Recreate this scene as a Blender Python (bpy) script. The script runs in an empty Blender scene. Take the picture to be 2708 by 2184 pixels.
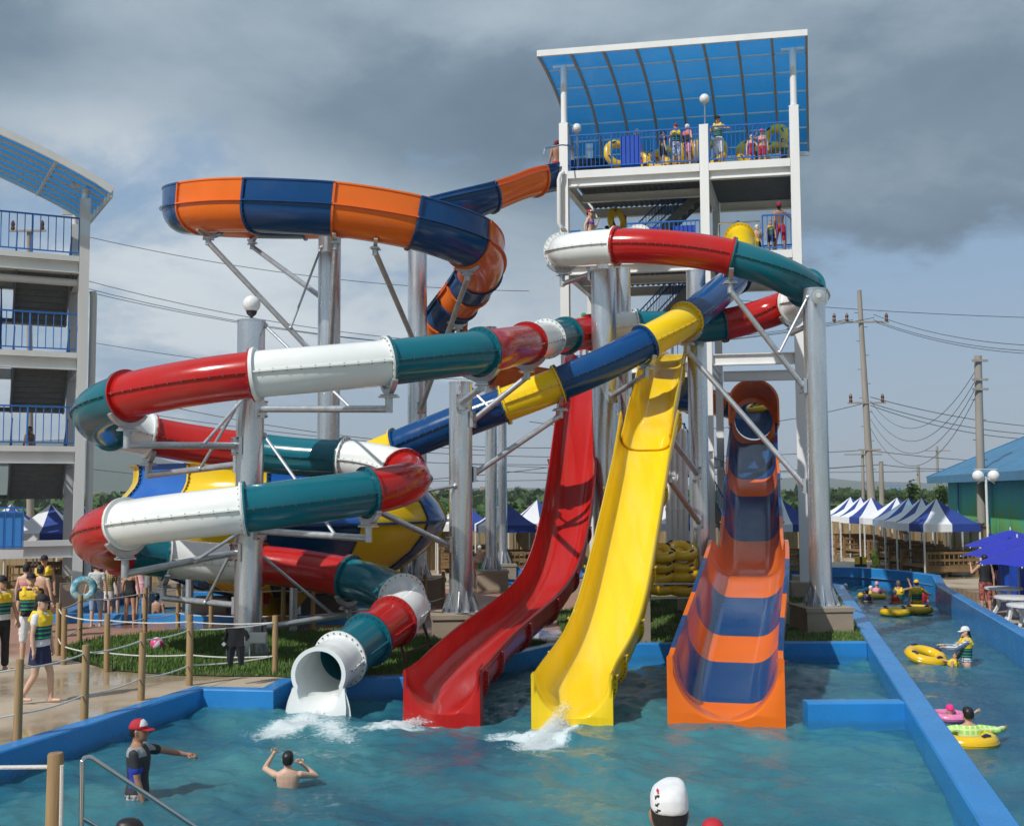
import bpy, bmesh, math, random
import numpy as np
from mathutils import Vector, Matrix, noise
R=math.radians
random.seed(7)
scene=bpy.context.scene
COL=scene.collection
# ---------------------------------------------------------------- camera
FPX=2950.0; CW,CH=2708.0,2184.0
PITCH=math.atan(213.0/FPX); ROLL=-0.005
CAMZ=3.1
CAMM=Matrix.Translation((0,0,CAMZ))@Matrix.Rotation(R(90)+PITCH,4,'X')@Matrix.Rotation(ROLL,4,'Z')
cam=bpy.data.cameras.new('camera'); camo=bpy.data.objects.new('camera',cam); COL.objects.link(camo)
cam.sensor_width=36; cam.lens=36*FPX/CW; cam.clip_end=20000; cam.clip_start=0.1
camo.matrix_world=CAMM; scene.camera=camo
# ---------------------------------------------------------------- light
SUN_EL,SUN_AZ=R(44),R(-138)      # azimuth from +Y clockwise: sun stands behind the camera to the left
sd=Vector((math.sin(SUN_AZ)*math.cos(SUN_EL),math.cos(SUN_AZ)*math.cos(SUN_EL),math.sin(SUN_EL)))
sl=bpy.data.lights.new('sun','SUN'); sl.energy=3.7; sl.angle=R(0.6); sl.color=(1,.975,.93)
so=bpy.data.objects.new('sun',sl); COL.objects.link(so); so.rotation_euler=sd.to_track_quat('Z','Y').to_euler()
scene.view_settings.view_transform='Standard'; scene.view_settings.look='None'
scene.view_settings.exposure=0.0; scene.view_settings.gamma=1
w=bpy.data.worlds.new('World'); scene.world=w; w.use_nodes=True
nt=w.node_tree; nt.nodes.clear()
def N(nt,t,**k):
    n=nt.nodes.new(t)
    for a,b in k.items(): setattr(n,a,b)
    return n
def ramp(nt,stops,inp=None,interp='LINEAR'):
    n=nt.nodes.new('ShaderNodeValToRGB'); e=n.color_ramp.elements; n.color_ramp.interpolation=interp
    while len(e)<len(stops): e.new(0.5)
    for i,(p,c) in enumerate(stops):
        e[i].position=p; e[i].color=(c,c,c,1) if isinstance(c,(int,float)) else (*c,1)
    if inp is not None: nt.links.new(inp,n.inputs[0])
    return n
def math_(nt,op,a,b=None,c=None,clamp=False):
    n=nt.nodes.new('ShaderNodeMath'); n.operation=op; n.use_clamp=clamp
    for i,v in enumerate((a,b,c)):
        if v is None: continue
        if isinstance(v,(int,float)): n.inputs[i].default_value=v
        else: nt.links.new(v,n.inputs[i])
    return n.outputs[0]
L=nt.links.new
out=N(nt,'ShaderNodeOutputWorld'); 
sky=N(nt,'ShaderNodeTexSky',sky_type='NISHITA',sun_disc=False,sun_elevation=SUN_EL,sun_rotation=SUN_AZ,air_density=1.2,dust_density=1.5,ozone_density=1.5)
bg1=N(nt,'ShaderNodeBackground'); bg1.inputs[1].default_value=0.085; L(sky.outputs[0],bg1.inputs[0])
tc=N(nt,'ShaderNodeTexCoord'); sep=N(nt,'ShaderNodeSeparateXYZ'); L(tc.outputs['Generated'],sep.inputs[0])
X,Y,Z=sep.outputs
zz=math_(nt,'ADD',math_(nt,'MAXIMUM',Z,0.0),0.22)
comb=N(nt,'ShaderNodeCombineXYZ'); L(math_(nt,'DIVIDE',X,zz),comb.inputs[0]); L(math_(nt,'DIVIDE',Y,zz),comb.inputs[1]); 
def noiz(nt,vec,scale,detail,rough=.5,dist=0.0,w=0.0):
    n=N(nt,'ShaderNodeTexNoise',noise_dimensions='4D'); n.inputs['Scale'].default_value=scale; n.inputs['Detail'].default_value=detail
    n.inputs['Roughness'].default_value=rough; n.inputs['Distortion'].default_value=dist; n.inputs['W'].default_value=w
    L=nt.links.new; L(vec,n.inputs['Vector']); return n.outputs[0]
n1=noiz(nt,comb.outputs[0],1.25,8,.58,.25,3.1)
n3=noiz(nt,comb.outputs[0],3.4,8,.62,.5,5.3)
n2=noiz(nt,comb.outputs[0],.6,4,.5,.0,8.2)
yy=math_(nt,'MAXIMUM',Y,.05)
wq=math_(nt,'MULTIPLY',math_(nt,'SUBTRACT',n1,.5),.22); wq2=math_(nt,'MULTIPLY',math_(nt,'SUBTRACT',n2,.5),.16)
az=math_(nt,'ADD',math_(nt,'DIVIDE',X,yy),wq2)      # bearing and height over the horizon, warped by the cloud noise
el=math_(nt,'ADD',math_(nt,'DIVIDE',Z,yy),wq)
def blob(a0,e0,sa,se,amp):
    u=math_(nt,'POWER',math_(nt,'ABSOLUTE',math_(nt,'DIVIDE',math_(nt,'SUBTRACT',az,a0),sa)),2.0)
    v=math_(nt,'POWER',math_(nt,'ABSOLUTE',math_(nt,'DIVIDE',math_(nt,'SUBTRACT',el,e0),se)),2.0)
    return math_(nt,'MULTIPLY',math_(nt,'EXPONENT',math_(nt,'MULTIPLY',math_(nt,'ADD',u,v),-1.0)),amp)
def addall(*t):
    r=t[0]
    for q in t[1:]: r=math_(nt,'ADD',r,q)
    return r
# cloud cover: closed overhead, broken below, thin haze near the horizon
lift=addall(blob(-.35,.12,.22,.12,.28),blob(-.12,.10,.16,.05,.12),blob(.40,.10,.22,.08,-.42),blob(.25,.055,.05,.02,.22))
cov=addall(math_(nt,'MULTIPLY',el,2.6),lift,math_(nt,'MULTIPLY',math_(nt,'SUBTRACT',n1,.5),2.1),math_(nt,'MULTIPLY',math_(nt,'SUBTRACT',n3,.5),1.0),-.15)
cov=ramp(nt,[(0.16,0.0),(0.56,1.0)],cov,'EASE').outputs[0]
# brightness of the cloud masses
sh=addall(.52,math_(nt,'MULTIPLY',math_(nt,'SUBTRACT',n1,.5),1.0),math_(nt,'MULTIPLY',math_(nt,'SUBTRACT',n3,.5),.45),math_(nt,'MULTIPLY',math_(nt,'SUBTRACT',n2,.5),.35),
  blob(.06,.34,.26,.085,-.42),blob(.40,.215,.20,.075,-.46),blob(.42,.40,.20,.06,-.20),blob(-.52,.43,.12,.06,-.30),
  blob(-.37,.30,.15,.08,.36),blob(-.22,.24,.17,.05,.26),blob(.02,.44,.14,.03,.10),blob(-.32,.13,.2,.10,.40),blob(-.05,.12,.2,.06,.36),blob(.25,.055,.08,.03,.3))
cc=ramp(nt,[(0.0,(.10,.155,.215)),(.32,(.175,.25,.325)),(.60,(.38,.465,.54)),(1.0,(.71,.77,.81))],sh)
bg2=N(nt,'ShaderNodeBackground'); bg2.inputs[1].default_value=1.0; L(cc.outputs[0],bg2.inputs[0])
# hazy pale blue gaps
gap=N(nt,'ShaderNodeBackground'); gr=ramp(nt,[(0.0,(.38,.47,.56)),(.07,(.34,.46,.60)),(.2,(.27,.42,.62)),(.6,(.2,.32,.5))],Z); L(gr.outputs[0],gap.inputs[0])
m0=N(nt,'ShaderNodeMixShader'); m0.inputs[0].default_value=.88; L(bg1.outputs[0],m0.inputs[1]); L(gap.outputs[0],m0.inputs[2])
mx=N(nt,'ShaderNodeMixShader'); L(math_(nt,'MULTIPLY',cov,.93),mx.inputs[0]); L(m0.outputs[0],mx.inputs[1]); L(bg2.outputs[0],mx.inputs[2]); L(mx.outputs[0],out.inputs[0])
# ---------------------------------------------------------------- pixel helpers (photograph pixels -> a point at its own distance)
ROT=CAMM.to_3x3()
def ray(u,v): return ROT@Vector(((u-CW/2)/FPX,-(v-CH/2)/FPX,-1))
def P(u,v,Yd):
    d=ray(u,v); t=Yd/d.y; return Vector((d.x*t,Yd,CAMZ+d.z*t))
def G(u,v,z=0.0):
    d=ray(u,v); t=(z-CAMZ)/d.z; return Vector((d.x*t,d.y*t,z))
K=2708/2153.0
def D(x,y,Yd): return P(x*K,y*K,Yd)
WZ=-.34
# ---------------------------------------------------------------- materials
MATS={}
def mat(name,col,rough=.5,metal=0,mscale=None,var=.08,scale=6,bump=0,bscale=40,coat=0,spec=.5,trans=0,streak=False,ior=1.5,dirt=0,dirtcol=(.2,.18,.14),sss=0):
    if name in MATS: return MATS[name]
    m=bpy.data.materials.new(name); m.use_nodes=True; t=m.node_tree; b=t.nodes['Principled BSDF']
    b.inputs['Roughness'].default_value=rough; b.inputs['Metallic'].default_value=metal; b.inputs['Coat Weight'].default_value=coat
    b.inputs['Coat Roughness'].default_value=.06; b.inputs['Specular IOR Level'].default_value=spec; b.inputs['IOR'].default_value=ior
    b.inputs['Transmission Weight'].default_value=trans
    tcn=t.nodes.new('ShaderNodeTexCoord'); mp=t.nodes.new('ShaderNodeMapping'); t.links.new(tcn.outputs['Object'],mp.inputs[0])
    if streak: mp.inputs['Scale'].default_value=(1,1,.12)
    if mscale: mp.inputs['Scale'].default_value=mscale
    nv=noiz(t,mp.outputs[0],scale,5,.6)
    c=Vector(col)
    lo=[max(0,x*(1-var)) for x in c]; hi=[min(1,x*(1+var)) for x in c]
    rp=ramp(t,[(.3,tuple(lo)),(.7,tuple(hi))],nv)
    colout=rp.outputs[0]
    if dirt:
        nd=noiz(t,mp.outputs[0],scale*.35,6,.65,0,5.5)
        mxn=t.nodes.new('ShaderNodeMixRGB'); mxn.inputs[2].default_value=(*dirtcol,1)
        fr=ramp(t,[(.5,0.0),(.75,dirt)],nd); t.links.new(fr.outputs[0],mxn.inputs[0]); t.links.new(colout,mxn.inputs[1]); colout=mxn.outputs[0]
    t.links.new(colout,b.inputs['Base Color'])
    rr=ramp(t,[(.3,max(0,rough-.05)),(.7,min(1,rough+.08))],noiz(t,mp.outputs[0],scale*2,4,.6,0,2.2)); t.links.new(rr.outputs[0],b.inputs['Roughness'])
    if bump:
        bn=t.nodes.new('ShaderNodeBump'); bn.inputs['Strength'].default_value=bump; bn.inputs['Distance'].default_value=.02
        t.links.new(noiz(t,mp.outputs[0],bscale,4,.6,0,1.1),bn.inputs['Height']); t.links.new(bn.outputs[0],b.inputs['Normal'])
    MATS[name]=m; return m
def fg(name,col): return mat(name,col,rough=.17,var=.05,scale=1.2,coat=.12,spec=.38,bump=.02,bscale=3,dirt=.45,dirtcol=tuple(min(1,c*.72+.055) for c in col))
RED=fg('fibreglass_red',(.46,.012,.010)); WHITE=fg('fibreglass_white',(.80,.82,.80)); TEAL=fg('fibreglass_teal',(.003,.135,.18))
BLUE=fg('fibreglass_blue',(.002,.055,.19)); YEL=fg('fibreglass_yellow',(.88,.60,.012)); ORG=fg('fibreglass_orange',(.80,.155,.010))
FYEL=mat('flume_yellow',(.88,.60,.012),rough=.2,var=.06,scale=2.2,coat=.12,spec=.38,mscale=(2.4,.22,.22),dirt=.55,dirtcol=(.80,.66,.20))
FRED=mat('flume_red',(.46,.012,.010),rough=.2,var=.08,scale=2.2,coat=.12,spec=.38,mscale=(2.4,.22,.22),dirt=.5,dirtcol=(.50,.10,.08))
BOWLB=fg('bowl_blue',(.02,.13,.48))
STEEL=mat('galvanised_steel',(.68,.71,.74),rough=.27,metal=.85,var=.16,scale=5,streak=True,bump=.06,bscale=20,dirt=.3,dirtcol=(.33,.36,.4))
STEELD=mat('galvanised_pipe',(.50,.53,.56),rough=.36,metal=.65,var=.2,scale=5)
CHROME=mat('stainless',(.6,.6,.6),rough=.16,metal=1,var=.05)
BOLT=mat('bolt_metal',(.14,.15,.16),rough=.45,metal=.6)
PAINTW=mat('white_steel_paint',(.80,.80,.79),rough=.38,var=.05,scale=1.5,dirt=.25,dirtcol=(.5,.5,.47),streak=True)
PAINTG=mat('grey_steel_paint',(.68,.69,.67),rough=.42,var=.06,scale=1.5,dirt=.3,dirtcol=(.42,.42,.39),streak=True)
DECKU=mat('metal_decking',(.16,.18,.19),rough=.55,metal=.3,var=.15)
STAIR=mat('stair_steel',(.20,.215,.22),rough=.6,metal=.2,var=.12)
RAILB=mat('rail_blue_paint',(.02,.13,.44),rough=.35,var=.08)
PANELB=mat('panel_blue',(.015,.07,.50),rough=.4,var=.06,scale=2)
POOLB=mat('pool_blue_paint',(.025,.23,.58),rough=.28,var=.1,scale=1.5,dirt=.35,dirtcol=(.05,.28,.58))
CONC=mat('pedestal_concrete',(.34,.27,.20),rough=.75,var=.1,scale=3,bump=.2,bscale=30,dirt=.3,dirtcol=(.24,.19,.14))
WOOD=mat('post_wood',(.33,.215,.10),rough=.7,var=.3,scale=11,streak=True,bump=.4,bscale=25,dirt=.75,dirtcol=(.17,.10,.045))
DWOOD=mat('deck_wood',(.22,.13,.055),rough=.7,var=.3,scale=5,bump=.3)
ROPE=mat('rope_white',(.66,.65,.62),rough=.8,var=.12,scale=60,bump=.6,bscale=90)
GLOBE=mat('lamp_globe',(.80,.80,.80),rough=.2,var=.02,coat=.3)
BLACK=mat('black_rubber',(.02,.02,.02),rough=.5)
WOODPOLE=mat('pole_concrete',(.30,.27,.235),rough=.85,var=.15,streak=True,scale=4)
WIRE=mat('wire',(.06,.065,.07),rough=.6)
TENTW=mat('tent_white',(.76,.77,.79),rough=.75,var=.06,scale=2); TENTB=mat('tent_blue',(.018,.05,.26),rough=.7,var=.12,scale=2)
UMB=mat('umbrella_blue',(.02,.03,.42),rough=.6,var=.12,scale=2)
RING=mat('ring_yellow_vinyl',(.80,.50,.01),rough=.22,var=.07,scale=3,coat=.3)
RINGMARK=mat('ring_blue_handle',(.012,.02,.12),rough=.4)
REED=mat('reed_screen',(.30,.22,.115),rough=.9,var=.3,scale=12,streak=True)
# a real waterline stain and scuffs on the painted pool walls
def poolstain():
    t=POOLB.node_tree; b=t.nodes['Principled BSDF']; src=b.inputs['Base Color'].links[0].from_socket; o=t.nodes.new('ShaderNodeTexCoord').outputs['Object']; sp=t.nodes.new('ShaderNodeSeparateXYZ'); t.links.new(o,sp.inputs[0])
    nz=noiz(t,o,3.5,6,.7,0,9); zz=math_(t,'ADD',sp.outputs[2],math_(t,'MULTIPLY',math_(t,'SUBTRACT',nz,.5),.16))
    band=ramp(t,[(.0,.0),(.35,.55),(.5,.5),(.75,0.0)],math_(t,'ADD',math_(t,'MULTIPLY',math_(t,'ADD',zz,.36),4.0),0.15))
    m=t.nodes.new('ShaderNodeMixRGB'); t.links.new(band.outputs[0],m.inputs[0]); t.links.new(src,m.inputs[1]); m.inputs[2].default_value=(.035,.15,.27,1)
    mp=t.nodes.new('ShaderNodeMapping'); mp.inputs['Scale'].default_value=(5,5,5); t.links.new(o,mp.inputs[0]); sc=ramp(t,[(.68,0.0),(.74,.45)],noiz(t,mp.outputs[0],1.4,9,.75,0,4))
    m2=t.nodes.new('ShaderNodeMixRGB'); t.links.new(sc.outputs[0],m2.inputs[0]); t.links.new(m.outputs[0],m2.inputs[1]); m2.inputs[2].default_value=(.10,.38,.62,1); t.links.new(m2.outputs[0],b.inputs['Base Color'])
poolstain()
# ---------------------------------------------------------------- mesh builder
class MB:
    def __init__(s): s.v=[]; s.f=[]; s.m=[]; s.mats=[]
    def mi(s,m):
        if m not in s.mats: s.mats.append(m)
        return s.mats.index(m)
    def add(s,vs,fs,m):
        o=len(s.v); s.v.extend([tuple(x) for x in vs]); k=s.mi(m)
        for f in fs: s.f.append(tuple(i+o for i in f)); s.m.append(k)
    def box(s,c,sz,m,rz=0,M=None):
        hx,hy,hz=[q/2 for q in sz]; vs=[]
        for x in(-hx,hx):
            for y in(-hy,hy):
                for z in(-hz,hz):
                    p=Vector((x,y,z))
                    if rz: p=Matrix.Rotation(rz,3,'Z')@p
                    p=p+Vector(c)
                    if M: p=M@p
                    vs.append(p)
        s.add(vs,[(0,1,3,2),(4,6,7,5),(0,4,5,1),(2,3,7,6),(0,2,6,4),(1,5,7,3)],m)
    def beam(s,a,b,w,h,m,up=Vector((0,0,1))):
        a=Vector(a);b=Vector(b); t=(b-a).normalized(); sd=t.cross(up)
        if sd.length<1e-3: sd=Vector((1,0,0))
        sd.normalize(); n=sd.cross(t); vs=[]
        for p in(a,b):
            for i,j in((-1,-1),(1,-1),(1,1),(-1,1)): vs.append(p+sd*i*w/2+n*j*h/2)
        s.add(vs,[(3,2,1,0),(4,5,6,7),(0,1,5,4),(1,2,6,5),(2,3,7,6),(3,0,4,7)],m)
    def ibeam(s,a,b,w,h,m,t=.025,up=Vector((0,0,1))):
        a=Vector(a);b=Vector(b); d=(b-a).normalized(); sd=d.cross(up).normalized(); n=sd.cross(d)
        s.beam(a+n*(h/2-t/2),b+n*(h/2-t/2),w,t,m,up); s.beam(a-n*(h/2-t/2),b-n*(h/2-t/2),w,t,m,up); s.beam(a,b,t,h-2*t,m,up)
    def tube(s,pts,r,m,seg=10,caps=True):
        pts=[Vector(p) for p in pts]; n=len(pts); rs=r if isinstance(r,(list,tuple)) else [r]*n
        vs=[];fs=[]; prev=None
        for i,p in enumerate(pts):
            t=(pts[min(i+1,n-1)]-pts[max(i-1,0)]).normalized()
            if prev is None:
                a=Vector((0,0,1)) if abs(t.z)<.9 else Vector((1,0,0)); u=t.cross(a).normalized()
            else: u=(prev-t*prev.dot(t)).normalized()
            prev=u; w_=t.cross(u)
            for k in range(seg):
                an=2*math.pi*k/seg; vs.append(p+(u*math.cos(an)+w_*math.sin(an))*rs[i])
        for i in range(n-1):
            for k in range(seg):
                k2=(k+1)%seg; fs.append((i*seg+k,i*seg+k2,(i+1)*seg+k2,(i+1)*seg+k))
        if caps: fs.append(tuple(range(seg-1,-1,-1))); fs.append(tuple((n-1)*seg+k for k in range(seg)))
        s.add(vs,fs,m)
    def lathe(s,c,prof,m,seg=24,sx=1,sy=1,a0=0,a1=2*math.pi,mfn=None,M=None):
        full=abs(a1-a0-2*math.pi)<1e-6; cnt=seg if full else seg+1
        for k in range(seg):
            x0=a0+(a1-a0)*k/seg; x1=a0+(a1-a0)*(k+1)/seg; vs=[]
            for r,z in prof:
                for x in(x0,x1):
                    q=Vector((r*math.cos(x)*sx,r*math.sin(x)*sy,z))
                    if M: q=M@q
                    vs.append(Vector(c)+q)
            s.add(vs,[(2*i,2*i+1,2*i+3,2*i+2) for i in range(len(prof)-1)],mfn(k) if mfn else m)
    def sphere(s,c,r,m,seg=12,rings=8,sc=(1,1,1),M=None):
        vs=[];fs=[]; c=Vector(c)
        for i in range(rings+1):
            th=math.pi*i/rings
            for k in range(seg):
                ph=2*math.pi*k/seg; q=Vector((r*math.sin(th)*math.cos(ph)*sc[0],r*math.sin(th)*math.sin(ph)*sc[1],r*math.cos(th)*sc[2]))
                if M: q=M@q
                vs.append(c+q)
        for i in range(rings):
            for k in range(seg):
                k2=(k+1)%seg; fs.append((i*seg+k,(i+1)*seg+k,(i+1)*seg+k2,i*seg+k2))
        s.add(vs,fs,m)
    def torus(s,c,Rr,r,m,seg=32,rs=12,M=None,mfn=None,sz=1):
        c=Vector(c)
        vs=[]
        for i in range(seg):
            a=2*math.pi*i/seg
            for k in range(rs):
                b=2*math.pi*k/rs; q=Vector(((Rr+r*math.cos(b))*math.cos(a),(Rr+r*math.cos(b))*math.sin(a),r*math.sin(b)*sz))
                if M: q=M@q
                vs.append(c+q)
        o=len(s.v); s.v.extend([tuple(x) for x in vs])
        for i in range(seg):
            for k in range(rs):
                i2=(i+1)%seg;k2=(k+1)%rs
                s.f.append((o+i*rs+k,o+i2*rs+k,o+i2*rs+k2,o+i*rs+k2)); s.m.append(s.mi(mfn(i,k) if mfn else m))
    def prism(s,poly,z0,z1,m):
        n=len(poly); vs=[(x,y,z0) for x,y in poly]+[(x,y,z1) for x,y in poly]
        s.add(vs,[tuple(range(n-1,-1,-1)),tuple(range(n,2*n))]+[(i,(i+1)%n,n+(i+1)%n,n+i) for i in range(n)],m)
    def build(s,name,parent=None,smooth=True,angle=35,org=None):
        me=bpy.data.meshes.new(name)
        o=bpy.data.objects.new(name,me); COL.objects.link(o)
        if parent is not None: 
            o.parent=parent; off=OFFS.get(parent.name,Vector((0,0,0)))
        else: off=Vector(org) if org is not None else Vector((0,0,0)); o.location=off
        OFFS[o.name]=off
        me.from_pydata([(v[0]-off[0],v[1]-off[1],v[2]-off[2]) for v in s.v],[],s.f)
        for m in s.mats: me.materials.append(m)
        me.polygons.foreach_set('material_index',s.m)
        bm=bmesh.new(); bm.from_mesh(me); bmesh.ops.remove_doubles(bm,verts=bm.verts,dist=1e-5); bmesh.ops.recalc_face_normals(bm,faces=bm.faces)
        if smooth:
            for f in bm.faces: f.smooth=True
            for e in bm.edges:
                if len(e.link_faces)==2:
                    if e.calc_face_angle(0)>R(angle): e.smooth=False
        bm.to_mesh(me); bm.free()
        return o
OFFS={}
def tag(o,label=None,cat=None,group=None,kind=None):
    if label:o['label']=label
    if cat:o['category']=cat
    if group:o['group']=group
    if kind:o['kind']=kind
    return o
def thing(name,label,cat,loc=(0,0,0),group=None):
    o=bpy.data.objects.new(name,None); COL.objects.link(o); o.location=loc; o.empty_display_size=.1; OFFS[o.name]=Vector(loc)
    return tag(o,label,cat,group)
KIDS={}
def copytree(o,parent=None):
    c=o.copy(); COL.objects.link(c); c.parent=parent; OFFS[c.name]=OFFS.get(o.name,Vector((0,0,0)))
    for ch in [q for q in COL.objects if q.parent==o]: copytree(ch,c)
    return c
def spline(pts,per=16,smooth=3):
    pts=[Vector(p) for p in pts]; n=len(pts); out=[]; 
    for i in range(n-1):
        p0=pts[i-1] if i>0 else pts[0]*2-pts[1]; p1=pts[i];p2=pts[i+1]; p3=pts[i+2] if i+2<n else pts[-1]*2-pts[-2]
        t0=0; t1=t0+max(1e-3,(p1-p0).length)**.5; t2=t1+max(1e-3,(p2-p1).length)**.5; t3=t2+max(1e-3,(p3-p2).length)**.5
        for j in range(per):
            t=t1+(t2-t1)*j/per
            A1=p0*((t1-t)/(t1-t0))+p1*((t-t0)/(t1-t0)); A2=p1*((t2-t)/(t2-t1))+p2*((t-t1)/(t2-t1)); A3=p2*((t3-t)/(t3-t2))+p3*((t-t2)/(t3-t2))
            B1=A1*((t2-t)/(t2-t0))+A2*((t-t0)/(t2-t0)); B2=A2*((t3-t)/(t3-t1))+A3*((t-t1)/(t3-t1))
            out.append(B1*((t2-t)/(t2-t1))+B2*((t-t1)/(t2-t1)))
    out.append(pts[-1])
    for _ in range(smooth):
        o2=list(out); W=6
        for i in range(1,len(out)-1):
            k=min(W,i,len(out)-1-i); s_=Vector((0,0,0))
            for j in range(i-k,i+k+1): s_+=out[j]
            o2[i]=s_/(2*k+1)
        out=o2
    return out
def frame(pts,i):
    n=len(pts); t=(pts[min(i+1,n-1)]-pts[max(i-1,0)]).normalized(); sd=t.cross(Vector((0,0,1))).normalized(); return t,sd,sd.cross(t)
# ================================================================ ground and water
def holes_sheet(name,outer,holes,z,m,kind='structure',thick=None):
    bm=bmesh.new()
    def loop(pts):
        vs=[bm.verts.new((x,y,z)) for x,y in pts]; return [bm.edges.new((vs[i],vs[(i+1)%len(vs)])) for i in range(len(vs))]
    es=loop(outer)
    for h in holes: es+=loop(h)
    bmesh.ops.triangle_fill(bm,use_beauty=True,use_dissolve=False,edges=es)
    for f in bm.faces:
        if f.normal.z<0: f.normal_flip()
    me=bpy.data.meshes.new(name); bm.to_mesh(me); bm.free(); me.materials.append(m)
    o=bpy.data.objects.new(name,me); COL.objects.link(o); OFFS[o.name]=Vector((0,0,0)); 
    if kind: o['kind']=kind
    return o
# paving: damp tan concrete with darker wet patches and puddles
def paving():
    m=bpy.data.materials.new('wet_concrete'); m.use_nodes=True; t=m.node_tree; b=t.nodes['Principled BSDF']; L=t.links.new
    tcn=t.nodes.new('ShaderNodeTexCoord'); o=tcn.outputs['Object']
    big=noiz(t,o,.22,4,.55,0,1); fine=noiz(t,o,5,6,.65,0,2); 
    base=ramp(t,[(.3,(.41,.33,.24)),(.7,(.52,.43,.325))],fine)
    wet=ramp(t,[(.45,0.0),(.55,1.0)],math_(t,'ADD',big,math_(t,'MULTIPLY',math_(t,'SUBTRACT',fine,.5),.15)))
    # reddish paving further back
    sp=t.nodes.new('ShaderNodeSeparateXYZ'); L(o,sp.inputs[0])
    far=ramp(t,[(0.0,0.0),(1.0,1.0)],math_(t,'MULTIPLY',math_(t,'SUBTRACT',sp.outputs[1],21.5),1.2,clamp=True))
    farr=math_(t,'MULTIPLY',far.outputs[0],math_(t,'LESS_THAN',sp.outputs[0],3.0)); farr=math_(t,'MULTIPLY',farr,math_(t,'LESS_THAN',sp.outputs[1],37.0))
    mx0=t.nodes.new('ShaderNodeMixRGB'); L(farr,mx0.inputs[0]); L(base.outputs[0],mx0.inputs[1]); mx0.inputs[2].default_value=(.36,.20,.145,1)
    mx1=t.nodes.new('ShaderNodeMixRGB'); mx1.blend_type='MULTIPLY'; L(wet.outputs[0],mx1.inputs[0]); L(mx0.outputs[0],mx1.inputs[1]); mx1.inputs[2].default_value=(.76,.72,.66,1)
    L(mx1.outputs[0],b.inputs['Base Color'])
    rr=ramp(t,[(0,.72),(1,.07)],wet.outputs[0]); L(rr.outputs[0],b.inputs['Roughness'])
    bn=t.nodes.new('ShaderNodeBump'); bn.inputs['Distance'].default_value=.01; L(ramp(t,[(0,.35),(1,.03)],wet.outputs[0]).outputs[0],bn.inputs['Strength']); L(fine,bn.inputs['Height']); L(bn.outputs[0],b.inputs['Normal'])
    return m
PAV=paving()
g=lambda u,v,z=0:tuple(G(u,v,z))[:2]
def off(p,q,d):  # helper
    return (p[0]+q[0]*d,p[1]+q[1]*d)
# plunge pool inner outline
pL0=g(0,1995); pL1=g(530,1826)
dx,dy=pL1[0]-pL0[0],pL1[1]-pL0[1]
near_y=8.6
pLn=(pL0[0]-(pL0[1]-near_y)*dx/dy,near_y)
mw_top=g(2211,1543); mw_bot=g(2640,2184)   # centre of the dividing wall
ux,uy=mw_bot[0]-mw_top[0],mw_bot[1]-mw_top[1]; ul=math.hypot(ux,uy); ux/=ul; uy/=ul
def mw(y,side=0.0): 
    t=(y-mw_top[1])/uy; return (mw_top[0]+ux*t+side*(-uy),mw_top[1]+uy*t+side*ux)
HWW=.17
p_br=mw(23.1,-HWW) if mw(23.1,-HWW)[0]<mw(23.1)[0] else mw(23.1,HWW)
SGN=-1 if mw(23.1,-HWW)[0]<mw(23.1)[0] else 1
p1=g(718,1830); p2=g(768,1803); p3=g(1066,1795)
POOL=[pLn,pL0,pL1,p1,p2,p3,(.9,23.1),mw(23.1,SGN*HWW),mw(near_y,SGN*HWW)]
# lazy river outline
rw=[G(2760,1712,.34),G(2600,1615,.34),G(2481,1549,.34)]
rA,rB=rw[0],rw[2]; d_=(rB-rA).normalized()
rN=rA-d_*((rA.y-3)/d_.y)
RIVER=[mw(3,-SGN*HWW),mw(37.3,-SGN*HWW),(mw(37.3,-SGN*HWW)[0]-1.2,38.6),(-1.5,38.9),(-1.5,41.5),(11.2,41.6),(12.6,41.0),(13.6,39.2),(13.9,37.2),(rB.x,rB.y),(rA.x,rA.y),(rN.x,rN.y)]
# bowl landing pool
BP=[g(186,1640),g(520,1640),(-3.2,27.6),(-3.2,34),(-13,34),(-13,30)]
BP=[(-11.3,27.6),(-3.6,26.9),(-2.6,28.5),(-3.2,33.5),(-12.0,34.0)]
deck_out=[(-60,-10),(60,-10),(60,75),(-60,75)]
deck=holes_sheet('pool_deck',deck_out,[POOL,RIVER,BP],0.0,PAV)
FIELD=bpy.data.materials.new('field_green'); FIELD.use_nodes=True
t=FIELD.node_tree; b=t.nodes['Principled BSDF']; b.inputs['Roughness'].default_value=.95; tcn=t.nodes.new('ShaderNodeTexCoord')
t.links.new(ramp(t,[(.3,(.05,.085,.02)),(.5,(.085,.14,.035)),(.7,(.12,.16,.06))],noiz(t,tcn.outputs['Object'],.02,8,.6)).outputs[0],b.inputs['Base Color'])
ground=holes_sheet('ground',[(-6000,-300),(6000,-300),(6000,9000),(-6000,9000)],[deck_out],-.02,FIELD)
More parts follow.
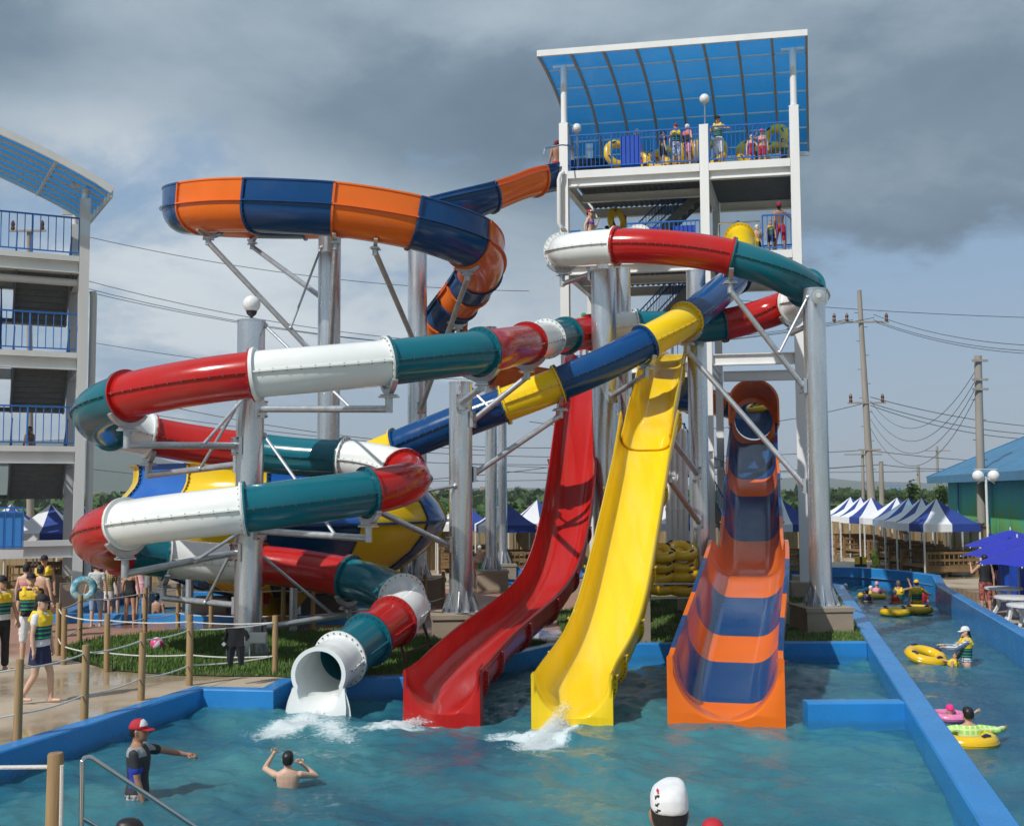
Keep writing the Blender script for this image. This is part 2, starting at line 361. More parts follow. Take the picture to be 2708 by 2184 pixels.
# pool shell: floor and walls
def wallstrip(name,pts,closed=False,w_=.34,top=.0,bot=-1.2,m=POOLB,label=None):
    mb=MB(); n=len(pts); r=.02
    P2=[Vector((x,y)) for x,y in pts]; offs=[]
    for i in range(n):
        a=P2[i-1] if (i>0 or closed) else None; c=P2[(i+1)%n] if (i<n-1 or closed) else None; p=P2[i]
        if a is None: t=(c-p).normalized(); nr=Vector((-t.y,t.x)); s=1
        elif c is None: t=(p-a).normalized(); nr=Vector((-t.y,t.x)); s=1
        else:
            t1=(p-a).normalized(); t2=(c-p).normalized(); n1_=Vector((-t1.y,t1.x)); n2_=Vector((-t2.y,t2.x)); nr=(n1_+n2_).normalized(); s=1/max(.4,nr.dot(n1_))
        offs.append((p-nr*w_/2*s,p+nr*w_/2*s,nr))
    prof=[(0,bot),(0,top-r),(.06,top),(.94,top),(1,top-r),(1,bot)]
    vs=[]
    for a,b_,nr in offs:
        for f,z in prof: q=a.lerp(b_,f); vs.append((q.x,q.y,z))
    fs=[]; K_=len(prof)
    for i in range(n if closed else n-1):
        j=(i+1)%n
        for k in range(K_-1): fs.append((i*K_+k,j*K_+k,j*K_+k+1,i*K_+k+1))
    if not closed:
        for i in(0,n-1): fs.append(tuple(i*K_+k for k in range(K_)))
    mb.add(vs,fs,m); o=mb.build(name,smooth=True,angle=30); 
    return tag(o,label,'pool wall')
def shift(pts,d):
    out=[];n=len(pts)
    for i in range(n):
        p=Vector(pts[i]); 
        if i==0: t=(Vector(pts[1])-p).normalized()
        elif i==n-1: t=(p-Vector(pts[i-1])).normalized()
        else: t=((p-Vector(pts[i-1])).normalized()+(Vector(pts[i+1])-p).normalized()).normalized()
        out.append((p.x-t.y*d,p.y+t.x*d))
    return out
wallstrip('pool_wall',shift(POOL[0:6],.13),w_=.27,top=.035,label='blue painted pool wall along the tan deck on the left, with a step out to the white tube outlet')
wallstrip('pool_wall',shift([POOL[5],POOL[6],(POOL[7][0]-.02,POOL[7][1])],.12),w_=.25,top=.03,label='blue painted pool wall behind the open slides, edging the grass')
wallstrip('pool_wall',[mw(3),mw(20),mw(37.3)],w_=.36,top=.05,bot=-1.2,label='long straight blue wall dividing the plunge pool from the lazy river')
st0=G(1697*K,1478*K,0.02); mwx=mw(st0.y,SGN*HWW)[0]
wallstrip('pool_wall',[(st0.x,st0.y+.12),(mwx-.01,st0.y+.12)],w_=.3,top=.03,label='short blue stub wall sticking out into the plunge pool from the dividing wall')
wallstrip('pool_wall',[(x+.12,y) for x,y in [(rN.x,rN.y),(rA.x,rA.y),(rB.x,rB.y)]]+[(14.05,37.3),(13.75,39.4),(12.75,41.2),(11.25,41.8),(-1.5,41.7)],w_=.26,top=.34,label='pale blue outer wall of the lazy river curving round its far bend')
wallstrip('pool_wall',[(-1.4,38.8),(mw(37.3)[0]-1.2,38.5),mw(37.5,0)],w_=.24,top=.05,label='low blue inner edge of the lazy river behind the columns')
wallstrip('pool_wall',shift(BP+[BP[0]],.15),w_=.3,top=.22,label='blue wall around the landing pool under the bowl slide')
PF=mat('pool_floor_paint',(.03,.26,.42),rough=.6,var=.2)
holes_sheet('pool_floor',[(-14,2),(30,2),(30,50),(-14,50)],[],-1.15,PF)
# water: real ripples in the surface
def watermat(name,c0,c1,foams=()):
    m=bpy.data.materials.new(name); m.use_nodes=True; t=m.node_tree; b=t.nodes['Principled BSDF']; L=t.links.new
    o=t.nodes.new('ShaderNodeTexCoord').outputs['Object']
    v=noiz(t,o,.33,4,.6,.6,1); 
    cr=ramp(t,[(.36,c0),(.62,c1)],v)
    b.inputs['Roughness'].default_value=.06; b.inputs['IOR'].default_value=1.33
    fine=noiz(t,o,9,6,.7,1.2,3)
    acc=None
    for (x,y,dxx,dyy,ln,wd,amt) in foams:
        # elongated foam patch from an outlet
        mp=t.nodes.new('ShaderNodeMapping'); mp.vector_type='TEXTURE'; mp.inputs['Location'].default_value=(x,y,WZ); mp.inputs['Rotation'].default_value=(0,0,math.atan2(dyy,dxx)); mp.inputs['Scale'].default_value=(ln,wd,1)
        L(o,mp.inputs[0]); ln_=t.nodes.new('ShaderNodeVectorMath'); ln_.operation='LENGTH'; L(mp.outputs[0],ln_.inputs[0])
        f=math_(t,'MULTIPLY',math_(t,'SUBTRACT',1.0,ln_.outputs['Value'],clamp=True),amt)
        acc=f if acc is None else math_(t,'MAXIMUM',acc,f)
    sc=noiz(t,o,1.1,3,.6,1.5,7)
    # sparse whitecaps
    mpw=t.nodes.new('ShaderNodeMapping'); mpw.inputs['Scale'].default_value=(1,2.4,1); mpw.inputs['Rotation'].default_value=(0,0,.3); L(o,mpw.inputs[0])
    wc=ramp(t,[(.735,0.0),(.80,.55)],noiz(t,mpw.outputs[0],2.3,7,.62,1.0,4))
    if acc is not None:
        fm=ramp(t,[(.44,0.0),(.62,1.0)],math_(t,'ADD',math_(t,'MULTIPLY',acc,.62),math_(t,'MULTIPLY',fine,.62)))
        foam=math_(t,'MAXIMUM',math_(t,'MULTIPLY',fm.outputs[0],math_(t,'GREATER_THAN',acc,.01)),math_(t,'MULTIPLY',wc.outputs[0],.6))
        # churned aerated water around the foam
        aer=ramp(t,[(0.02,0.0),(.7,.55)],acc)
        mxa=t.nodes.new('ShaderNodeMixRGB'); L(aer.outputs[0],mxa.inputs[0]); L(cr.outputs[0],mxa.inputs[1]); mxa.inputs[2].default_value=(.08,.30,.34,1); crc=mxa.outputs[0]
    else: foam=math_(t,'MULTIPLY',wc.outputs[0],.35); crc=cr.outputs[0]
    mx=t.nodes.new('ShaderNodeMixRGB'); L(foam,mx.inputs[0]); L(crc,mx.inputs[1]); mx.inputs[2].default_value=(.62,.70,.72,1)
    L(mx.outputs[0],b.inputs['Base Color']); L(ramp(t,[(0,.055),(1,.8)],foam).outputs[0],b.inputs['Roughness'])
    b.inputs['Specular IOR Level'].default_value=.5
    bn=t.nodes.new('ShaderNodeBump'); bn.inputs['Strength'].default_value=.65; bn.inputs['Distance'].default_value=.028
    mp2=t.nodes.new('ShaderNodeMapping'); mp2.inputs['Scale'].default_value=(1,1.7,1); mp2.inputs['Rotation'].default_value=(0,0,.25); L(o,mp2.inputs[0])
    L(noiz(t,mp2.outputs[0],7.0,6,.66,1.2,6),bn.inputs['Height']); L(bn.outputs[0],b.inputs['Normal'])
    return m
def inside(poly,X_,Y_):
    ins=np.zeros(X_.shape,bool); n=len(poly)
    for i in range(n):
        x1,y1=poly[i];x2,y2=poly[(i+1)%n]
        c=((y1>Y_)!=(y2>Y_))&(X_<(x2-x1)*(Y_-y1)/(y2-y1+1e-12)+x1); ins^=c
    return ins
def water(name,poly,step,m,amp=1.0,seed=0,churn=(),z0=WZ):
    xs=[p[0] for p in poly]; ys=[p[1] for p in poly]
    gx=np.arange(min(xs)-.2,max(xs)+.2,step); gy=np.arange(min(ys)-.2,max(ys)+.2,step); X_,Y_=np.meshgrid(gx,gy)
    rg=np.random.RandomState(seed); Z_=np.zeros_like(X_)
    for i in range(84):
        lam=.17*(1.052**i)*(.8+.4*rg.rand()); an=rg.rand()*2*math.pi if i%3 else .9+rg.randn()*.5; k=2*math.pi/lam; Z_+=.0046*lam**.60*np.sin(k*(X_*math.cos(an)+Y_*math.sin(an))+rg.rand()*7+1.5*np.sin(X_*.7+i)+1.3*np.sin(Y_*.9+2*i))*amp*(lam<6)
    for (cx,cy,rad,a_) in churn:
        d=np.exp(-((X_-cx)**2+(Y_-cy)**2)/rad**2); q=np.zeros_like(X_)
        for i in range(30):
            lam=.15*(1.07**i); an=rg.rand()*6.28; q+=np.sin(2*math.pi/lam*(X_*math.cos(an)+Y_*math.sin(an))+rg.rand()*7)*lam**.5
        Z_+=d*a_*(q*.008+.01)
    nx,ny=len(gx),len(gy); keep=np.zeros((ny,nx),bool)
    ins=inside(poly,X_,Y_)
    # keep cells touching the polygon (cells run a little under the walls)
    k=ins.copy(); k[1:]|=ins[:-1]; k[:-1]|=ins[1:]; k[:,1:]|=ins[:,:-1]; k[:,:-1]|=ins[:,1:]
    idx=-np.ones((ny,nx),int); idx[k]=np.arange(k.sum())
    V=np.stack([X_[k],Y_[k],Z_[k]+z0],1)
    a=idx[:-1,:-1];b_=idx[:-1,1:];c=idx[1:,1:];d=idx[1:,:-1]; ok=(a>=0)&(b_>=0)&(c>=0)&(d>=0)
    Fc=np.stack([a[ok],b_[ok],c[ok],d[ok]],1)
    me=bpy.data.meshes.new(name); me.from_pydata(V.tolist(),[],Fc.tolist()); me.materials.append(m); me.polygons.foreach_set('use_smooth',[True]*len(me.polygons))
    o=bpy.data.objects.new(name,me); COL.objects.link(o); OFFS[o.name]=Vector((0,0,0)); o['kind']='structure'; return o
fo=[]
for (u,v,u2,v2,wd,amt) in ((840,1890,700,1950,.42,.85),(820,1895,930,1965,.35,.6),(1190,1890,960,1935,.34,.9),(1130,1930,930,1930,.30,.7),(1490,1900,1420,1985,.36,1.25),(1420,1960,1290,1930,.30,.75)):
    a=G(u,v,WZ); c=G(u2,v2,WZ); mdp=(a+c)/2; fo.append((mdp.x,mdp.y,c.x-a.x,c.y-a.y,(c-a).length*.75,wd*1.3,amt))
ch=[(f[0],f[1],.7,1.0*f[6]) for f in fo]
WP=watermat('plunge_water',(.010,.095,.155),(.048,.21,.24),fo); WR=watermat('river_water',(.010,.085,.155),(.025,.15,.21))
water('pool_water',POOL,.055,WP,1.0,1,ch); water('river_water',RIVER,.11,WR,.8,2)
WB=watermat('bowl_water',(.010,.09,.17),(.02,.14,.22)); water('bowl_pool_water',BP,.2,WB,.5,3,z0=-.1)
# ---- grass islands
EARTH=mat('turf_soil',(.08,.10,.03),rough=.95,var=.4,scale=8)
GRI=[g(150,1722),g(190,1745),g(300,1776),g(450,1788),g(600,1792),g(715,1793),(p2[0]+.1,p2[1]+.32),(p3[0]+.2,p3[1]+.3),(1.0,23.5),(1.2,25.6),(-2.2,24.6),(-5,23.6),(-7.6,22.9),g(400,1660),g(230,1690)]
GRI=[g(148,1722),g(190,1745),g(300,1774),g(450,1785),g(600,1789),g(712,1789),(p2[0]+.1,p2[1]+.32),(p3[0]+.1,p3[1]+.32),(.7,23.4),(-.3,24.6),(-2.6,24.0),g(960,1668),g(700,1668),g(470,1672),g(330,1682),g(230,1696)]
mwl=lambda y:(mw(y,SGN*HWW)[0]-.05,y)
GRJ=[(1.15,23.35),(mwl(23.4)[0],23.38),mwl(30),mwl(34.5),(3.0,33),(1.0,29)]
BLD=bpy.data.materials.new('grass_blade'); BLD.use_nodes=True
t=BLD.node_tree; b=t.nodes['Principled BSDF']; b.inputs['Roughness'].default_value=.6; tcn=t.nodes.new('ShaderNodeTexCoord')
t.links.new(ramp(t,[(.3,(.05,.10,.018)),(.55,(.09,.18,.028)),(.72,(.20,.25,.065))],noiz(t,tcn.outputs['Object'],2.2,7,.7)).outputs[0],b.inputs['Base Color'])
def grass(poly,n,seed,label,hmax=.13):
    holes_sheet('lawn',poly,[],.018,EARTH)
    rg=np.random.RandomState(seed); xs=[p[0] for p in poly]; ys=[p[1] for p in poly]
    X_=rg.uniform(min(xs),max(xs),n); Y_=rg.uniform(min(ys),max(ys),n); k=inside(poly,X_,Y_)&(rg.rand(n)<.62+.5*np.sin(X_*2.1+np.sin(Y_*3.1))*np.sin(Y_*1.9+1.2*np.sin(X_*1.3))); X_=X_[k];Y_=Y_[k]; n=len(X_)
    dens=np.sin(X_*1.7+Y_)+np.sin(Y_*2.3-X_*.8)+rg.rand(n)*2; hh=(.05+(hmax-.05)*rg.rand(n))*(1+.25*np.tanh(dens)); a=rg.rand(n)*6.28; w_=.009+.006*rg.rand(n); lean=.06*rg.rand(n); la=rg.rand(n)*6.28
    V=np.zeros((n,3,3)); V[:,0,0]=X_-np.cos(a)*w_;V[:,0,1]=Y_-np.sin(a)*w_; V[:,1,0]=X_+np.cos(a)*w_;V[:,1,1]=Y_+np.sin(a)*w_; V[:,:2,2]=.015
    V[:,2,0]=X_+np.cos(la)*lean;V[:,2,1]=Y_+np.sin(la)*lean;V[:,2,2]=hh
    me=bpy.data.meshes.new('grass'); me.from_pydata(V.reshape(-1,3).tolist(),[],np.arange(3*n).reshape(-1,3).tolist()); me.materials.append(BLD)
    o=bpy.data.objects.new('grass',me); COL.objects.link(o); OFFS[o.name]=Vector((0,0,0)); tag(o,label,'grass',None,'stuff')
grass(GRI,90000,4,'bright green grass around the foot of the spiral slide behind the rope fence')
grass(GRJ,60000,5,'short green grass between the open slides and the lazy river',.10)
# ================================================================ steel columns with arms
COLS=[]
def pillar(u,vb,Yd,r,ztop,label,ped=.55,pedw=.95,gz=0.0,seamz=None,group='galvanised steel slide columns',fins=10):
    p=P(u,vb,Yd); x,y=p.x,p.y
    o=thing('support_column',label,'column',(x,y,0),group)
    mb=MB(); 
    rings=[(r,ped),(r,ztop)]
    zs=[ped+.03]; z=ped+.03
    while z+5.2<ztop: z+=5.2; zs+=[z-.012,z-.01,z+.01,z+.012]
    zs.append(ztop)
    prof=[]
    for i,zv in enumerate(zs):
        prof.append((r*(1.012 if (i>0 and (i-1)%4 in(1,2) and i<len(zs)-1) else 1.0),zv))
    mb.lathe((x,y,0),[(0,ztop+.012)]+[(r*1.03,ztop+.012),(r*1.03,ztop-.02)]+prof[::-1],STEEL,40); mb.build('shaft',o)
    if ped>0:
        mb=MB(); h=pedw/2
        mb.box((x,y,ped/2-.05),(pedw,pedw,ped),CONC,rz=.1); mb.box((x,y,ped-.045),(pedw*1.06,pedw*1.06,.09),CONC,rz=.1); mb.build('pedestal',o,smooth=False)
        mb=MB(); mb.lathe((x,y,0),[(0,ped+.03),(r+.17,ped+.03),(r+.17,ped)],STEEL,32)
        for k in range(fins):
            a=2*math.pi*k/fins+.2; d=Vector((math.cos(a),math.sin(a),0)); c=Vector((x,y,0)); s=Vector((-d.y,d.x,0))*.009
            q=[c+d*(r-.01)+Vector((0,0,ped+.03)),c+d*(r+.16)+Vector((0,0,ped+.03)),c+d*(r+.14)+Vector((0,0,ped+.12)),c+d*(r+.0)+Vector((0,0,ped+.46)),c+d*(r-.01)+Vector((0,0,ped+.46))]
            vs=[v-s for v in q]+[v+s for v in q]; mb.add(vs,[(4,3,2,1,0),(5,6,7,8,9)]+[(i,(i+1)%5,5+(i+1)%5,5+i) for i in range(5)],STEEL)
            mb.tube([c+d*(r+.12)+Vector((0,0,ped+.03))+s*4,c+d*(r+.12)+Vector((0,0,ped+.1))+s*4],.014,BOLT,6)
        mb.build('base_plate',o)
    o['_r']=r; COLS.append(o); return o,Vector((x,y,0)),r
def arm(colt,target,z_at,r_=.065,stub=.0,brace=None,lab=None,ax=None,rad=.405):
    """pipe from the column shaft at height z_at to target (below a flange), with plate and saddle"""
    o,c,r=colt; T=Vector(target); d=Vector((T.x-c.x,T.y-c.y,0)).normalized(); S=c+d*(r+.0)+Vector((0,0,z_at)); mb=MB()
    n=Vector((-d.y,d.x,0))
    mb.beam(S+Vector((0,0,-.17))+d*.03,S+Vector((0,0,.17))+d*.03,.26,.07,STEEL,up=d)
    end=T-Vector((0,0,stub))
    mb.tube([S+d*.05,end],r_,STEELD,12)
    if stub>0: mb.tube([end-Vector((0,0,r_)),T],r_*1.05,STEELD,12)
    for i in(-1,1):
        for j in(-1,1): mb.tube([S+n*.1*i+Vector((0,0,.14*j))+d*.06,S+n*.1*i+Vector((0,0,.14*j))+d*.1],.016,BOLT,6)
    # saddle
    mb.box(T+Vector((0,0,.015)),(.30,.22,.03),STEELD,rz=math.atan2(d.y,d.x)); mb.box(T+Vector((0,0,.05)),(.26,.18,.02),STEELD,rz=math.atan2(d.y,d.x))
    if ax is not None:
        ax=Vector((ax.x,ax.y,0)).normalized(); sx=ax.cross(Vector((0,0,1))); cc_=T+Vector((0,0,rad+.22)); vs=[]; fs=[]; n_=9
        for k in range(n_):
            ha=48 if rad<.5 else 28; a=R(-90-ha+2*ha*k/(n_-1)); dr=sx*math.cos(a)+Vector((0,0,math.sin(a)))
            for rr,w_ in((rad+.075,-.05),(rad+.13+.05*(1-abs(k-4)/4),-.05),(rad+.13+.05*(1-abs(k-4)/4),.05),(rad+.075,.05)): vs.append(cc_+dr*rr+ax*w_)
        for k in range(n_-1):
            for j in range(4): fs.append((k*4+j,k*4+4+j,k*4+4+(j+1)%4,k*4+(j+1)%4))
        fs+=[(0,1,2,3),(n_*4-4,n_*4-3,n_*4-2,n_*4-1)]; mb.add(vs,fs,STEELD)
    a=mb.build('arm',o)
    if brace is not None:
        z2,frac=brace; bb=MB(); S2=c+n*(r*.6)+d*(r*.8)+Vector((0,0,z2)); E2=S.lerp(end,frac)+n*.05
        bb.tube([S2,E2],.032,STEELD,8); bb.sphere(S2,.06,STEELD,8,6); bb.sphere(E2,.06,STEELD,8,6); bb.build('arm_brace',a)
    return a
# ================================================================ tube slides
def flange(mb,c,t,sd,n,r,m,w=.07,th=.03,bolts=24,seg=36):
    c=Vector(c); prof=[(r-.005,-th),(r+w,-th),(r+w,th),(r-.005,th)]
    vs=[];fs=[]
    for k in range(seg):
        a=2*math.pi*k/seg; d=sd*math.cos(a)+n*math.sin(a)
        for rr,z in prof: vs.append(c+d*rr+t*z)
    for k in range(seg):
        k2=(k+1)%seg
        for j in range(4):
            j2=(j+1)%4; fs.append((k*4+j,k2*4+j,k2*4+j2,k*4+j2))
    mb.add(vs,fs,m)
    for k in range(bolts):
        a=2*math.pi*(k+.5)/bolts; d=sd*math.cos(a)+n*math.sin(a); p=c+d*(r+w*.55)
        mb.tube([p-t*(th+.016),p+t*(th+.016)],.013,BOLT,5)
def tubeslide(root,pts,joints,r,wall=.02,rib=True,skip_first=False,endfl=True):
    """pts: dense centreline, joints: list of (index,material,label) for each section start; last entry closes"""
    for q in range(len(joints)-1):
        i0,m,lab=joints[q]; i1=joints[q+1][0]
        mb=MB(); seg=36; st=3
        ids=list(range(i0,i1,st))+[i1]
        for inner in(0,1):
            rr=r-wall*inner; vs=[];fs=[]
            for i in ids:
                t,sd,n=frame(pts,i)
                for k in range(seg):
                    a=2*math.pi*k/seg; vs.append(pts[i]+(sd*math.cos(a)+n*math.sin(a))*rr)
            for a_ in range(len(ids)-1):
                for k in range(seg):
                    k2=(k+1)%seg; fs.append((a_*seg+k,a_*seg+k2,(a_+1)*seg+k2,(a_+1)*seg+k))
            mb.add(vs,fs,m)
        o=mb.build('tube_section',root,angle=50); tag(o,lab)
        if rib:
            for s_ in(-1,1):
                rb=MB(); vs=[];fs=[]
                for i in ids:
                    t,sd,n=frame(pts,i)
                    for x,z in((r-.005,-.014),(r+.042,-.014),(r+.042,.014),(r-.005,.014)): vs.append(pts[i]+sd*s_*x+n*z)
                for a_ in range(len(ids)-1):
                    for j in range(4):
                        j2=(j+1)%4; fs.append((a_*4+j,(a_+1)*4+j,(a_+1)*4+j2,a_*4+j2))
                rb.add(vs,fs,m)
                acc=0
                for i in range(i0+1,i1):
                    acc+=(pts[i]-pts[i-1]).length
                    if acc>.17:
                        acc=0; t,sd,n=frame(pts,i); p=pts[i]+sd*s_*(r+.03); rb.tube([p-n*.034,p+n*.026],.012,BOLT,5)
                rb.build('seam_rib',o)
        for idx in ([i0] if not(q==0 and skip_first) else [])+([i1] if (q==len(joints)-2 and endfl) else []):
            t,sd,n=frame(pts,idx); fb=MB(); flange(fb,pts[idx]+t*(.032),t,sd,n,r,m)
            if idx==i0 and q>0: 
                f2=joints[q-1][1]; flange(fb,pts[idx]-t*.0,t,sd,n,r,f2,bolts=0)
            fb.build('joint_flange',o)
def near(pts,p):
    p=Vector(p); return min(range(len(pts)),key=lambda i:(pts[i]-p).length)
W_='white';Rd='red';Tl='teal'
CM={'w':WHITE,'r':RED,'t':TEAL,'b':BLUE,'y':YEL,'o':ORG}
# control points: display x, y, distance, colour of the section that begins here (if a joint)
A=[(1345,505,33.5,'w'),(1262,516,31.2,'t'),(1195,528,29.3,None),(1180,528,28.0,'w'),(1205,525,26.7,None),(1292,517,25.9,'r'),(1415,521,25.5,None),(1537,540,25.3,'t'),(1630,571,25.3,None),(1697,606,26.0,'w'),(1705,632,27.2,None),(1664,640,28.3,'r'),
 (1600,663,28.7,None),(1523,683,28.7,'t'),(1432,690,28.6,None),(1340,686,28.5,'w'),(1240,700,28.2,'r'),(1190,706,27.3,'t'),(1150,712,26.0,'w'),(1108,722,24.0,'r'),(1060,732,21.8,None),(1015,740,20.6,'t'),(920,750,20.0,None),(822,762,19.6,'w'),(680,775,19.2,None),(538,787,19.1,'r'),(400,805,19.2,None),(265,832,19.7,'t'),
 (200,860,20.6,None),(205,885,21.7,None),(232,900,22.6,'w'),(312,916,23.3,'r'),(412,934,23.6,None),(535,950,23.6,'t'),(640,962,23.4,None),(722,965,23.2,'w'),(800,975,22.9,None),(850,990,22.4,'r'),(864,1010,21.6,None),(835,1022,20.6,None),
 (782,1034,20.1,'t'),(650,1052,19.5,None),(517,1070,19.1,'w'),(380,1085,19.2,None),(262,1101,19.7,'r'),(200,1120,20.6,None),(205,1145,21.7,None),(250,1160,22.6,'t'),(345,1172,23.2,'w'),(440,1180,23.5,None),(550,1187,23.4,'r'),(640,1196,23.1,None),(735,1215,22.6,'t'),(800,1233,22.2,None),
 (846,1256,21.4,'w'),(857,1279,20.8,None),(830,1303,20.2,'r'),(774,1343,19.3,'t'),(714,1386,18.42,'w'),(687,1408,17.95,None)]
ptsA=[D(x,y,d) for x,y,d,_ in A]
dn=spline(ptsA,16,2)
js=[]; last=0
for i,(x,y,d,c) in enumerate(A):
    if c: js.append([min(i*16,len(dn)-1),CM[c],None])
js.append([len(dn)-1,None,None])
slideA=thing('tube_slide','red, white and teal spiral tube slide winding from the tower down to the pool','water slide',dn[-1])
tubeslide(slideA,dn,[tuple(j) for j in js],.405,skip_first=False,endfl=False)
# outlet of the white tube: circle opening flared onto a wide apron
def whiteout():
    tf=(dn[-1]-dn[-12]).normalized(); c=dn[-1]; th=Vector((tf.x,tf.y,0)).normalized(); sl=tf.z/Vector((tf.x,tf.y)).length
    sd0=th.cross(Z3); sd1=Vector((-1,.04,0)).normalized()
    zb=WZ-.12-c.z
    def outline(r,f,hw):
        # left foot -> up the side -> over the top -> down to the right foot (x, z relative to the tube axis)
        p=[]; n1=10; aj=R(28)
        jx,jz=r*math.cos(aj),-r*math.sin(aj)
        for i in range(n1):
            q=i/(n1-1); z=zb+(jz-zb)*q; bulge=hw+(jx-hw)*q**2.4; bulge=bulge*(1-f)+f*bulge if True else bulge
            xs=-(math.sqrt(max(0,r*r-z*z)) if z>-r else r*.0) ; xc=xs if abs(xs)>.02 else -.02
            p.append((xc*(1-f)-bulge*f,max(z,-r)*(1-f)+z*f))
        for i in range(1,26):
            a=R(180)+aj-(R(180)+2*aj)*i/26; p.append((r*math.cos(a),r*math.sin(a)))
        p+= [(-x,z) for x,z in p[:n1][::-1]]
        return p
    K0=[(-.03,0.0),(.08,.4),(.19,.8),(.31,1.0)]
    mb=MB(); vs=[];fs=[]; n=None
    for d,f in K0:
        q=min(1,max(0,d/.3)); sd=sd0.lerp(sd1,q).normalized(); zc=sl*d*.45
        o=outline(.412+.018*f,f,.52); i_=outline(.385-.02*f,f*.82,.40); n=len(o)
        for x,z in o+i_: vs.append(c+th*d+sd*x+Z3*(z+(zc if z>-.25 else 0)))
    N2=2*n
    for a in range(len(K0)-1):
        for k in range(n-1):
            fs.append((a*N2+k,a*N2+k+1,(a+1)*N2+k+1,(a+1)*N2+k)); fs.append((a*N2+n+k,a*N2+n+k+1,(a+1)*N2+n+k+1,(a+1)*N2+n+k))
    a=len(K0)-1
    for k in range(n-1): fs.append((a*N2+k,a*N2+k+1,a*N2+n+k+1,a*N2+n+k))
    mb.add(vs,fs,WHITE); mb.build('outlet_mouth',slideA,angle=40)
    mb=MB(); vs=[]   # trough floor
    for d in(-.12,.05,.18,.31):
        q=min(1,max(0,d/.3)); sd=sd0.lerp(sd1,q).normalized()
        for k in range(11):
            s_=k/10*2-1; x=s_*(.35+.06*q); z=-.375*math.sqrt(1-.86*s_*s_)-.07*q
            if d>.1: z-=.10*(d-.1)/.21*(1-s_*s_)
            vs.append(c+th*d+sd*x+Z3*(max(z+sl*d*.3,zb+.02)))
    sd=sd1
    for zz_,dd in((-.12,.36),(-.5,.38)):
        for k in range(11):
            s_=k/10*2-1; vs.append(c+th*dd+sd*(s_*.46)+Z3*(-.49+zz_+.10*s_*s_))
    mb.add(vs,[(a*11+k,a*11+k+1,a*11+12+k,a*11+11+k) for a in range(5) for k in range(10)],WHITE); mb.build('outlet_floor',slideA)
Z3=Vector((0,0,1))
whiteout()
# ---- blue and yellow tube into the bowl
B=[(1555,500,33.2,'y'),(1560,540,31.5,None),(1548,585,29.6,'b'),(1500,625,28.0,None),(1447,672,26.6,'y'),(1355,722,25.8,'b'),(1275,765,25.5,None),(1180,806,25.4,'y'),(1060,852,25.4,'b'),(950,893,25.6,None),(835,940,25.9,'y'),(740,978,26.1,'b'),(620,1010,25.9,None),(530,1036,25.6,'b'),(470,1050,26.3,None)]
ptsB=[D(x,y,d) for x,y,d,_ in B]; dnB=spline(ptsB,16,2)
jsB=[(min(i*16,len(dnB)-1),CM[q[3]],None) for i,q in enumerate(B) if q[3]]+[(len(dnB)-1,None,None)]
slideB=thing('tube_slide','blue and yellow straight tube slide running down left from the tower into the bowl','water slide',dnB[-1])
tubeslide(slideB,dnB,jsB,.395)
mb=MB()   # yellow scoop at its start
c=dnB[0]; tB=(dnB[0]-dnB[6]).normalized()
for s_ in(-1,1):
    mb.beam(c+Vector((s_*.55,.1,-.25)),c+Vector((s_*.62,1.2,-.2)),.08,.5,YEL)
mb.beam(c+Vector((0,.1,-.48)),c+Vector((0,1.3,-.5)),1.2,.06,YEL)
mb.build('start_basin',slideB)
# ---- bowl
bc=D(590,1100,28.7); bx,by=bc.x,bc.y
bowl=thing('bowl_slide','blue and yellow striped bowl slide behind the lower spiral tubes','water slide',(bx,by,0))
prof=[(.6,.55),(1.3,.62),(2.2,.85),(3.1,1.25),(3.75,1.72),(4.1,2.15),(4.22,2.42),(4.2,2.55),(4.05,2.85),(3.85,3.08),(3.7,3.25),(3.62,3.4),(3.6,3.6),(3.62,3.8),(3.74,3.82)]
NS=12
for k in range(NS):
    mb=MB(); a0=2*math.pi*k/NS-R(53); m=BOWLB if k%2 else YEL
    if k%2: 
        m=BLUE
    lo=prof[:7]; hi=prof[6:]
    mb.lathe((bx,by,0),lo,m,6,a0=a0,a1=a0+2*math.pi/NS); mb.lathe((bx,by,0),hi,BOWLB if k%2 else YEL,6,a0=a0,a1=a0+2*math.pi/NS)
    # upright seam flange along the profile
    vs=[];fs=[]
    d0=Vector((math.cos(a0),math.sin(a0),0)); tt=Vector((-math.sin(a0),math.cos(a0),0))
    for r_,z_ in prof:
        for e,w_ in((0,-.02),(.06,-.02),(.06,.02),(0,.02)):
            vs.append(Vector((bx,by,0))+d0*(r_+e-.01)+Vector((0,0,z_-e*.4 if z_<2.4 else z_+e*.3))+tt*w_)
    for i in range(len(prof)-1):
        for j in range(4): fs.append((i*4+j,i*4+4+j,i*4+4+(j+1)%4,i*4+(j+1)%4))
    mb.add(vs,fs,m)
    for i in range(1,len(prof)-1):
        for q in(0.,.5):
            r_=prof[i][0]*(1-q)+prof[i+1][0]*q; z_=prof[i][1]*(1-q)+prof[i+1][1]*q
            mb.sphere(Vector((bx,by,z_))+d0*(r_+.025)+tt*.03,.022,BOLT,5,4); 
    mb.build('bowl_panel',bowl,angle=50)
mb=MB(); mb.lathe((bx,by,0),[(4.2,2.40),(4.32,2.40),(4.32,2.45),(4.2,2.45)],BLUE,64); mb.build('rim_flange',bowl)
for k in range(8):
    a=2*math.pi*k/8+.3; x=bx+3.2*math.cos(a); y=by+3.2*math.sin(a); mb=MB(); mb.tube([(x,y,0),(x,y,1.5)],.09,STEELD,10); mb.build('bowl_support',bowl)
mb=MB(); mb.lathe((bx,by,0),[(.0,.3),(.55,.3),(.62,.5),(.6,.75)],STEELD,20); mb.build('drain_funnel',bowl)
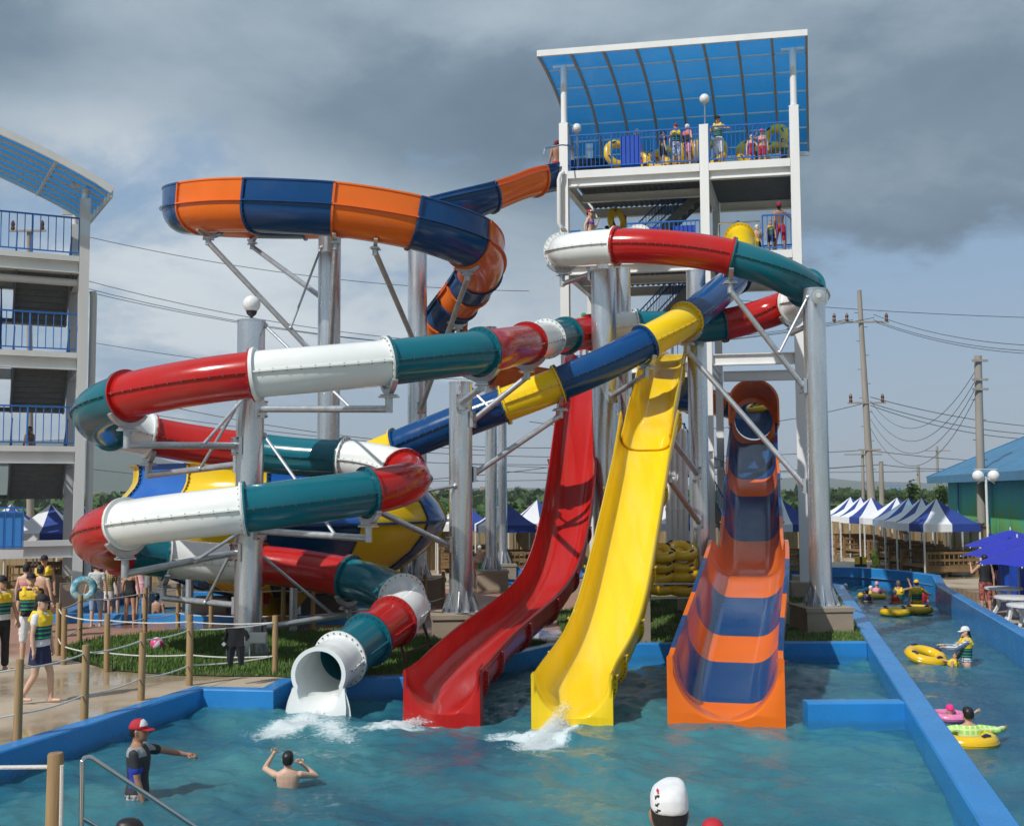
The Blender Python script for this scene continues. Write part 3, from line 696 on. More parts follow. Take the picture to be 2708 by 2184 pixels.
# outlet tube of the bowl (yellow)
mb=MB(); oc=P(735,1590,26.6)
mb.tube([P(790,1560,28.2)+Vector((0,0,.2)),P(770,1570,27.6)+Vector((0,0,.1)),P(745,1585,26.9),P(735,1592,26.3)],[.42,.42,.43,.46],YEL,24,caps=False)
mb.build('bowl_outlet',bowl)

# ================================================================ open flumes
def flume(root,pts,prof_fn,cuts,name='flume_section',st=2,frames=None,ribs=None):
    """prof_fn(s in 0..1, length along) -> (inner list[(x,z)], outer list) ; cuts list (index,material)"""
    Ltot=[0]
    for i in range(1,len(pts)): Ltot.append(Ltot[-1]+(pts[i]-pts[i-1]).length)
    objs=[]
    for q in range(len(cuts)-1):
        i0,m=cuts[q][:2]; i1=cuts[q+1][0]; ids=list(range(i0,i1,st))+[i1]
        mb=MB(); vs=[];fs=[]; n=None
        for i in ids:
            t,sd,nn=frame(pts,i)
            if frames: sd,nn=frames(i,t,sd,nn)
            inn,out_=prof_fn(i/(len(pts)-1),Ltot[i]); loop=inn+out_[::-1]; n=len(loop)
            for x,z in loop: vs.append(pts[i]+sd*x+nn*z)
        for a in range(len(ids)-1):
            for k in range(n): fs.append((a*n+k,a*n+(k+1)%n,(a+1)*n+(k+1)%n,(a+1)*n+k))
        ni=n//2
        for a in(0,len(ids)-1):
            for k in range(ni-1): fs.append((a*n+k,a*n+k+1,a*n+n-2-k,a*n+n-1-k))
        mb.add(vs,fs,m); o=mb.build(name,root,angle=50); objs.append(o)
        # bolted joint below
        t,sd,nn=frame(pts,i0)
        if frames: sd,nn=frames(i0,t,sd,nn)
        inn,out_=prof_fn(i0/(len(pts)-1),Ltot[i0]); fb=MB(); vs=[];fs=[]
        for x,z in out_:
            c_=Vector((x,z-.0)); dlen=max(1e-3,math.hypot(x,z-.4)); ex,ez=x/dlen*.06,(z-.4)/dlen*.06
            for (p_,w_) in(((x,z),-.03),((x+ex,z+ez),-.03),((x+ex,z+ez),.03),((x,z),.03)): vs.append(pts[i0]+sd*p_[0]+nn*p_[1]+t*w_)
        K_=len(out_)
        for a in range(K_-1):
            for j in range(4): fs.append((a*4+j,a*4+4+j,a*4+4+(j+1)%4,a*4+(j+1)%4))
        fb.add(vs,fs,m)
        for a in range(0,K_-1,1):
            x=(out_[a][0]+out_[a+1][0])/2; z=(out_[a][1]+out_[a+1][1])/2; dlen=max(1e-3,math.hypot(x,z-.4)); x+=x/dlen*.03; z+=(z-.4)/dlen*.03
            fb.sphere(pts[i0]+sd*x+nn*z+t*.035,.014,BOLT,5,4)
        fb.build('joint_flange',o,smooth=False)
    return objs
def body_prof(w,h,r=.04,flat=.32,rim=.05):
    """rounded U: flat floor, curved sides, rolled rim"""
    inn=[];n=9
    fl=w*flat
    for i in range(n+1):
        a=i/n*math.pi/2; x=-(fl+(w-fl)*math.cos(a)); z=h*.62*(1-math.sin(a))
        inn.append((x,z))
    inn=[(-w-rim*.9,h-.01),(-w-rim*.35,h+.015),(-w,h-.02),(-w,h*.8)]+inn
    inn=inn+[(0,0)]+[(-x,z) for x,z in inn[::-1]]
    out_=[]
    for x,z in inn:
        sx=-1 if x<0 else (1 if x>0 else 0)
        out_.append((x+sx*.03,z-.035))
    out_[0]=(-w-rim*1.0,h-.07);out_[-1]=(w+rim,h-.07);out_[1]=(-w-rim*.75,h-.075);out_[-2]=(w+rim*.75,h-.075);out_[2]=(-w-.035,h-.08);out_[-3]=(w+.035,h-.08)
    return inn,out_
def endcap(root,c,t,w,h,drop,m,flatw=.32,th=.22,lip=.05):
    """front wall of a flume outlet: the space between the U and an upright rectangle, rounded over"""
    tz=t.z/Vector((t.x,t.y)).length; t=Vector((t.x,t.y,0)).normalized(); sd=t.cross(Vector((0,0,1))); mb=MB()
    n=14
    def US(e):
        fw=w*flatw*(1-e); ww=w-.0*e; U=[]
        for i in range(n+1):
            a=i/n*math.pi/2; U.append((-(fw+(ww-fw)*math.cos(a)),h*(1-math.sin(a)) if e>0 or True else 0))
        return U+[(-x,z) for x,z in U[::-1]]
    U=US(1.0); sl=tz
    vs=[];fs=[];rows=[]
    for d,f,e in((-.75,-.012,0.0),(-.3,0.0,.75),(-.05,.0,1.0),(0,.012,1.0),(0.02,.04,1.0)):
        row=[]
        for i,(x,z) in enumerate(US(e)):
            s_=1 if x>0 else -1; row.append(c+t*d+sd*(x+s_*f*1.2)+Vector((0,0,(z*.86+.006 if d<-.5 else (z*.95 if d<-.1 else z))-max(0,f)*.4+sl*d)))
        rows.append(row)
    K_=len(U)
    for row in rows: vs+=row
    for a in range(len(rows)-1):
        for k in range(K_-1): fs.append((a*K_+k,a*K_+k+1,(a+1)*K_+k+1,(a+1)*K_+k))
    base=len(vs)
    # outer boundary follows: left side at same height, then bottom
    bt=-drop
    for k in range(K_):
        x,z=U[k]; s_=1 if x>0 else -1
        vs.append(c+t*.02+sd*(s_*(w+lip))+Vector((0,0,z-.03)))
    for k in range(K_):
        vs.append(c+t*.02+sd*(U[k][0])+Vector((0,0,bt)))
    for k in range(K_):
        x,z=U[k]; s_=1 if x>0 else -1
        vs.append(c-t*.35+sd*(s_*(w+lip))+Vector((0,0,z-.03)))
    a=4*K_
    for k in range(K_-1):
        if U[k][0]*U[k+1][0]>0:
            fs.append((a+k,a+k+1,base+k+1,base+k)); fs.append((base+k,base+k+1,base+2*K_+k+1,base+2*K_+k))
        # skirt beneath the lowest part
    mid=K_//2
    vs2=len(vs)
    zb=-drop
    for x in(-(w+lip),-w*flatw,w*flatw,w+lip):
        for z in(zb,-.045 if True else 0):
            vs.append(c+t*.021+sd*x+Vector((0,0,z if z==zb else .0)))
    for j in range(3): fs.append((vs2+2*j,vs2+2*j+1,vs2+2*j+3,vs2+2*j+2))
    for s_ in(-1,1):
        o=len(vs)
        for d in(.02,-.35):
            for z in(zb,-.03): vs.append(c+t*d+sd*s_*(w+lip)+Vector((0,0,z)))
        fs.append((o,o+1,o+3,o+2))
    mb.add(vs,fs,m); return mb.build('outlet_lip',root,angle=35)
# ---- yellow open body slide
def col3(u,v,Yd,z):   # x from the pixel column at that distance, own z
    p=P(u,v,Yd); return Vector((p.x,Yd,z))
Dc=[(1795,915,32.2,7.05),(1775,950,30.2,6.75),(1752,1000,27.6,5.75),(1735,1060,25.9,4.72),(1722,1090,25.2,4.42),(1690,1190,23.3,3.0),(1650,1340,21.2,1.55),(1620,1500,19.9,.72),(1585,1640,18.9,.22),(1533,1760,17.8,-.08),(1516,1830,17.2,-.2),(1513,1860,16.95,-.24)]
dD=spline([col3(*q) for q in Dc],16,2)
slideD=thing('open_slide','bright yellow open body slide with a drop near the top ending in the pool','water slide',dD[-1])
def profD(s,l):
    k=s*(len(dD)-1); w=.56+.06*max(0,1-(k-62)/14); h=.55+.07*max(0,1-(k-62)/10)
    if s>.86: h=.55+ (s-.86)/.14*.12
    return body_prof(w,h)
def profD0(s,l): 
    k=s*(len(dD)-1); return body_prof(.50,.66-.22*max(0,min(1,(k-50)/16)))
nD=len(dD)-1
flume(slideD,[p+Vector((0,0,.07)) for p in dD[:70]]+dD[70:],profD0,[(0,FYEL),(34,FYEL),(69,None)])
flume(slideD,dD,profD,[(62,FYEL),(82,FYEL),(100,FYEL),(118,FYEL),(136,FYEL),(152,FYEL),(nD,FYEL)])
tD=(dD[-1]-dD[-6]).normalized(); endcap(slideD,dD[-1]+tD*.03,tD,.56,.66,.55,FYEL)
# ---- red open body slide
Cc=[(1560,900,32.5,7.05),(1548,950,30.9,6.3),(1532,1060,29.0,4.75),(1515,1200,27.2,3.15),(1495,1340,25.7,1.9),(1468,1450,24.5,1.12),(1430,1545,23.3,.68),(1372,1620,21.9,.42),(1290,1700,20.1,.18),(1222,1770,18.6,-.04),(1180,1850,17.6,-.18),(1169,1880,17.25,-.23)]
dC=spline([col3(*q) for q in Cc],16,2)
slideC=thing('open_slide','red open body slide curving left into the pool beside the yellow one','water slide',dC[-1])
def profC(s,l):
    h=.55
    if s>.86: h=.55+(s-.86)/.14*.12
    return body_prof(.54,h)
nC=len(dC)-1
flume(slideC,dC,profC,[(0,FRED),(24,FRED),(44,FRED),(64,FRED),(84,FRED),(104,FRED),(122,FRED),(140,FRED),(156,FRED),(nC,FRED)])
tC=(dC[-1]-dC[-6]).normalized(); endcap(slideC,dC[-1]+tC*.03,tC,.54,.66,.55,FRED)
# water film streaks on slides handled by gloss
# ---- blue and orange raft slide: upper flume
E=[(1262,352,36.6,'b'),(1185,355,35.5,None),(1118,368,34.5,'o'),(1080,379,34.1,None),(1022,403,33.5,'b'),(975,420,33.3,None),(920,436,33.4,'o'),(860,447,33.7,'b'),(760,455,34.6,'o'),(640,458,35,'b'),(530,456,34.6,'o'),(440,450,33.4,'b'),(400,446,32.2,None),(392,442,31.0,None),(420,438,30.0,'o'),(475,434,29.3,None),(535,434,28.9,'b'),(620,438,28.7,None),(706,443,28.7,'o'),(790,455,28.8,None),(868,470,29.0,'b'),(930,489,29.4,None),(984,511,30.1,'o'),
 (1010,540,31.3,None),(1008,572,32.6,'b'),(985,605,33.6,'o'),(962,632,34.2,'b'),(935,670,34.9,'o'),(935,705,35.6,None),(965,742,36.2,'b'),(1040,770,36.6,'o'),(1120,788,37.2,'b'),(1250,805,38.8,'o'),(1380,822,40.3,'b'),(1455,830,41.2,'o'),(1520,838,41.8,'b'),(1566,852,41.6,None),(1583,870,40.4,None),(1586,884,39.4,'o'),(1586,889,38.7,None)]
ptsE=[D(x,y,d) for x,y,d,_ in E]; dE=spline(ptsE,16,2)
slideE=thing('raft_slide','orange and blue banded raft slide from the tower top, ending as the widest pool chute','water slide',D(1524,1510,17.0))
def profE(s,l):
    # lower half circle plus rim flange, extra high wall on the outer side of the bend
    i=int(round(s*(len(dE)-1))); x_=E[min(len(E)-1,i//16)]
    k=i/16.0
    r=.645; n=14; inn=[]
    def rampf(a,b,k): return max(0,min(1,(k-a)/(b-a)))
    hl=.20; hr=.20
    up=rampf(8,10,k)*(1-rampf(25,27,k))     # the turn out on the left: high outer wall (right-hand side of travel)
    return r,up
def profEE(s,l):
    r,up=profE(s,l); n=16; inn=[]
    hl=.14+.50*(up if turn_left(s)<0 else 0); hr=.14+.50*(up if turn_left(s)>0 else 0)
    hl=.15+.43*up; hr=.15
    # travel direction: side +x is to the right of travel
    hl,hr=hr,hl
    k=s*(len(dE)-1)/16.0
    for a_ in range(n+1):
        a=math.pi+math.pi*a_/n; inn.append((r*math.cos(a),r*math.sin(a)+.0))
    L_=[(-r-.05,hl+.015),(-r-.005,hl+.02),(-r+.0,hl-.02),(-r,hl*.5)]
    R_=[(r,hr*.5),(r,hr-.02),(r+.005,hr+.02),(r+.05,hr+.015)]
    inn=L_+inn+R_
    out_=[]
    for j,(x,z) in enumerate(inn):
        if 4<=j<=4+n:
            f=1+.03/r; out_.append((x*f,z*f))
        else: out_.append((x+(.03 if x>0 else -.03),z-.02))
    out_[0]=(-r-.055,hl-.03);out_[1]=(-r-.045,hl-.035);out_[-1]=(r+.055,hr-.03);out_[-2]=(r+.045,hr-.035)
    return inn,out_
def turn_left(s): return 1
jE=[(min(i*16,len(dE)-1),CM[q[3]]) for i,q in enumerate(E) if q[3]]
jEm=[j for j in jE if j[0]<38*16]+[(38*16,None)]
eobj=flume(slideE,dE,profEE,jEm)
# horizontal joint ribs along the flume's sides
for q in range(len(jEm)-1):
    i0,m=jEm[q]; i1=jEm[q+1][0]; ids=list(range(i0,i1,3))+[i1]
    for s_ in(-1,1):
        rb=MB(); vs=[];fs=[]
        for i in ids:
            t,sd,n=frame(dE,i)
            for x,z in((.665,-.02),(.755,-.02),(.755,.02),(.665,.02)): vs.append(dE[i]+sd*s_*x+n*z)
        for a_ in range(len(ids)-1):
            for j in range(4): fs.append((a_*4+j,(a_+1)*4+j,(a_+1)*4+(j+1)%4,a_*4+(j+1)%4))
        rb.add(vs,fs,m); rb.build('side_rib',eobj[q])
# the orange hood over the flume's lower end
hb=MB(); n=20; rows=[]
oc=P(1994,1114,38.8)
def arch(cx,y,zt,r,zbase):
    p=[Vector((cx-r,y,zbase))]+[Vector((cx+r*math.cos(R(180)-R(180)*k/n),y,zt-r+r*math.sin(R(180)*k/n))) for k in range(n+1)]+[Vector((cx+r,y,zbase))]; return p
fr_=P(1994,1110,37.5); zt1=P(1994,1006,37.5).z
A1_=arch(oc.x,38.9,oc.z+.80,.80,oc.z-.1); A2_=arch(fr_.x,37.5,zt1,.80,fr_.z-.25)
def skin_(a,b_,off): return [p+Vector((0,0,off)) for p in a],[p+Vector((0,0,off)) for p in b_]
for off,sc in((0,1),(.05,1.05)):
    vs=[]
    for ar,cc_ in((A1_,oc),(A2_,fr_)): 
        for p in ar: vs.append(Vector((cc_.x+(p.x-cc_.x)*sc,p.y,p.z+off)))
    m_=len(A1_); hb.add(vs,[(k,k+1,m_+k+1,m_+k) for k in range(m_-1)],ORG)
vs=[]
for sc,off in((1,0),(1.08,.06)):
    for p in A2_: vs.append(Vector((fr_.x+(p.x-fr_.x)*sc,p.y,p.z+off)))
hb.add(vs,[(k,k+1,m_+k+1,m_+k) for k in range(m_-1)],ORG)
vs=[]
for k in range(40):
    a=2*math.pi*k/40; ca,sa=math.cos(a),math.sin(a); q_=.82+.22*max(0,-sa); vs+=[Vector((oc.x+.66*ca,38.85,oc.z+.66*sa)),Vector((oc.x+q_*ca,38.85+.0*q_,oc.z+q_*sa))]
hb.add(vs,[(2*k,2*k+1,(2*k+3)%80,(2*k+2)%80) for k in range(40)],ORG)
hb.build('entry_hood',slideE)
def pf(u,v,Y): return (u,v,Y,P(u,v,Y).z)
F=[pf(1994,1172,38.8),pf(1992,1222,37.0),pf(1990,1268,35.3),pf(1991,1312,33.7),pf(1990,1372,32.1),pf(1990,1431,30.6),pf(1988,1492,29.0),(1987,1515,27.7,1.02),(1985,1520,26.3,1.03),pf(1981,1522,24.8),pf(1979,1552,23.7),pf(1972,1600,22.3),pf(1957,1684,20.5),pf(1943,1750,19.3),pf(1928,1835,17.9),(1921,1880,17.1,-.25),(1920,1897,16.85,-.27)]
dF=spline([col3(*q) for q in F],16,1)
def profF(s,l):
    k=s*(len(F)-1); w=.80; h=.80
    pass
    w=.72+.05*min(1,max(0,(k-6)/3))
    if k<8: h=.72
    if k>13: h=.80+.12*(k-13)/3
    rim=.09
    n=8; f=.40*w; inn=[]
    for i in range(n+1):
        a=i/n*math.pi/2; inn.append((-(f+(w-f)*math.cos(a)),h*.72*(1-math.sin(a))))
    inn=[(-w-rim,h-.01),(-w-rim+.01,h+.015),(-w-.005,h+.015),(-w,h*.86)]+inn
    inn=inn+[(-x,z) for x,z in inn[::-1]]
    out_=[(x+(-.03 if x<0 else .03),z-.03) for x,z in inn]
    for j,(dx,dz) in enumerate(((-.0,h-.16),(-.0,h-.17),(-.03,h-.18))): 
        xx=(w+rim if j<2 else w+.04)
        if j==1: xx-=.01
        out_[j]=(-xx,dz); out_[-1-j]=(xx,dz)
    return inn,out_
def fidx(v): # index whose floor centre projects at row v
    return v
cutsF=[(0,'b'),(32,'o'),(48,'b'),(80,'o'),(16*10+10,'b') ,(16*12,'o'),(16*13,'b'),(16*14+6,'o')]
# hump crest band: orange from row 64 to crest, then blue/orange alternate
flume(slideE,dF,profF,[(a,CM[c]) for a,c in cutsF]+[(len(dF)-1,None)],name='chute_section')
tF=(dF[-1]-dF[-6]).normalized(); endcap(slideE,dF[-1]+tF*.03,tF,.775,.90,.55,ORG,lip=.085)
# supports of the chute
mb=MB()
for q,zb in((2,0),(4,0),(6,0),(8,0)):
    p=dF[q*16]
    for s_ in(-.82,.82): mb=MB(); mb.tube([(p.x+s_,p.y,0),(p.x+s_,p.y,p.z+.3)],.07,STEELD,8); mb.build('chute_support',slideE)
def below(pts,i,r): return pts[i]-Vector((0,0,r+.20))
def jA(k): return js[k][0]
c1=pillar(655,1690,21.55,.265,P(662,849,21.55).z,'galvanised column topped by a round white globe lamp, in the middle of the left spiral',ped=.0)
mb=MB(); x,y=c1[1].x,c1[1].y
mb.lathe((x,y,0),[(0,.06),(.45,.06),(.45,.02)],STEEL,24)
for k in range(10):
    a=2*math.pi*k/10; d=Vector((math.cos(a),math.sin(a),0)); s=Vector((-d.y,d.x,0))*.009; c=Vector((x,y,0))
    q=[c+d*.25+Vector((0,0,.05)),c+d*.44+Vector((0,0,.05)),c+d*.42+Vector((0,0,.14)),c+d*.265+Vector((0,0,.5))]
    mb.add([v-s for v in q]+[v+s for v in q],[(3,2,1,0),(4,5,6,7)]+[(i,(i+1)%4,4+(i+1)%4,4+i) for i in range(4)],STEEL)
mb.build('base_plate',c1[0])
def flidx(pts,joints,k): return joints[k][0]
J=[j[0] for j in js]
# index of joints in A: 0 w,1 t(1262),2 w(1180),3 r,4 t,5 w(1697),6 r(1664),7 t(1523),8 w(1340),9 r(1240),10 t,11 w,12 r(1108),13 t(1015),14 w(822),15 r(538),16 t(265),17 w(232),18 r(312),19 t(535),20 w(722),21 r(850),22 t(782),23 w(517),24 r(262),25 t(250),26 w(345),27 r(550),28 t(735),29 w(846),30 r,31 t,32 w
def armto(col,k,dz=.62,stub=.12,br=None,rr=.065,pts=None,Jn=None,rad=.405):
    pts=pts or dn; Jn=Jn or J
    T=pts[Jn[k]]-Vector((0,0,rad+.22)); return arm(col,T,T.z-dz,rr,stub,br,ax=frame(pts,Jn[k])[0],rad=rad)
armto(c1,14,dz=.05,stub=.2,br=(P(672,860,21.5).z,.72)); armto(c1,16,dz=.2,stub=.25,br=(P(640,1050,21.5).z,.35)); armto(c1,18,dz=.02,stub=.2,br=(P(640,1075,21.5).z,.4))
armto(c1,22,dz=.1,stub=.2,br=(P(690,1150,21.5).z,.7)); armto(c1,24,dz=-.03,stub=.25,br=(P(640,1400,21.5).z,.4)); armto(c1,26,dz=.22,stub=.2,br=(P(640,1440,21.5).z,.4)); armto(c1,28,dz=.25,stub=.1,br=(P(690,1460,21.5).z,.85))
# globe on top
def globe(root,p,r,stem,col_=BLACK):
    mb=MB(); mb.sphere(p+Vector((0,0,stem+r*.95)),r,GLOBE,24,16); mb.build('globe',root)
    mb=MB(); mb.lathe(p,[(0,0),(.05,0),(.03,.03),(.02,stem-.1),(.09,stem-.04),(.11,stem+.02),(0,stem+.02)],col_,14); mb.build('lamp_neck',root)
lp=thing('globe_lamp','white globe lamp standing on top of the left galvanised column','lamp',(x,y,P(662,849,21.55).z+.012)); globe(lp,Vector(lp.location),.17,.16)
def simple(u,v,Yd,r,ztv,lab,**k): return pillar(u,v,Yd,r,P(u,ztv,Yd).z,lab,**k)
c2=simple(866,1500,30.5,.31,622,'tall thick galvanised column under the front run of the orange and blue raft slide',ped=.6,pedw=1.3)
c3=simple(1103,1480,33.4,.29,640,'tall thick galvanised column next to the tight bend of the raft slide',ped=.6,pedw=1.2)
c4=simple(1219,1600,24.4,.255,1012,'galvanised column behind the red slide, its flat top just under the teal tube',ped=.55,pedw=1.25)
c5=simple(1300,1500,37.0,.20,866,'slimmer galvanised column on a square tan pedestal far behind the red slide',ped=.6,pedw=1.0)
c5b=simple(1330,1490,41.9,.17,1000,'slim galvanised column just right of and behind the slimmer one at the river edge',ped=.5,pedw=.9)
c6=simple(1604,1500,27.4,.31,718,'thick galvanised column behind the yellow slide at the left end of the upper ring',ped=.6,pedw=1.2)
c7=simple(1657,1500,31.0,.21,712,'thinner galvanised column just right of and behind the thick ring column',ped=.6,pedw=1.0)
c8=simple(1853,1500,29.2,.255,718,'galvanised column between the yellow slide and the banded chute',ped=.6,pedw=1.0)
c9=simple(2172,1598,25.4,.25,766,'galvanised column with a floodlight on top, on a tan pedestal in the grass',ped=.55,pedw=1.05)
# raft slide arms
JE=[j[0] for j in jE]
def armE(col,idx,dz,stub=.08,br=None): 
    T=dE[idx]-Vector((0,0,.68+.2)); return arm(col,T,T.z-dz,.075,stub,br,ax=frame(dE,idx)[0],rad=.66)
armE(c2,16*14+6,3.1,br=(P(860,650,30).z,.25)); armE(c2,16*10,2.4); armE(c2,16*18,2.9)
armE(c3,16*19,1.9,br=None); armE(c3,16*22,3.4); armE(c3,16*26,1.6)
# right ring
armto(c6,2,dz=.05,stub=.22); armto(c6,1,dz=.8,stub=.1); armto(c9,4,dz=2.35,stub=.15,br=(P(2150,790,25.4).z,.35)); armto(c9,6,dz=.25,stub=.1)
armto(c4,12,dz=1.0,stub=.1,br=(P(1240,1030,24.4).z,.3)); armto(c4,13,dz=.02,stub=.05)
armto(c4,20,dz=1.2,stub=.1,br=(P(1240,1285,24.4).z,.85))
JB=[j[0] for j in jsB]
armto(c4,4,dz=1.45,stub=.1,pts=dnB,Jn=JB); armto(c9,2,dz=3.4,stub=.15,pts=dnB,Jn=JB); armto(c6,3,dz=.5,pts=dnB,Jn=JB)
# arms of column 8 to the yellow slide
arm(c8,dD[48]+Vector((.3,0,-.35)),dD[48].z-1.2,.07,.05); arm(c8,dD[72]+Vector((.5,0,-.3)),dD[72].z-1.4,.07,.05)
# floodlight on column nine
fl=thing('floodlight','round floodlight on the top of the right-hand galvanised column','lamp',P(2163,783,24.95)); 
mb=MB(); M=Matrix.Rotation(R(90),3,'X'); c=Vector(fl.location)
mb.lathe(c,[(0,-.17),(.07,-.17),(.14,-.06),(.185,.02),(.19,.05),(.17,.055)],STEEL,28,M=M); mb.build('housing',fl)
mb=MB(); mb.lathe(c,[(.172,.045),(.10,.06),(0,.068)],mat('lamp_glass',(.35,.4,.42),rough=.05,coat=1),28,M=M); mb.lathe(c,[(.06,.0),(.06,.075),(0,.08)],mat('lamp_bulb',(.6,.6,.55),rough=.2),12,M=M); mb.build('lens',fl)
# junction box on the lamp column
jb=thing('junction_box','small grey junction box fixed low on the lamp column','box',P(684,1686,21.1))
mb=MB(); c=Vector(jb.location); mb.box(c,(.30,.14,.19),PAINTG); mb.box(c+Vector((0,-.08,.0)),(.27,.02,.16),PAINTG); mb.build('box_body',jb,smooth=False)
# A-frame stand beside the red tube
st=thing('tube_stand','brown steel frame stand next to the lowest red tube section','stand',G(1095,1745))
mb=MB(); a=P(1048,1660,20.6);b_=P(1116,1640,21.2)
mb.tube([P(1074,1752,20.3),a,b_,P(1150,1742,21.4)],.028,mat('rusty_steel',(.10,.05,.035),rough=.6),8); mb.tube([P(1068,1728,20.4),P(1140,1702,21.3)],.024,MATS['rusty_steel'],8); mb.build('stand_frame',st)
# ================================================================ towers
def railing(root,a,b_,h=1.05,sp=.13,m=RAILB,t=.02,name='railing',lowgap=.1,mid=False):
    a=Vector(a);b_=Vector(b_); mb=MB(); d=b_-a; L_=d.length; z=Vector((0,0,1))
    mb.beam(a+z*h,b_+z*h,.045,.045,m); mb.beam(a+z*lowgap,b_+z*lowgap,.035,.035,m)
    if mid: mb.beam(a+z*(h-.14),b_+z*(h-.14),.03,.03,m)
    n=max(1,int(L_/sp)); 
    for i in range(n+1):
        p=a.lerp(b_,i/n); mb.beam(p+z*lowgap,p+z*h,t,t,m,up=Vector((0,1,0)))
    for i in range(int(L_/1.3)+1):
        p=a.lerp(b_,min(1,i*1.3/L_)); mb.beam(p,p+z*h,.04,.04,m,up=Vector((0,1,0)))
    return mb.build(name,root,smooth=False)
def hcol(mb,p,z0,z1,w_,m,dirx):
    dy=Vector((-dirx.y,dirx.x,0)); t=.03
    for s in(-1,1): mb.beam(p+dy*s*(w_/2-t/2)+Vector((0,0,z0)),p+dy*s*(w_/2-t/2)+Vector((0,0,z1)),w_,t,m,up=dy)
    mb.beam(p+Vector((0,0,z0)),p+Vector((0,0,z1)),t,w_-2*t,m,up=dy)
ROOFM=bpy.data.materials.new('blue_polycarbonate'); ROOFM.use_nodes=True
t=ROOFM.node_tree; b=t.nodes['Principled BSDF']; b.inputs['Base Color'].default_value=(.008,.13,.40,1); b.inputs['Roughness'].default_value=.08; b.inputs['Coat Weight'].default_value=.5
tr=t.nodes.new('ShaderNodeBsdfTranslucent'); tr.inputs[0].default_value=(.02,.30,.72,1)
ts=t.nodes.new('ShaderNodeBsdfTransparent'); ts.inputs[0].default_value=(.10,.50,.95,1)
o_=t.nodes['Material Output']; mm=t.nodes.new('ShaderNodeMixShader'); mm.inputs[0].default_value=.5; m3=t.nodes.new('ShaderNodeMixShader'); m3.inputs[0].default_value=.34
tcn=t.nodes.new('ShaderNodeTexCoord'); bn=t.nodes.new('ShaderNodeBump'); bn.inputs['Strength'].default_value=.8; bn.inputs['Distance'].default_value=.12
t.links.new(noiz(t,tcn.outputs['Object'],.9,3,.5,.8),bn.inputs['Height']); t.links.new(bn.outputs[0],b.inputs['Normal'])
t.links.new(b.outputs[0],mm.inputs[1]); t.links.new(tr.outputs[0],mm.inputs[2]); t.links.new(mm.outputs[0],m3.inputs[1]); t.links.new(ts.outputs[0],m3.inputs[2]); t.links.new(m3.outputs[0],o_.inputs[0])
Z_=Vector((0,0,1))
# ---- main tower
TLp=P(1493,450,34.5); TRp=P(2103,450,33.2); TL=Vector((TLp.x,TLp.y,0)); TR=Vector((TRp.x,TRp.y,0)); U=(TR-TL).normalized(); V=Vector((math.sin(R(15)),math.cos(R(15)),0)); TW=(TR-TL).length; TD=4.2
def T(u,v,z): return TL+U*u+V*v+Z_*z
tower=thing('slide_tower','white steel slide tower with a curved blue canopy and blue railings','tower',tuple(TL))
PM=P(1866,600,33.7); um=(Vector((PM.x,PM.y,0))-TL).dot(U)
def zat(u,vpix,Yd): return P(u,vpix,Yd).z
zf=[zat(1800,437,33.7)-.0, zat(2108,663,33.2), 7.25, 4.35]
mb=MB(); 
for u,v,zt in((0,0,zf[0]+3.2-.6),(TW,0,zf[0]+3.2-.4),(um,0,zf[0]+1.15)):
    z1=zat(1493,330,34.5) if u==0 else (zat(2100,283,33.2) if u==TW else zat(1868,333,33.7))
    mb=MB(); hcol(mb,T(u,v,0),.45,z1,.27,PAINTW,U); 
    mb.beam(T(u,v-.155,.45),T(u,v-.155,z1),.27,.012,PAINTW,up=V)   # cover plate on the street side
    mb.build('column',tower,smooth=False)
    mb=MB(); mb.box(T(u,v,.22),(.9,.9,.5),CONC,rz=-.1); mb.build('pedestal',tower,smooth=False)
for u in(0,um,TW):
    mb=MB(); hcol(mb,T(u,TD,0),.3,zf[0]+2.2,.25,PAINTW,U); mb.build('column',tower,smooth=False)
    mb=MB(); mb.box(T(u,TD,.15),(.8,.8,.4),CONC,rz=-.1); mb.build('pedestal',tower,smooth=False)
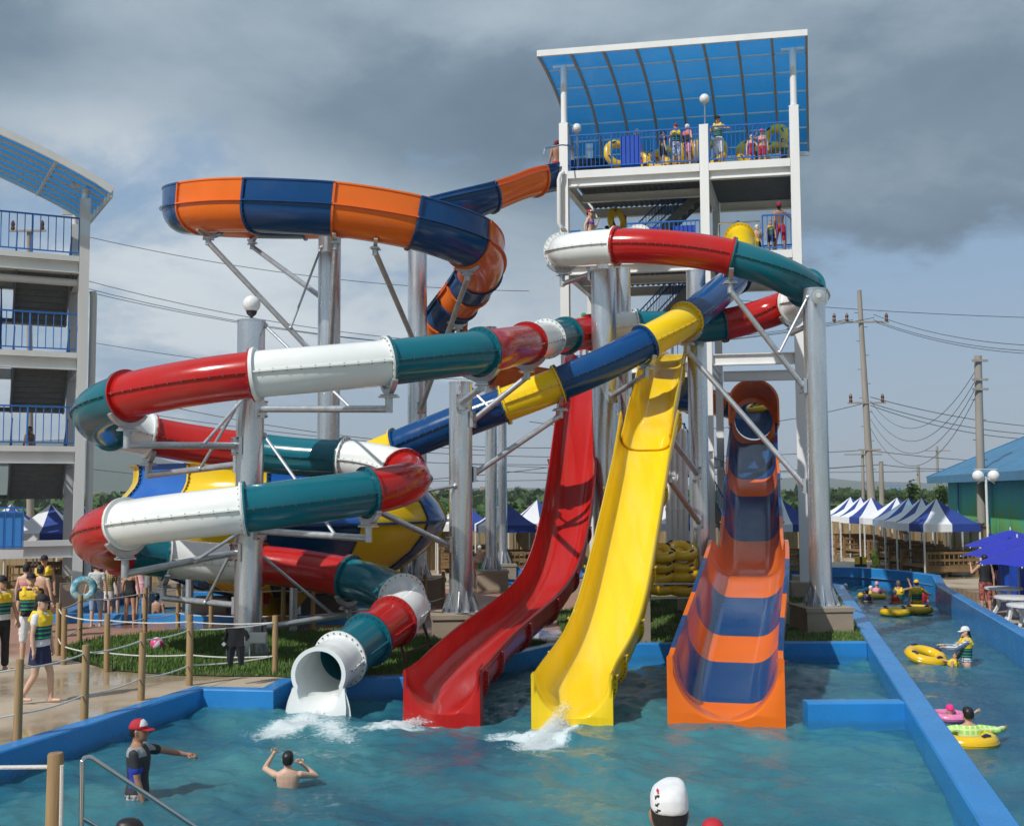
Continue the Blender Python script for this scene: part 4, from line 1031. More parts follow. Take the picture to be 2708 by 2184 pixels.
for i,z in enumerate(zf):
    full = i<2
    mb=MB()
    def fr(a,b_,h=.30): 
        mb.ibeam(a-Z_*.27,b_-Z_*.27,.2,h,PAINTW); mb.beam(a-Z_*.02+Vector((0,0,0)),b_-Z_*.02,.10,.16,PAINTW)
    us=[(0,um),(um,TW)] if full else [(0,um)]
    for a,b_ in us:
        fr(T(a+.14,-.02,z-.06),T(b_-.14,-.02,z-.06)); 
    if i in(0,1):
        for a,b_ in us: mb.beam(T(a+.14,-.16,z-.11),T(b_-.14,-.16,z-.11),.02,.24,PAINTW)
    for u in((0,um,TW) if full else (0,um)): mb.ibeam(T(u,.14,z-.3),T(u,TD-.14,z-.3),.18,.3,PAINTW)
    for a,b_ in us: mb.ibeam(T(a+.14,TD,z-.3),T(b_-.14,TD,z-.3),.18,.3,PAINTW)
    mb.ibeam(T(.14,TD*.5,z-.3),T(um-.14,TD*.5,z-.3),.16,.26,PAINTW)
    mb.build('floor_beam',tower,smooth=False)
    # corrugated deck
    mb=MB(); 
    for (ua,ub,va,vb) in ([(0.1,um-.02,-.0,TD),(um+.02,TW-.1,0,TD)] if full else [(0.1,TW*.45,0,TD)]):
        n=int((ub-ua)/.18) if ua<.2 else int((vb-va)/.12); vs=[];fs=[]
        for k in range(n+1):
            for q in(0,1):
                f=(k+q*.5)/(n+.5); zz_=z-.07-(.06 if q else 0)
                if ua<.2: x=ua+(ub-ua)*f; vs+= [T(x,va,zz_),T(x,vb,zz_)]
                else: y=va+(vb-va)*f; vs+=[T(ua,y,zz_),T(ub,y,zz_)]
        for k in range(len(vs)//2-1): fs.append((2*k,2*k+1,2*k+3,2*k+2))
        mb.add(vs,fs,DECKU); mb.add([T(ua,va,z),T(ub,va,z),T(ub,vb,z),T(ua,vb,z)],[(0,1,2,3)],DECKU)
    mb.build('deck_plate',tower,smooth=False)
# railings
rl=railing(tower,T(.2,-.1,zf[0]+.03),T(um-.17,-.1,zf[0]+.03),1.12); railing(tower,T(um+.17,-.1,zf[0]+.03),T(TW-.17,-.1,zf[0]+.03),1.12)
railing(tower,T(.1,TD,zf[0]),T(TW-.1,TD,zf[0]),1.1,sp=.2)
railing(tower,T(TW,.1,zf[0]),T(TW,TD,zf[0]),1.1,sp=.2)
mb=MB(); a=P(1639,355,34.0);b_=P(1695,430,34.0); u0=(Vector((a.x,a.y,0))-TL).dot(U);u1=(Vector((b_.x,b_.y,0))-TL).dot(U)
mb.beam(T(u0,-.05,zf[0]+.55),T(u1,-.05,zf[0]+.55),.03,1.0,PANELB); mb.build('blue_panel',tower,smooth=False)
r2=railing(tower,T(1.95,-.1,zf[1]+.0),T(um-.17,-.1,zf[1]+.0),1.05)
for ua,ub in((2.15,3.0),(3.35,4.2)):
    mb=MB(); mb.beam(T(ua,-.04,zf[1]+.5),T(min(ub,um-.3),-.04,zf[1]+.5),.03,.85,PANELB); mb.build('blue_panel',tower,smooth=False)
railing(tower,T(.2,-.1,zf[1]),T(.5,-.1,zf[1]),.9); railing(tower,T(TW-1.0,-.1,zf[1]),T(TW-.17,-.1,zf[1]),1.1)
railing(tower,T(.1,TD,zf[1]),T(TW-.1,TD,zf[1]),1.1,sp=.2)
for i in(2,3): 
    railing(tower,T(.2,TD,zf[i]),T(TW*.45,TD,zf[i]),1.1,sp=.2); railing(tower,T(.2,-.05,zf[i]),T(1.2,-.05,zf[i]),1.1,sp=.2)
# stairs between levels (left bay)
def stairs(root,a,b_,w_,side,n=12,m=STAIR,rail=True):
    a=Vector(a);b_=Vector(b_); d=b_-a; hd_=Vector((d.x,d.y,0)).normalized(); s=Vector((-hd_.y,hd_.x,0)); mb=MB()
    for q in(-1,1): mb.beam(a+s*q*w_/2,b_+s*q*w_/2,.05,.28,m)
    for k in range(n):
        p=a.lerp(b_,(k+.5)/n); mb.box(p,(d.xy.length/n+.03,w_,.03),m,rz=math.atan2(hd_.y,hd_.x)); 
        mb.box(p-hd_*(d.xy.length/n/2)-Vector((0,0,d.z/n/2)),(.015,w_,abs(d.z)/n),m,rz=math.atan2(hd_.y,hd_.x))
    o=mb.build('stair_flight',root,smooth=False)
    if rail:
        for q in(-1,1):
            rb=MB(); za=Vector((0,0,1))
            for hh in(.35,1.0): rb.beam(a+s*q*w_/2+za*hh,b_+s*q*w_/2+za*hh,.04,.04,RAILB)
            for k in range(0,n*2+1): p=a.lerp(b_,k/(n*2))+s*q*w_/2; rb.beam(p+za*.1,p+za*1.0,.02,.02,RAILB,up=hd_)
            rb.build('stair_rail',o,smooth=False)
    return o
for i in range(3):
    z1,z0=zf[i],zf[i+1]; zm=(z0+z1)/2
    stairs(tower,T(.9,TD-.6,z0),T(um-.5,TD-.6,z1-.05),.95,1,14)
stairs(tower,T(um+1.2,TD*.55,0),T(um-1.0,TD*.55,4.3),.95,1,20)
# lower beams on the right bay
mb=MB(); 
za=zat(2000,947,33.2); mb.ibeam(T(um+.15,0,za),T(TW-.14,0,za),.2,.34,PAINTW); mb.build('floor_beam',tower,smooth=False); mb=MB(); zb=zat(2000,992,37.2); mb.ibeam(T(um+.15,TD-.1,zb),T(TW-.14,TD-.1,zb),.2,.34,PAINTW); mb.build('floor_beam',tower,smooth=False)
# drain pipes
for k,uu in enumerate((1776,1791,1806,1820)):
    pa=P(uu-8,1320,31.6); mb=MB(); q=Vector((pa.x,pa.y,0)); z1=4.9 if k%2 else 5.3; mb.tube([q+Z_*.9,q+Z_*z1],.085,PAINTW,12); mb.tube([q+Z_*2.6,q+Z_*2.68],.10,PAINTW,12); mb.build('drain_pipe',tower)
pa=P(1758,1320,32.0); mb=MB(); mb.ibeam(P(1752,1203,31.7),P(1885,1203,31.9),.12,.22,PAINTW); mb.build('pipe_bracket',tower,smooth=False)
mb=MB(); q=P(1477,560,34.2); mb.tube([P(1490,455,34.3),P(1482,462,34.2),P(1478,475,34.2),P(1478,590,34.2),P(1484,602,34.2),P(1492,606,34.3)],.065,PAINTW,10); mb.build('drain_pipe',tower)
# canopy
can=[];NV=18; v0,v1=-.85,TD+.25; zc0=zat(2139,402,37.5); zc1=zat(2137,98,32.6)
def cz(v): q=(v-v0)/(v1-v0); return zc0+(zc1-zc0)*math.sqrt(max(0,1-q**1.9))
vsx=[v0+(v1-v0)*math.sin(k/NV*math.pi/2)**1.0 for k in range(NV+1)]
u_a=-.62;u_b=TW+.42
mb=MB(); vs=[]
for v in vsx:
    for u in(u_a,u_b): vs.append(T(u,v,cz(v)))
mb.add(vs,[(2*k,2*k+1,2*k+3,2*k+2) for k in range(NV)],ROOFM); roof=mb.build('canopy',tower,angle=60)
mb=MB(); RIBM=mat('canopy_rib',(.34,.32,.29),rough=.5)
for k in range(9):
    u=u_a+(u_b-u_a)*k/8
    for j in range(NV): mb.beam(T(u,vsx[j],cz(vsx[j])-.05),T(u,vsx[j+1],cz(vsx[j+1])-.05),.075,.09,RIBM,up=V)
for j in range(1,7):
    q=j/6.5; k=q*NV; i=int(k); 
    v=v0+(v1-v0)*math.sin(min(1,q*1.0)*math.pi/2*.98); mb.beam(T(u_a,v,cz(v)-.03),T(u_b,v,cz(v)-.03),.05,.05,mat('canopy_purlin',(.55,.62,.66),rough=.5),up=V)
mb.build('canopy_frame',roof,smooth=False)
mb=MB(); mb.beam(T(u_a-.03,v0,cz(v0)+.0),T(u_b+.03,v0,cz(v0)+.0),.08,.19,PAINTW); mb.build('canopy_fascia',roof,smooth=False); mb=MB(); mb.beam(T(u_b+.02,v1,zc0-.1),T(u_a,v1,zc0-.1),.1,.12,PAINTW)
mb.build('canopy_fascia',roof,smooth=False)
for u,zt in((0,zat(1493,330,34.5)),(TW,zat(2100,283,33.2))):
    mb=MB(); mb.tube([T(u,0,zt-.02),T(u,0,cz(0)-.08)],.10,PAINTW,16); mb.beam(T(u-.35,0,cz(0)-.10),T(u+.35,0,cz(0)-.10),.08,.07,PAINTW); mb.lathe(T(u,0,zt),[(0,.02),(.17,.02),(.17,0)],PAINTW,12); mb.build('canopy_post',tower)
for u in(0,um,TW):
    mb=MB(); mb.tube([T(u,TD,zf[0]+2.2),T(u,TD,cz(TD)-.08)],.09,PAINTW,12); mb.build('canopy_post',tower)
# globe lamps on the top deck
def deckglobe(u,v,Yd,zb,r,lab):
    p=P(u,v,Yd); o=thing('globe_lamp',lab,'lamp',(p.x,p.y,zb)); mb=MB(); mb.sphere(p,r,GLOBE,20,14); mb.build('globe',o); mb=MB(); mb.tube([(p.x,p.y,zb),(p.x,p.y,p.z-r*.9)],.025,CHROME,8); mb.lathe((p.x,p.y,p.z-r-.02),[(0,-.03),(.05,-.03),(.09,.04),(0,.05)],STEELD,12); mb.build('lamp_pole',o); return o
deckglobe(1863,262,33.6,P(1863,333,33.6).z,.155,'white globe lamp on a short pole above the middle tower column'); deckglobe(1525,340,34.8,zf[0],.155,'white globe lamp at the left end of the top deck railing'); deckglobe(1684,350,37.4,zf[0],.12,'white globe lamp at the back of the top deck, behind the blue panel')
# chrome grab rails at slide starts
def grab(pts,lab,r=.025):
    o=thing('grab_rail',lab,'handrail',tuple(pts[0])); mb=MB(); mb.tube(pts,r,CHROME,8); mb.build('rail_tube',o); return o
grab([P(1438,408,33.0),P(1440,393,33.0),P(1484,384,33.8),P(1530,387,35)],'chrome grab rail above the raft slide start'); grab([P(1900,625,33),P(1900,592,33),P(2010,585,33),P(2012,605,33)],'chrome grab rail over the yellow tube entrance')
# ---- left stair tower
cL=P(221,750,32.0); cL=Vector((cL.x,cL.y,0)); aL=R(26); UL=Vector((math.cos(aL),math.sin(aL),0)); VL=Vector((-UL.y,UL.x,0)); LD=3.5
def TLf(u,v,z): return cL+UL*u+VL*v+Z_*z
lt=thing('stair_tower','pale grey steel stair tower with an arched blue canopy at the left edge','tower',tuple(cL))
zl=[zat(210,668,32.0),zat(210,918,32.0),zat(205,1188,32.0),zat(200,1445,32.0)-.3]
zl=[zat(215,690,32),zat(212,944,32),zat(205,1190,32),1.75]
ztop=zat(228,527,32)
for u,v in((0,0),(-5.5,0),(0,LD),(-5.5,LD)):
    mb=MB(); hcol(mb,TLf(u,v,0),.5,ztop,.27,PAINTG,UL); mb.build('column',lt,smooth=False)
    mb=MB(); p=TLf(u,v,.3); mb.box(p,(.85,.85,.65),CONC,rz=aL); mb.build('pedestal',lt,smooth=False)
for i,z in enumerate(zl):
    mb=MB()
    for v in(0,LD): mb.ibeam(TLf(-5.4,v,z-.23),TLf(-.14,v,z-.23),.2,.32,PAINTG)
    mb.beam(TLf(-5.4,-.03,z+.02),TLf(-.14,-.03,z+.02),.2,.16,PAINTG)
    for u in(0,-5.5): mb.ibeam(TLf(u,.14,z-.23),TLf(u,LD-.14,z-.23),.2,.32,PAINTG)
    mb.build('floor_beam',lt,smooth=False)
    mb=MB(); mb.add([TLf(-5.4,0.05,z),TLf(0,.05,z),TLf(0,1.3,z),TLf(-5.4,1.3,z)],[(0,1,2,3)],DECKU); mb.beam(TLf(-5.4,1.3,z-.1),TLf(0,1.3,z-.1),.06,.2,PAINTG)
    if i==0: mb.add([TLf(-5.4,0.05,z-.02),TLf(0,.05,z-.02),TLf(0,LD,z-.02),TLf(-5.4,LD,z-.02)],[(0,1,2,3)],DECKU)
    mb.build('deck_plate',lt,smooth=False)
    if i<3:
        railing(lt,TLf(-5.3,-.05,z+.1),TLf(-.16,-.05,z+.1),1.12,sp=.2); railing(lt,TLf(0,.15,z+.1),TLf(0,1.3,z+.1),1.0,sp=.25)
        zz2=zl[i+1] ; stairs(lt,TLf(-1.0,LD-.3,(z+zz2)/2),TLf(-1.0,1.3,z-.05),1.5,1,9); stairs(lt,TLf(-2.75,1.3,zz2),TLf(-2.75,LD-.3,(z+zz2)/2),1.3,1,9)
        mb=MB(); mb.box(TLf(-1.9,LD-.1,(z+zz2)/2),(3.4,.5,.12),STAIR,rz=aL); mb.build('stair_landing',lt,smooth=False)
mb=MB(); mb.tube([TLf(-5.5,.25,zl[0]-.6),TLf(-.1,.25,zl[0]-.62)],.11,PAINTG,12); mb.tube([TLf(.28,.2,zl[0]-.85),TLf(.3,.2,zl[0]-1.05),TLf(.3,.2,zl[1]),TLf(.3,.2,.5)],.10,PAINTG,12); mb.build('drain_pipe',lt)
# blue boarded box at the bottom
mb=MB(); a=P(5,1450,30.2);b_=P(58,1452,30.4); zz0=zat(30,1452,30.3)
mb.beam(P(-60,1400,30.2),P(60,1400,30.6),.03,1.0,mat('mesh_blue',(.05,.25,.62),rough=.4)); mb.build('blue_panel',lt,smooth=False); railing(lt,P(-60,1455,30.1),P(60,1455,30.5),1.15,sp=.2)
mb=MB(); mb.beam(P(-80,1464,30.1),P(62,1464,30.6),.3,.22,PAINTG); mb.build('landing_beam',lt,smooth=False)
# canopy arch
ze=zat(298,505,31.2); Rr=6.6; 
pe=P(298,505,31.2); pr_=G(240,576,ze); FC=Vector((pe.x,pe.y,0)); CV=(Vector((pr_.x,pr_.y,0))-FC); CL_=CV.length*1.12; CV.normalize()
def az_(x): return 2.25*math.sin(min(1,x/8.0)*math.pi/2)**.88
def CP(x,v,dz=0): return FC-UL*x+CV*v+Z_*(ze+az_(x)+dz)
NA=20; XM=8.5
mb=MB(); vs=[]
for k in range(NA+1):
    for v in(0,CL_): vs.append(CP(k/NA*XM,v))
mb.add(vs,[(2*k,2*k+1,2*k+3,2*k+2) for k in range(NA)],ROOFM); lr=mb.build('canopy',lt,angle=60)
mb=MB(); LR=mat('canopy_rib_light',(.50,.55,.58),rough=.5)
for j in range(8):
    v=CL_*j/7; big=j in(0,7)
    for k in range(NA):
        x0=k/NA*XM;x1=(k+1)/NA*XM
        mb.beam(CP(x0,v,0 if big else -.05),CP(x1,v,0 if big else -.05),.10 if big else .26,.20 if big else .02,PAINTG if big else LR)
for x in(0.02,1.5,3.1,4.8,6.5): mb.beam(CP(x,0,-.10),CP(x,CL_,-.10),.07,.08 if x>.1 else .2,PAINTG)
mb.build('canopy_frame',lr,smooth=False)
for v in(0,LD):
    mb=MB(); zq=ze+az_(1.2)-.1; mb.tube([TLf(0,v,ztop),TLf(0,v,zq-.1)],.10,PAINTG,14); mb.beam(TLf(-.4,v,zq-.2),TLf(.4,v,zq-.12),.12,.1,PAINTG); mb.build('canopy_post',lt)
# ================================================================ rope fence
def woodpost(u,v,h=1.02,r=.052,lab='',top=None,grp='wooden rope fence posts',p=None):
    q=p if p is not None else G(u,v); o=thing('fence_post',lab,'post',(q.x,q.y,0),grp); mb=MB()
    rg=random.Random(int(q.x*100)); lean=Vector((rg.uniform(-.01,.01),rg.uniform(-.01,.01),0))
    mb.tube([q-Vector((0,0,.02)),q+Vector((0,0,h*.5))+lean*.5,q+Vector((0,0,h-.012))+lean,q+Vector((0,0,h))+lean],[r*1.03,r,r*.98,r*.86],WOOD,16); mb.build('post_shaft',o); return q
def rope(a,b_,r=.012,sag=.06,lab='white rope',grp='white fence ropes'):
    a=Vector(a);b_=Vector(b_); o=MB(); n=12
    pts=[a.lerp(b_,i/n)-Vector((0,0,sag*4*(i/n)*(1-i/n))) for i in range(n+1)]; o.tube(pts,r,ROPE,7); q=o.build('fence_rope',org=a); tag(q,lab,'rope',grp); return q
fp={}
def FPp(k,*a,**b): fp[k]=woodpost(*a,**b)
FPp('a0',46,1957,lab='wooden post nearest the left edge in the row of posts along the pool wall')
FPp('a1',223,1900,lab='second wooden post from the left along the pool wall, right of the walking woman')
FPp('a2',373,1851,lab='third wooden post from the left along the pool wall, in front of the pink ball')
FPp('a3',501,1812,lab='fourth wooden post along the pool wall, at the corner where the blue wall turns')
FPp('a4',727,1785,lab='wooden post between the wetsuit and the white tube outlet')
FPp('b0',168,1757,lab='front one of the two close-set wooden posts at the left tip of the grass')
FPp('b1',282,1776,lab='wooden post on the front edge of the grass, left of the pink ball')
FPp('b2',499,1782,lab='wooden post on the grass edge right behind the wall corner post')
FPp('c0',153,1733,lab='rear one of the two close-set wooden posts at the left tip of the grass')
FPp('c1',210,1702,lab='wooden post behind the grass, left of the man in the patterned shirt')
FPp('c2',383,1674,lab='wooden post on the rear side of the grass, beside the woman in black')
FPp('c3',470,1657,lab='wooden post in front of the left tan pedestal')
FPp('c4',558,1665,lab='wooden post just left of the lamp column foot')
FPp('c5',748,1665,lab='wooden post behind the grass, right of the lamp column')
FPp('c6',827,1664,lab='wooden post behind the teal and red tubes')
FPp('c7',1124,1625,lab='left wooden post of the pair beside the middle column')
FPp('c8',1173,1612,lab='right wooden post of the pair beside the middle column')
zt=Vector((0,0,1))
def run(keys,h=(.90,.33),lab=''):
    for i in range(len(keys)-1):
        for hh,nm in zip(h,('upper','lower')):
            a=fp[keys[i]]+zt*hh;b_=fp[keys[i+1]]+zt*hh; rope(a,b_,sag=.035,lab='%s white rope %s'%(nm,lab[i]))
run(['a0','a1','a2','a3','a4'],lab=['between the first two posts along the pool wall','between the second and third posts along the pool wall','between the third post and the wall corner post','from the wall corner post to the post by the white outlet'])
run(['c0','b0','b1','b2','a4'],lab=['joining the two close-set posts at the tip of the grass','along the grass edge left of the pink ball','along the grass edge in front of the pink ball','along the grass with the wetsuit on it'])
run(['c0','c1','c2','c3','c4','c5','c6','c7','c8'],lab=['behind the left tip of the grass','behind the grass by the man in the patterned shirt','behind the grass right of the woman in black','in front of the tan pedestals','behind the lamp column','behind the grass right of the lamp column','behind the tube slide end','between the pair of posts by the middle column'])
for hh,nm in((.9,'upper'),(.33,'lower')):
    rope(P(-60,2030,13.0)*1.0*0+fp['a0']+Vector((-1.9,-1.6,hh)),fp['a0']+zt*hh,sag=.05,lab=nm+' white rope leaving the frame left of the first pool wall post')
# near post with rope
q=G(0,2100); qn=P(140,2184,8.7); qn=Vector((qn.x,qn.y,0)); woodpost(0,0,h=P(140,1990,8.7).z,r=.06,p=qn,lab='large wooden post in the left foreground with a rope hanging from it')
rope(qn+Vector((-3,.2,P(140,2027,8.7).z)),qn+Vector((-.03,0,P(140,2027,8.7).z)),r=.016,sag=.02,lab='thick white rope running left from the foreground post'); rope(qn+Vector((.07,-.03,P(140,2020,8.7).z)),qn+Vector((.075,-.03,.1)),r=.015,sag=0,lab='thick white rope hanging down the right side of the foreground post')
# stainless pool handrail
hr=thing('pool_handrail','curved stainless steel pool handrail in the left foreground','handrail',tuple(P(212,2184,9.4)))
mb=MB(); r0=P(214,2300,9.4);r1=P(217,2030,9.4); cc=[r0,r1,P(218,2012,9.4),P(224,2003,9.42),P(233,2001,9.44),P(243,2004,9.46),P(252,2009,9.48),P(512,2184,9.9),P(620,2255,10.1)]
mb.tube(cc,.021,CHROME,14); mb.tube([P(216,2162,9.4),P(262,2190,9.5),P(330,2235,9.7)],.019,CHROME,12); mb.build('rail_tube',hr)
# wetsuit on the rope
ws=thing('wetsuit','black short wetsuit hanging over the rope near the lamp column','wetsuit',tuple(P(622,1660,18.6)))
Yd=18.45; NEO=mat('neoprene',(.007,.007,.009),rough=.8,var=.4,scale=10)
def slab(mb,quads,th=.035,n=6):
    """soft cloth slab: rows of (left pixel, right pixel) with a little thickness and folds"""
    vs=[];K_=len(quads)
    for s_ in(-1,1):
        for r_,(a,b_) in enumerate(quads):
            for k in range(n+1):
                f=k/n; p=P(a[0]+(b_[0]-a[0])*f,a[1]+(b_[1]-a[1])*f,Yd); e=math.sin(math.pi*min(1,max(0,f)))**.5; vs.append(p+Vector((0,s_*th*e+.012*math.sin(f*9+r_*.8),0)))
    m=n+1; fs=[]
    for s_ in(0,1):
        for r_ in range(K_-1):
            for k in range(n): fs.append((s_*K_*m+r_*m+k,s_*K_*m+r_*m+k+1,s_*K_*m+(r_+1)*m+k+1,s_*K_*m+(r_+1)*m+k))
    mb.add(vs,fs,NEO)
mb=MB()
slab(mb,[((597,1661),(647,1660)),((600,1675),(646,1674)),((601,1695),(646,1694)),((599,1710),(647,1708))]); slab(mb,[((599,1709),(624,1709)),((599,1735),(619,1735)),((601,1758),(616,1760))]); slab(mb,[((621,1709),(647,1708)),((627,1735),(647,1733)),((631,1759),(645,1757))])
slab(mb,[((597,1663),(603,1672)),((593,1680),(601,1690)),((590,1694),(598,1703))],n=3); slab(mb,[((645,1662),(643,1676)),((654,1668),(648,1684)),((661,1684),(651,1696))],n=3)
mb.build('suit_body',ws)
mb=MB(); mb.tube([P(589,1700,Yd-.06),P(595,1706,Yd-.06)],.03,mat('grey_trim',(.4,.42,.43)),8); mb.build('cuff',ws)
# beach ball
bp=G(415,1722); o=thing('beach_ball','pink and white beach ball on the grass','ball',(bp.x,bp.y,0)); mb=MB(); PINK=mat('vinyl_pink',(.75,.06,.25),rough=.3); VW=mat('vinyl_white',(.75,.65,.68),rough=.3)
M=Matrix.Rotation(.7,3,'X')@Matrix.Rotation(.5,3,'Y'); pr=[(.135*math.sin(R(i*15)),.135*math.cos(R(i*15))) for i in range(13)]
mb.lathe((bp.x,bp.y,.15),pr,PINK,24,mfn=lambda k:PINK if (k//4)%2 else VW,M=M); mb.build('ball_skin',o)
# pedestals without columns (left)
def pedestal(u,v,w_,h,lab,Yd=None):
    p=G(u,v); o=thing('concrete_pedestal',lab,'pedestal',(p.x,p.y,0),'tan concrete pedestals'); mb=MB(); mb.box((p.x,p.y+w_/2,h/2-.05),(w_,w_,h),CONC,rz=.12); mb.box((p.x,p.y+w_/2,h-.06),(w_*1.05,w_*1.05,.12),CONC,rz=.12); mb.build('pedestal_block',o,smooth=False)
pedestal(458,1600,.78,.62,'tan concrete pedestal behind the fence, left of the two by the bowl'); pedestal(548,1646,.82,.58,'tan concrete pedestal close to the lamp column')
pedestal(1125,1600,1.0,.75,'tan concrete pedestal beneath the bowl edge'); pedestal(1672,1700,.7,1.0,'tall tan pedestal at the pool edge between the yellow slide and the banded chute')
# ================================================================ tents
def make_tent():
    o=thing('canopy_tent','','tent',(0,0,0)); s=1.10; e=1.92; mb=MB()
    cs=[(-s,-s),(s,-s),(s,s),(-s,s)]
    for q in range(4):
        a=Vector((*cs[q],e));b_=Vector((*cs[(q+1)%4],e))
        for k in range(2):
            m=TENTB if k else TENTW
            p0=a.lerp(b_,k/2);p1=a.lerp(b_,(k+1)/2); rows=[]
            for j in range(7):
                f=j/6; zc=e+(.92)*(f**1.25); rows+= [Vector((p0.x*(1-f),p0.y*(1-f),zc)),Vector((p1.x*(1-f),p1.y*(1-f),zc))]
            mb.add(rows,[(2*j,2*j+1,2*j+3,2*j+2) for j in range(6)],m)
            mb.add([p0,p1,p1-Vector((0,0,.28)),p0-Vector((0,0,.28))],[(0,1,2,3)],m)
    mb.build('tent_roof',o,smooth=False)
    for x,y in cs:
        mb=MB(); mb.beam((x*.97,y*.97,0),(x*.97,y*.97,1.92),.05,.05,PAINTG,up=Vector((0,1,0))); mb.build('tent_pole',o,smooth=False)
    return o
def place(o,src,x,y,rz,label,z=0,group=None,s=1):
    c=copytree(src); c.location=(x,y,z); c.rotation_euler=(0,0,rz); c['label']=label; c.scale=(s,s,s)
    if group: c['group']=group
    return c
tent0=make_tent(); tents=[]
ordn=['nearest of the right-hand row, in front of the blue-green hall','second striped tent behind the nearest right-hand one','third striped tent in the right-hand row','fourth striped tent in the right-hand row','fifth striped tent in the right-hand row, left of the gap','sixth striped tent in the right-hand row','farthest striped tent of the right-hand row, behind the floodlit column']
TP=[]
for i,pxx in enumerate((870,800,735,680,555,505,455)):
    Yd=41.6+2.7*i; u=2000+pxx/1.8277; p=P(u,1320,Yd); TP.append((p.x,p.y,.12,'blue and white canopy tent, '+ordn[i]))
for u,Yd,lab in((2068,42.5,'blue and white canopy tent seen right beside the banded chute'),(1770,44,'blue and white canopy tent seen through the legs of the slide tower'),(1562,43,'blue and white canopy tent between the red and the yellow slides'),(1335,43,'blue and white canopy tent between the rear slim columns and the red slide'),(1225,45,'blue and white canopy tent just right of the middle column'),
    (135,36.5,'blue and white canopy tent under the stair tower, leftmost one in the photo'),(215,37.8,'blue and white canopy tent behind the main column of the stair tower'),(30,36.5,'blue and white canopy tent partly behind the blue boarded panel'),(1420,45.5,'blue and white canopy tent peeking out right behind the red slide')):
    p=P(u,1320,Yd); TP.append((p.x,p.y,.1,lab))
for x,y,rz,lab in TP: place(None,tent0,x,y,rz,lab,group='blue and white striped canopy tents')
for ch in [q for q in COL.objects if q.parent==tent0]: bpy.data.objects.remove(ch)
bpy.data.objects.remove(tent0)
# wooden day beds
def make_bed():
    o=thing('wooden_platform','','platform',(0,0,0)); mb=MB(); s=.98
    mb.box((0,0,.38),(2*s,2*s,.07),DWOOD)
    for y in(-s,s):
        mb.box((0,y,.27),(2*s,.05,.14),DWOOD)
    mb.build('platform_floor',o,smooth=False)
    for x in(-s,s):
        for y in(-s,s): mb=MB(); mb.box((x*.97,y*.97,.45),(.1,.1,.95),DWOOD); mb.build('leg',o,smooth=False)
    mb=MB()
    for (a,b_) in(((-s,-s),(s,-s)),((s,-s),(s,s)),((-s,s),(s,s))):
        for z in(.62,.88): mb.beam(Vector((*a,z)),Vector((*b_,z)),.05,.08,DWOOD)
        for k in range(12): q=Vector((*a,.45)).lerp(Vector((*b_,.45)),k/11); mb.beam(q,q+Vector((0,0,.42)),.03,.03,DWOOD,up=Vector((0,1,0)))
    mb.build('side_railing',o,smooth=False); return o
bed0=make_bed()
names=['under the nearest right-hand striped tent','under the second right-hand striped tent','under the third right-hand striped tent','under the fourth right-hand striped tent','under the fifth right-hand striped tent','under the sixth right-hand striped tent','under the farthest right-hand striped tent']
bl=[(TP[i][0],TP[i][1],TP[i][2],'brown wooden platform bed with railing '+names[i]) for i in range(7)]+[(TP[7][0],TP[7][1],.1,'brown wooden platform bed right beside the banded chute'),(TP[10][0],TP[10][1],.1,'brown wooden platform bed by the rear slim columns'),(TP[12][0],TP[12][1],.1,'brown wooden platform bed under the leftmost tent'),(TP[13][0],TP[13][1],.1,'brown wooden platform bed under the tent behind the stair tower column'),(TP[11][0],TP[11][1],.1,'brown wooden platform bed just right of the middle column')]
for x,y,rz,lab in bl: place(None,bed0,x,y,rz,lab,group='wooden platform beds under the tents')
for ch in [q for q in COL.objects if q.parent==bed0]: bpy.data.objects.remove(ch)
bpy.data.objects.remove(bed0)
# reed screens
def screen(pts,h,lab):
    mb=MB()
    for i in range(len(pts)-1):
        a=Vector((*pts[i],0));b_=Vector((*pts[i+1],0)); n=max(1,int((b_-a).length/.16)); vs=[];t=(b_-a).normalized(); s=Vector((-t.y,t.x,0)); rr=random.Random(i)
        for k in range(n+1):
            q=a.lerp(b_,k/n)+s*.015*rr.uniform(-1,1); hh=h+rr.uniform(-.02,.02); vs+=[q,q+Vector((0,0,hh))]
        mb.add(vs,[(2*k,2*k+1,2*k+3,2*k+2) for k in range(n)],REED)
        mb.beam(a+Vector((0,0,h-.1))-s*.04,b_+Vector((0,0,h-.1))-s*.04,.04,.05,DWOOD)
        for k in range(int((b_-a).length/2.2)+1): q=a+t*2.2*k-s*.06; mb.beam(q,q+Vector((0,0,h+.05)),.06,.06,DWOOD,up=Vector((0,1,0)))
    o=mb.build('reed_fence',smooth=False); tag(o,lab,'fence')
screen([(-26,40.5),(-9,41.5),(-2,46.8),(12.0,47.2)],1.85,'long light brown reed screen fence behind the tents'); screen([(12.0,64),(20.2,63),(18.4,43.2)],1.85,'light brown reed screen running back behind the right-hand tents')
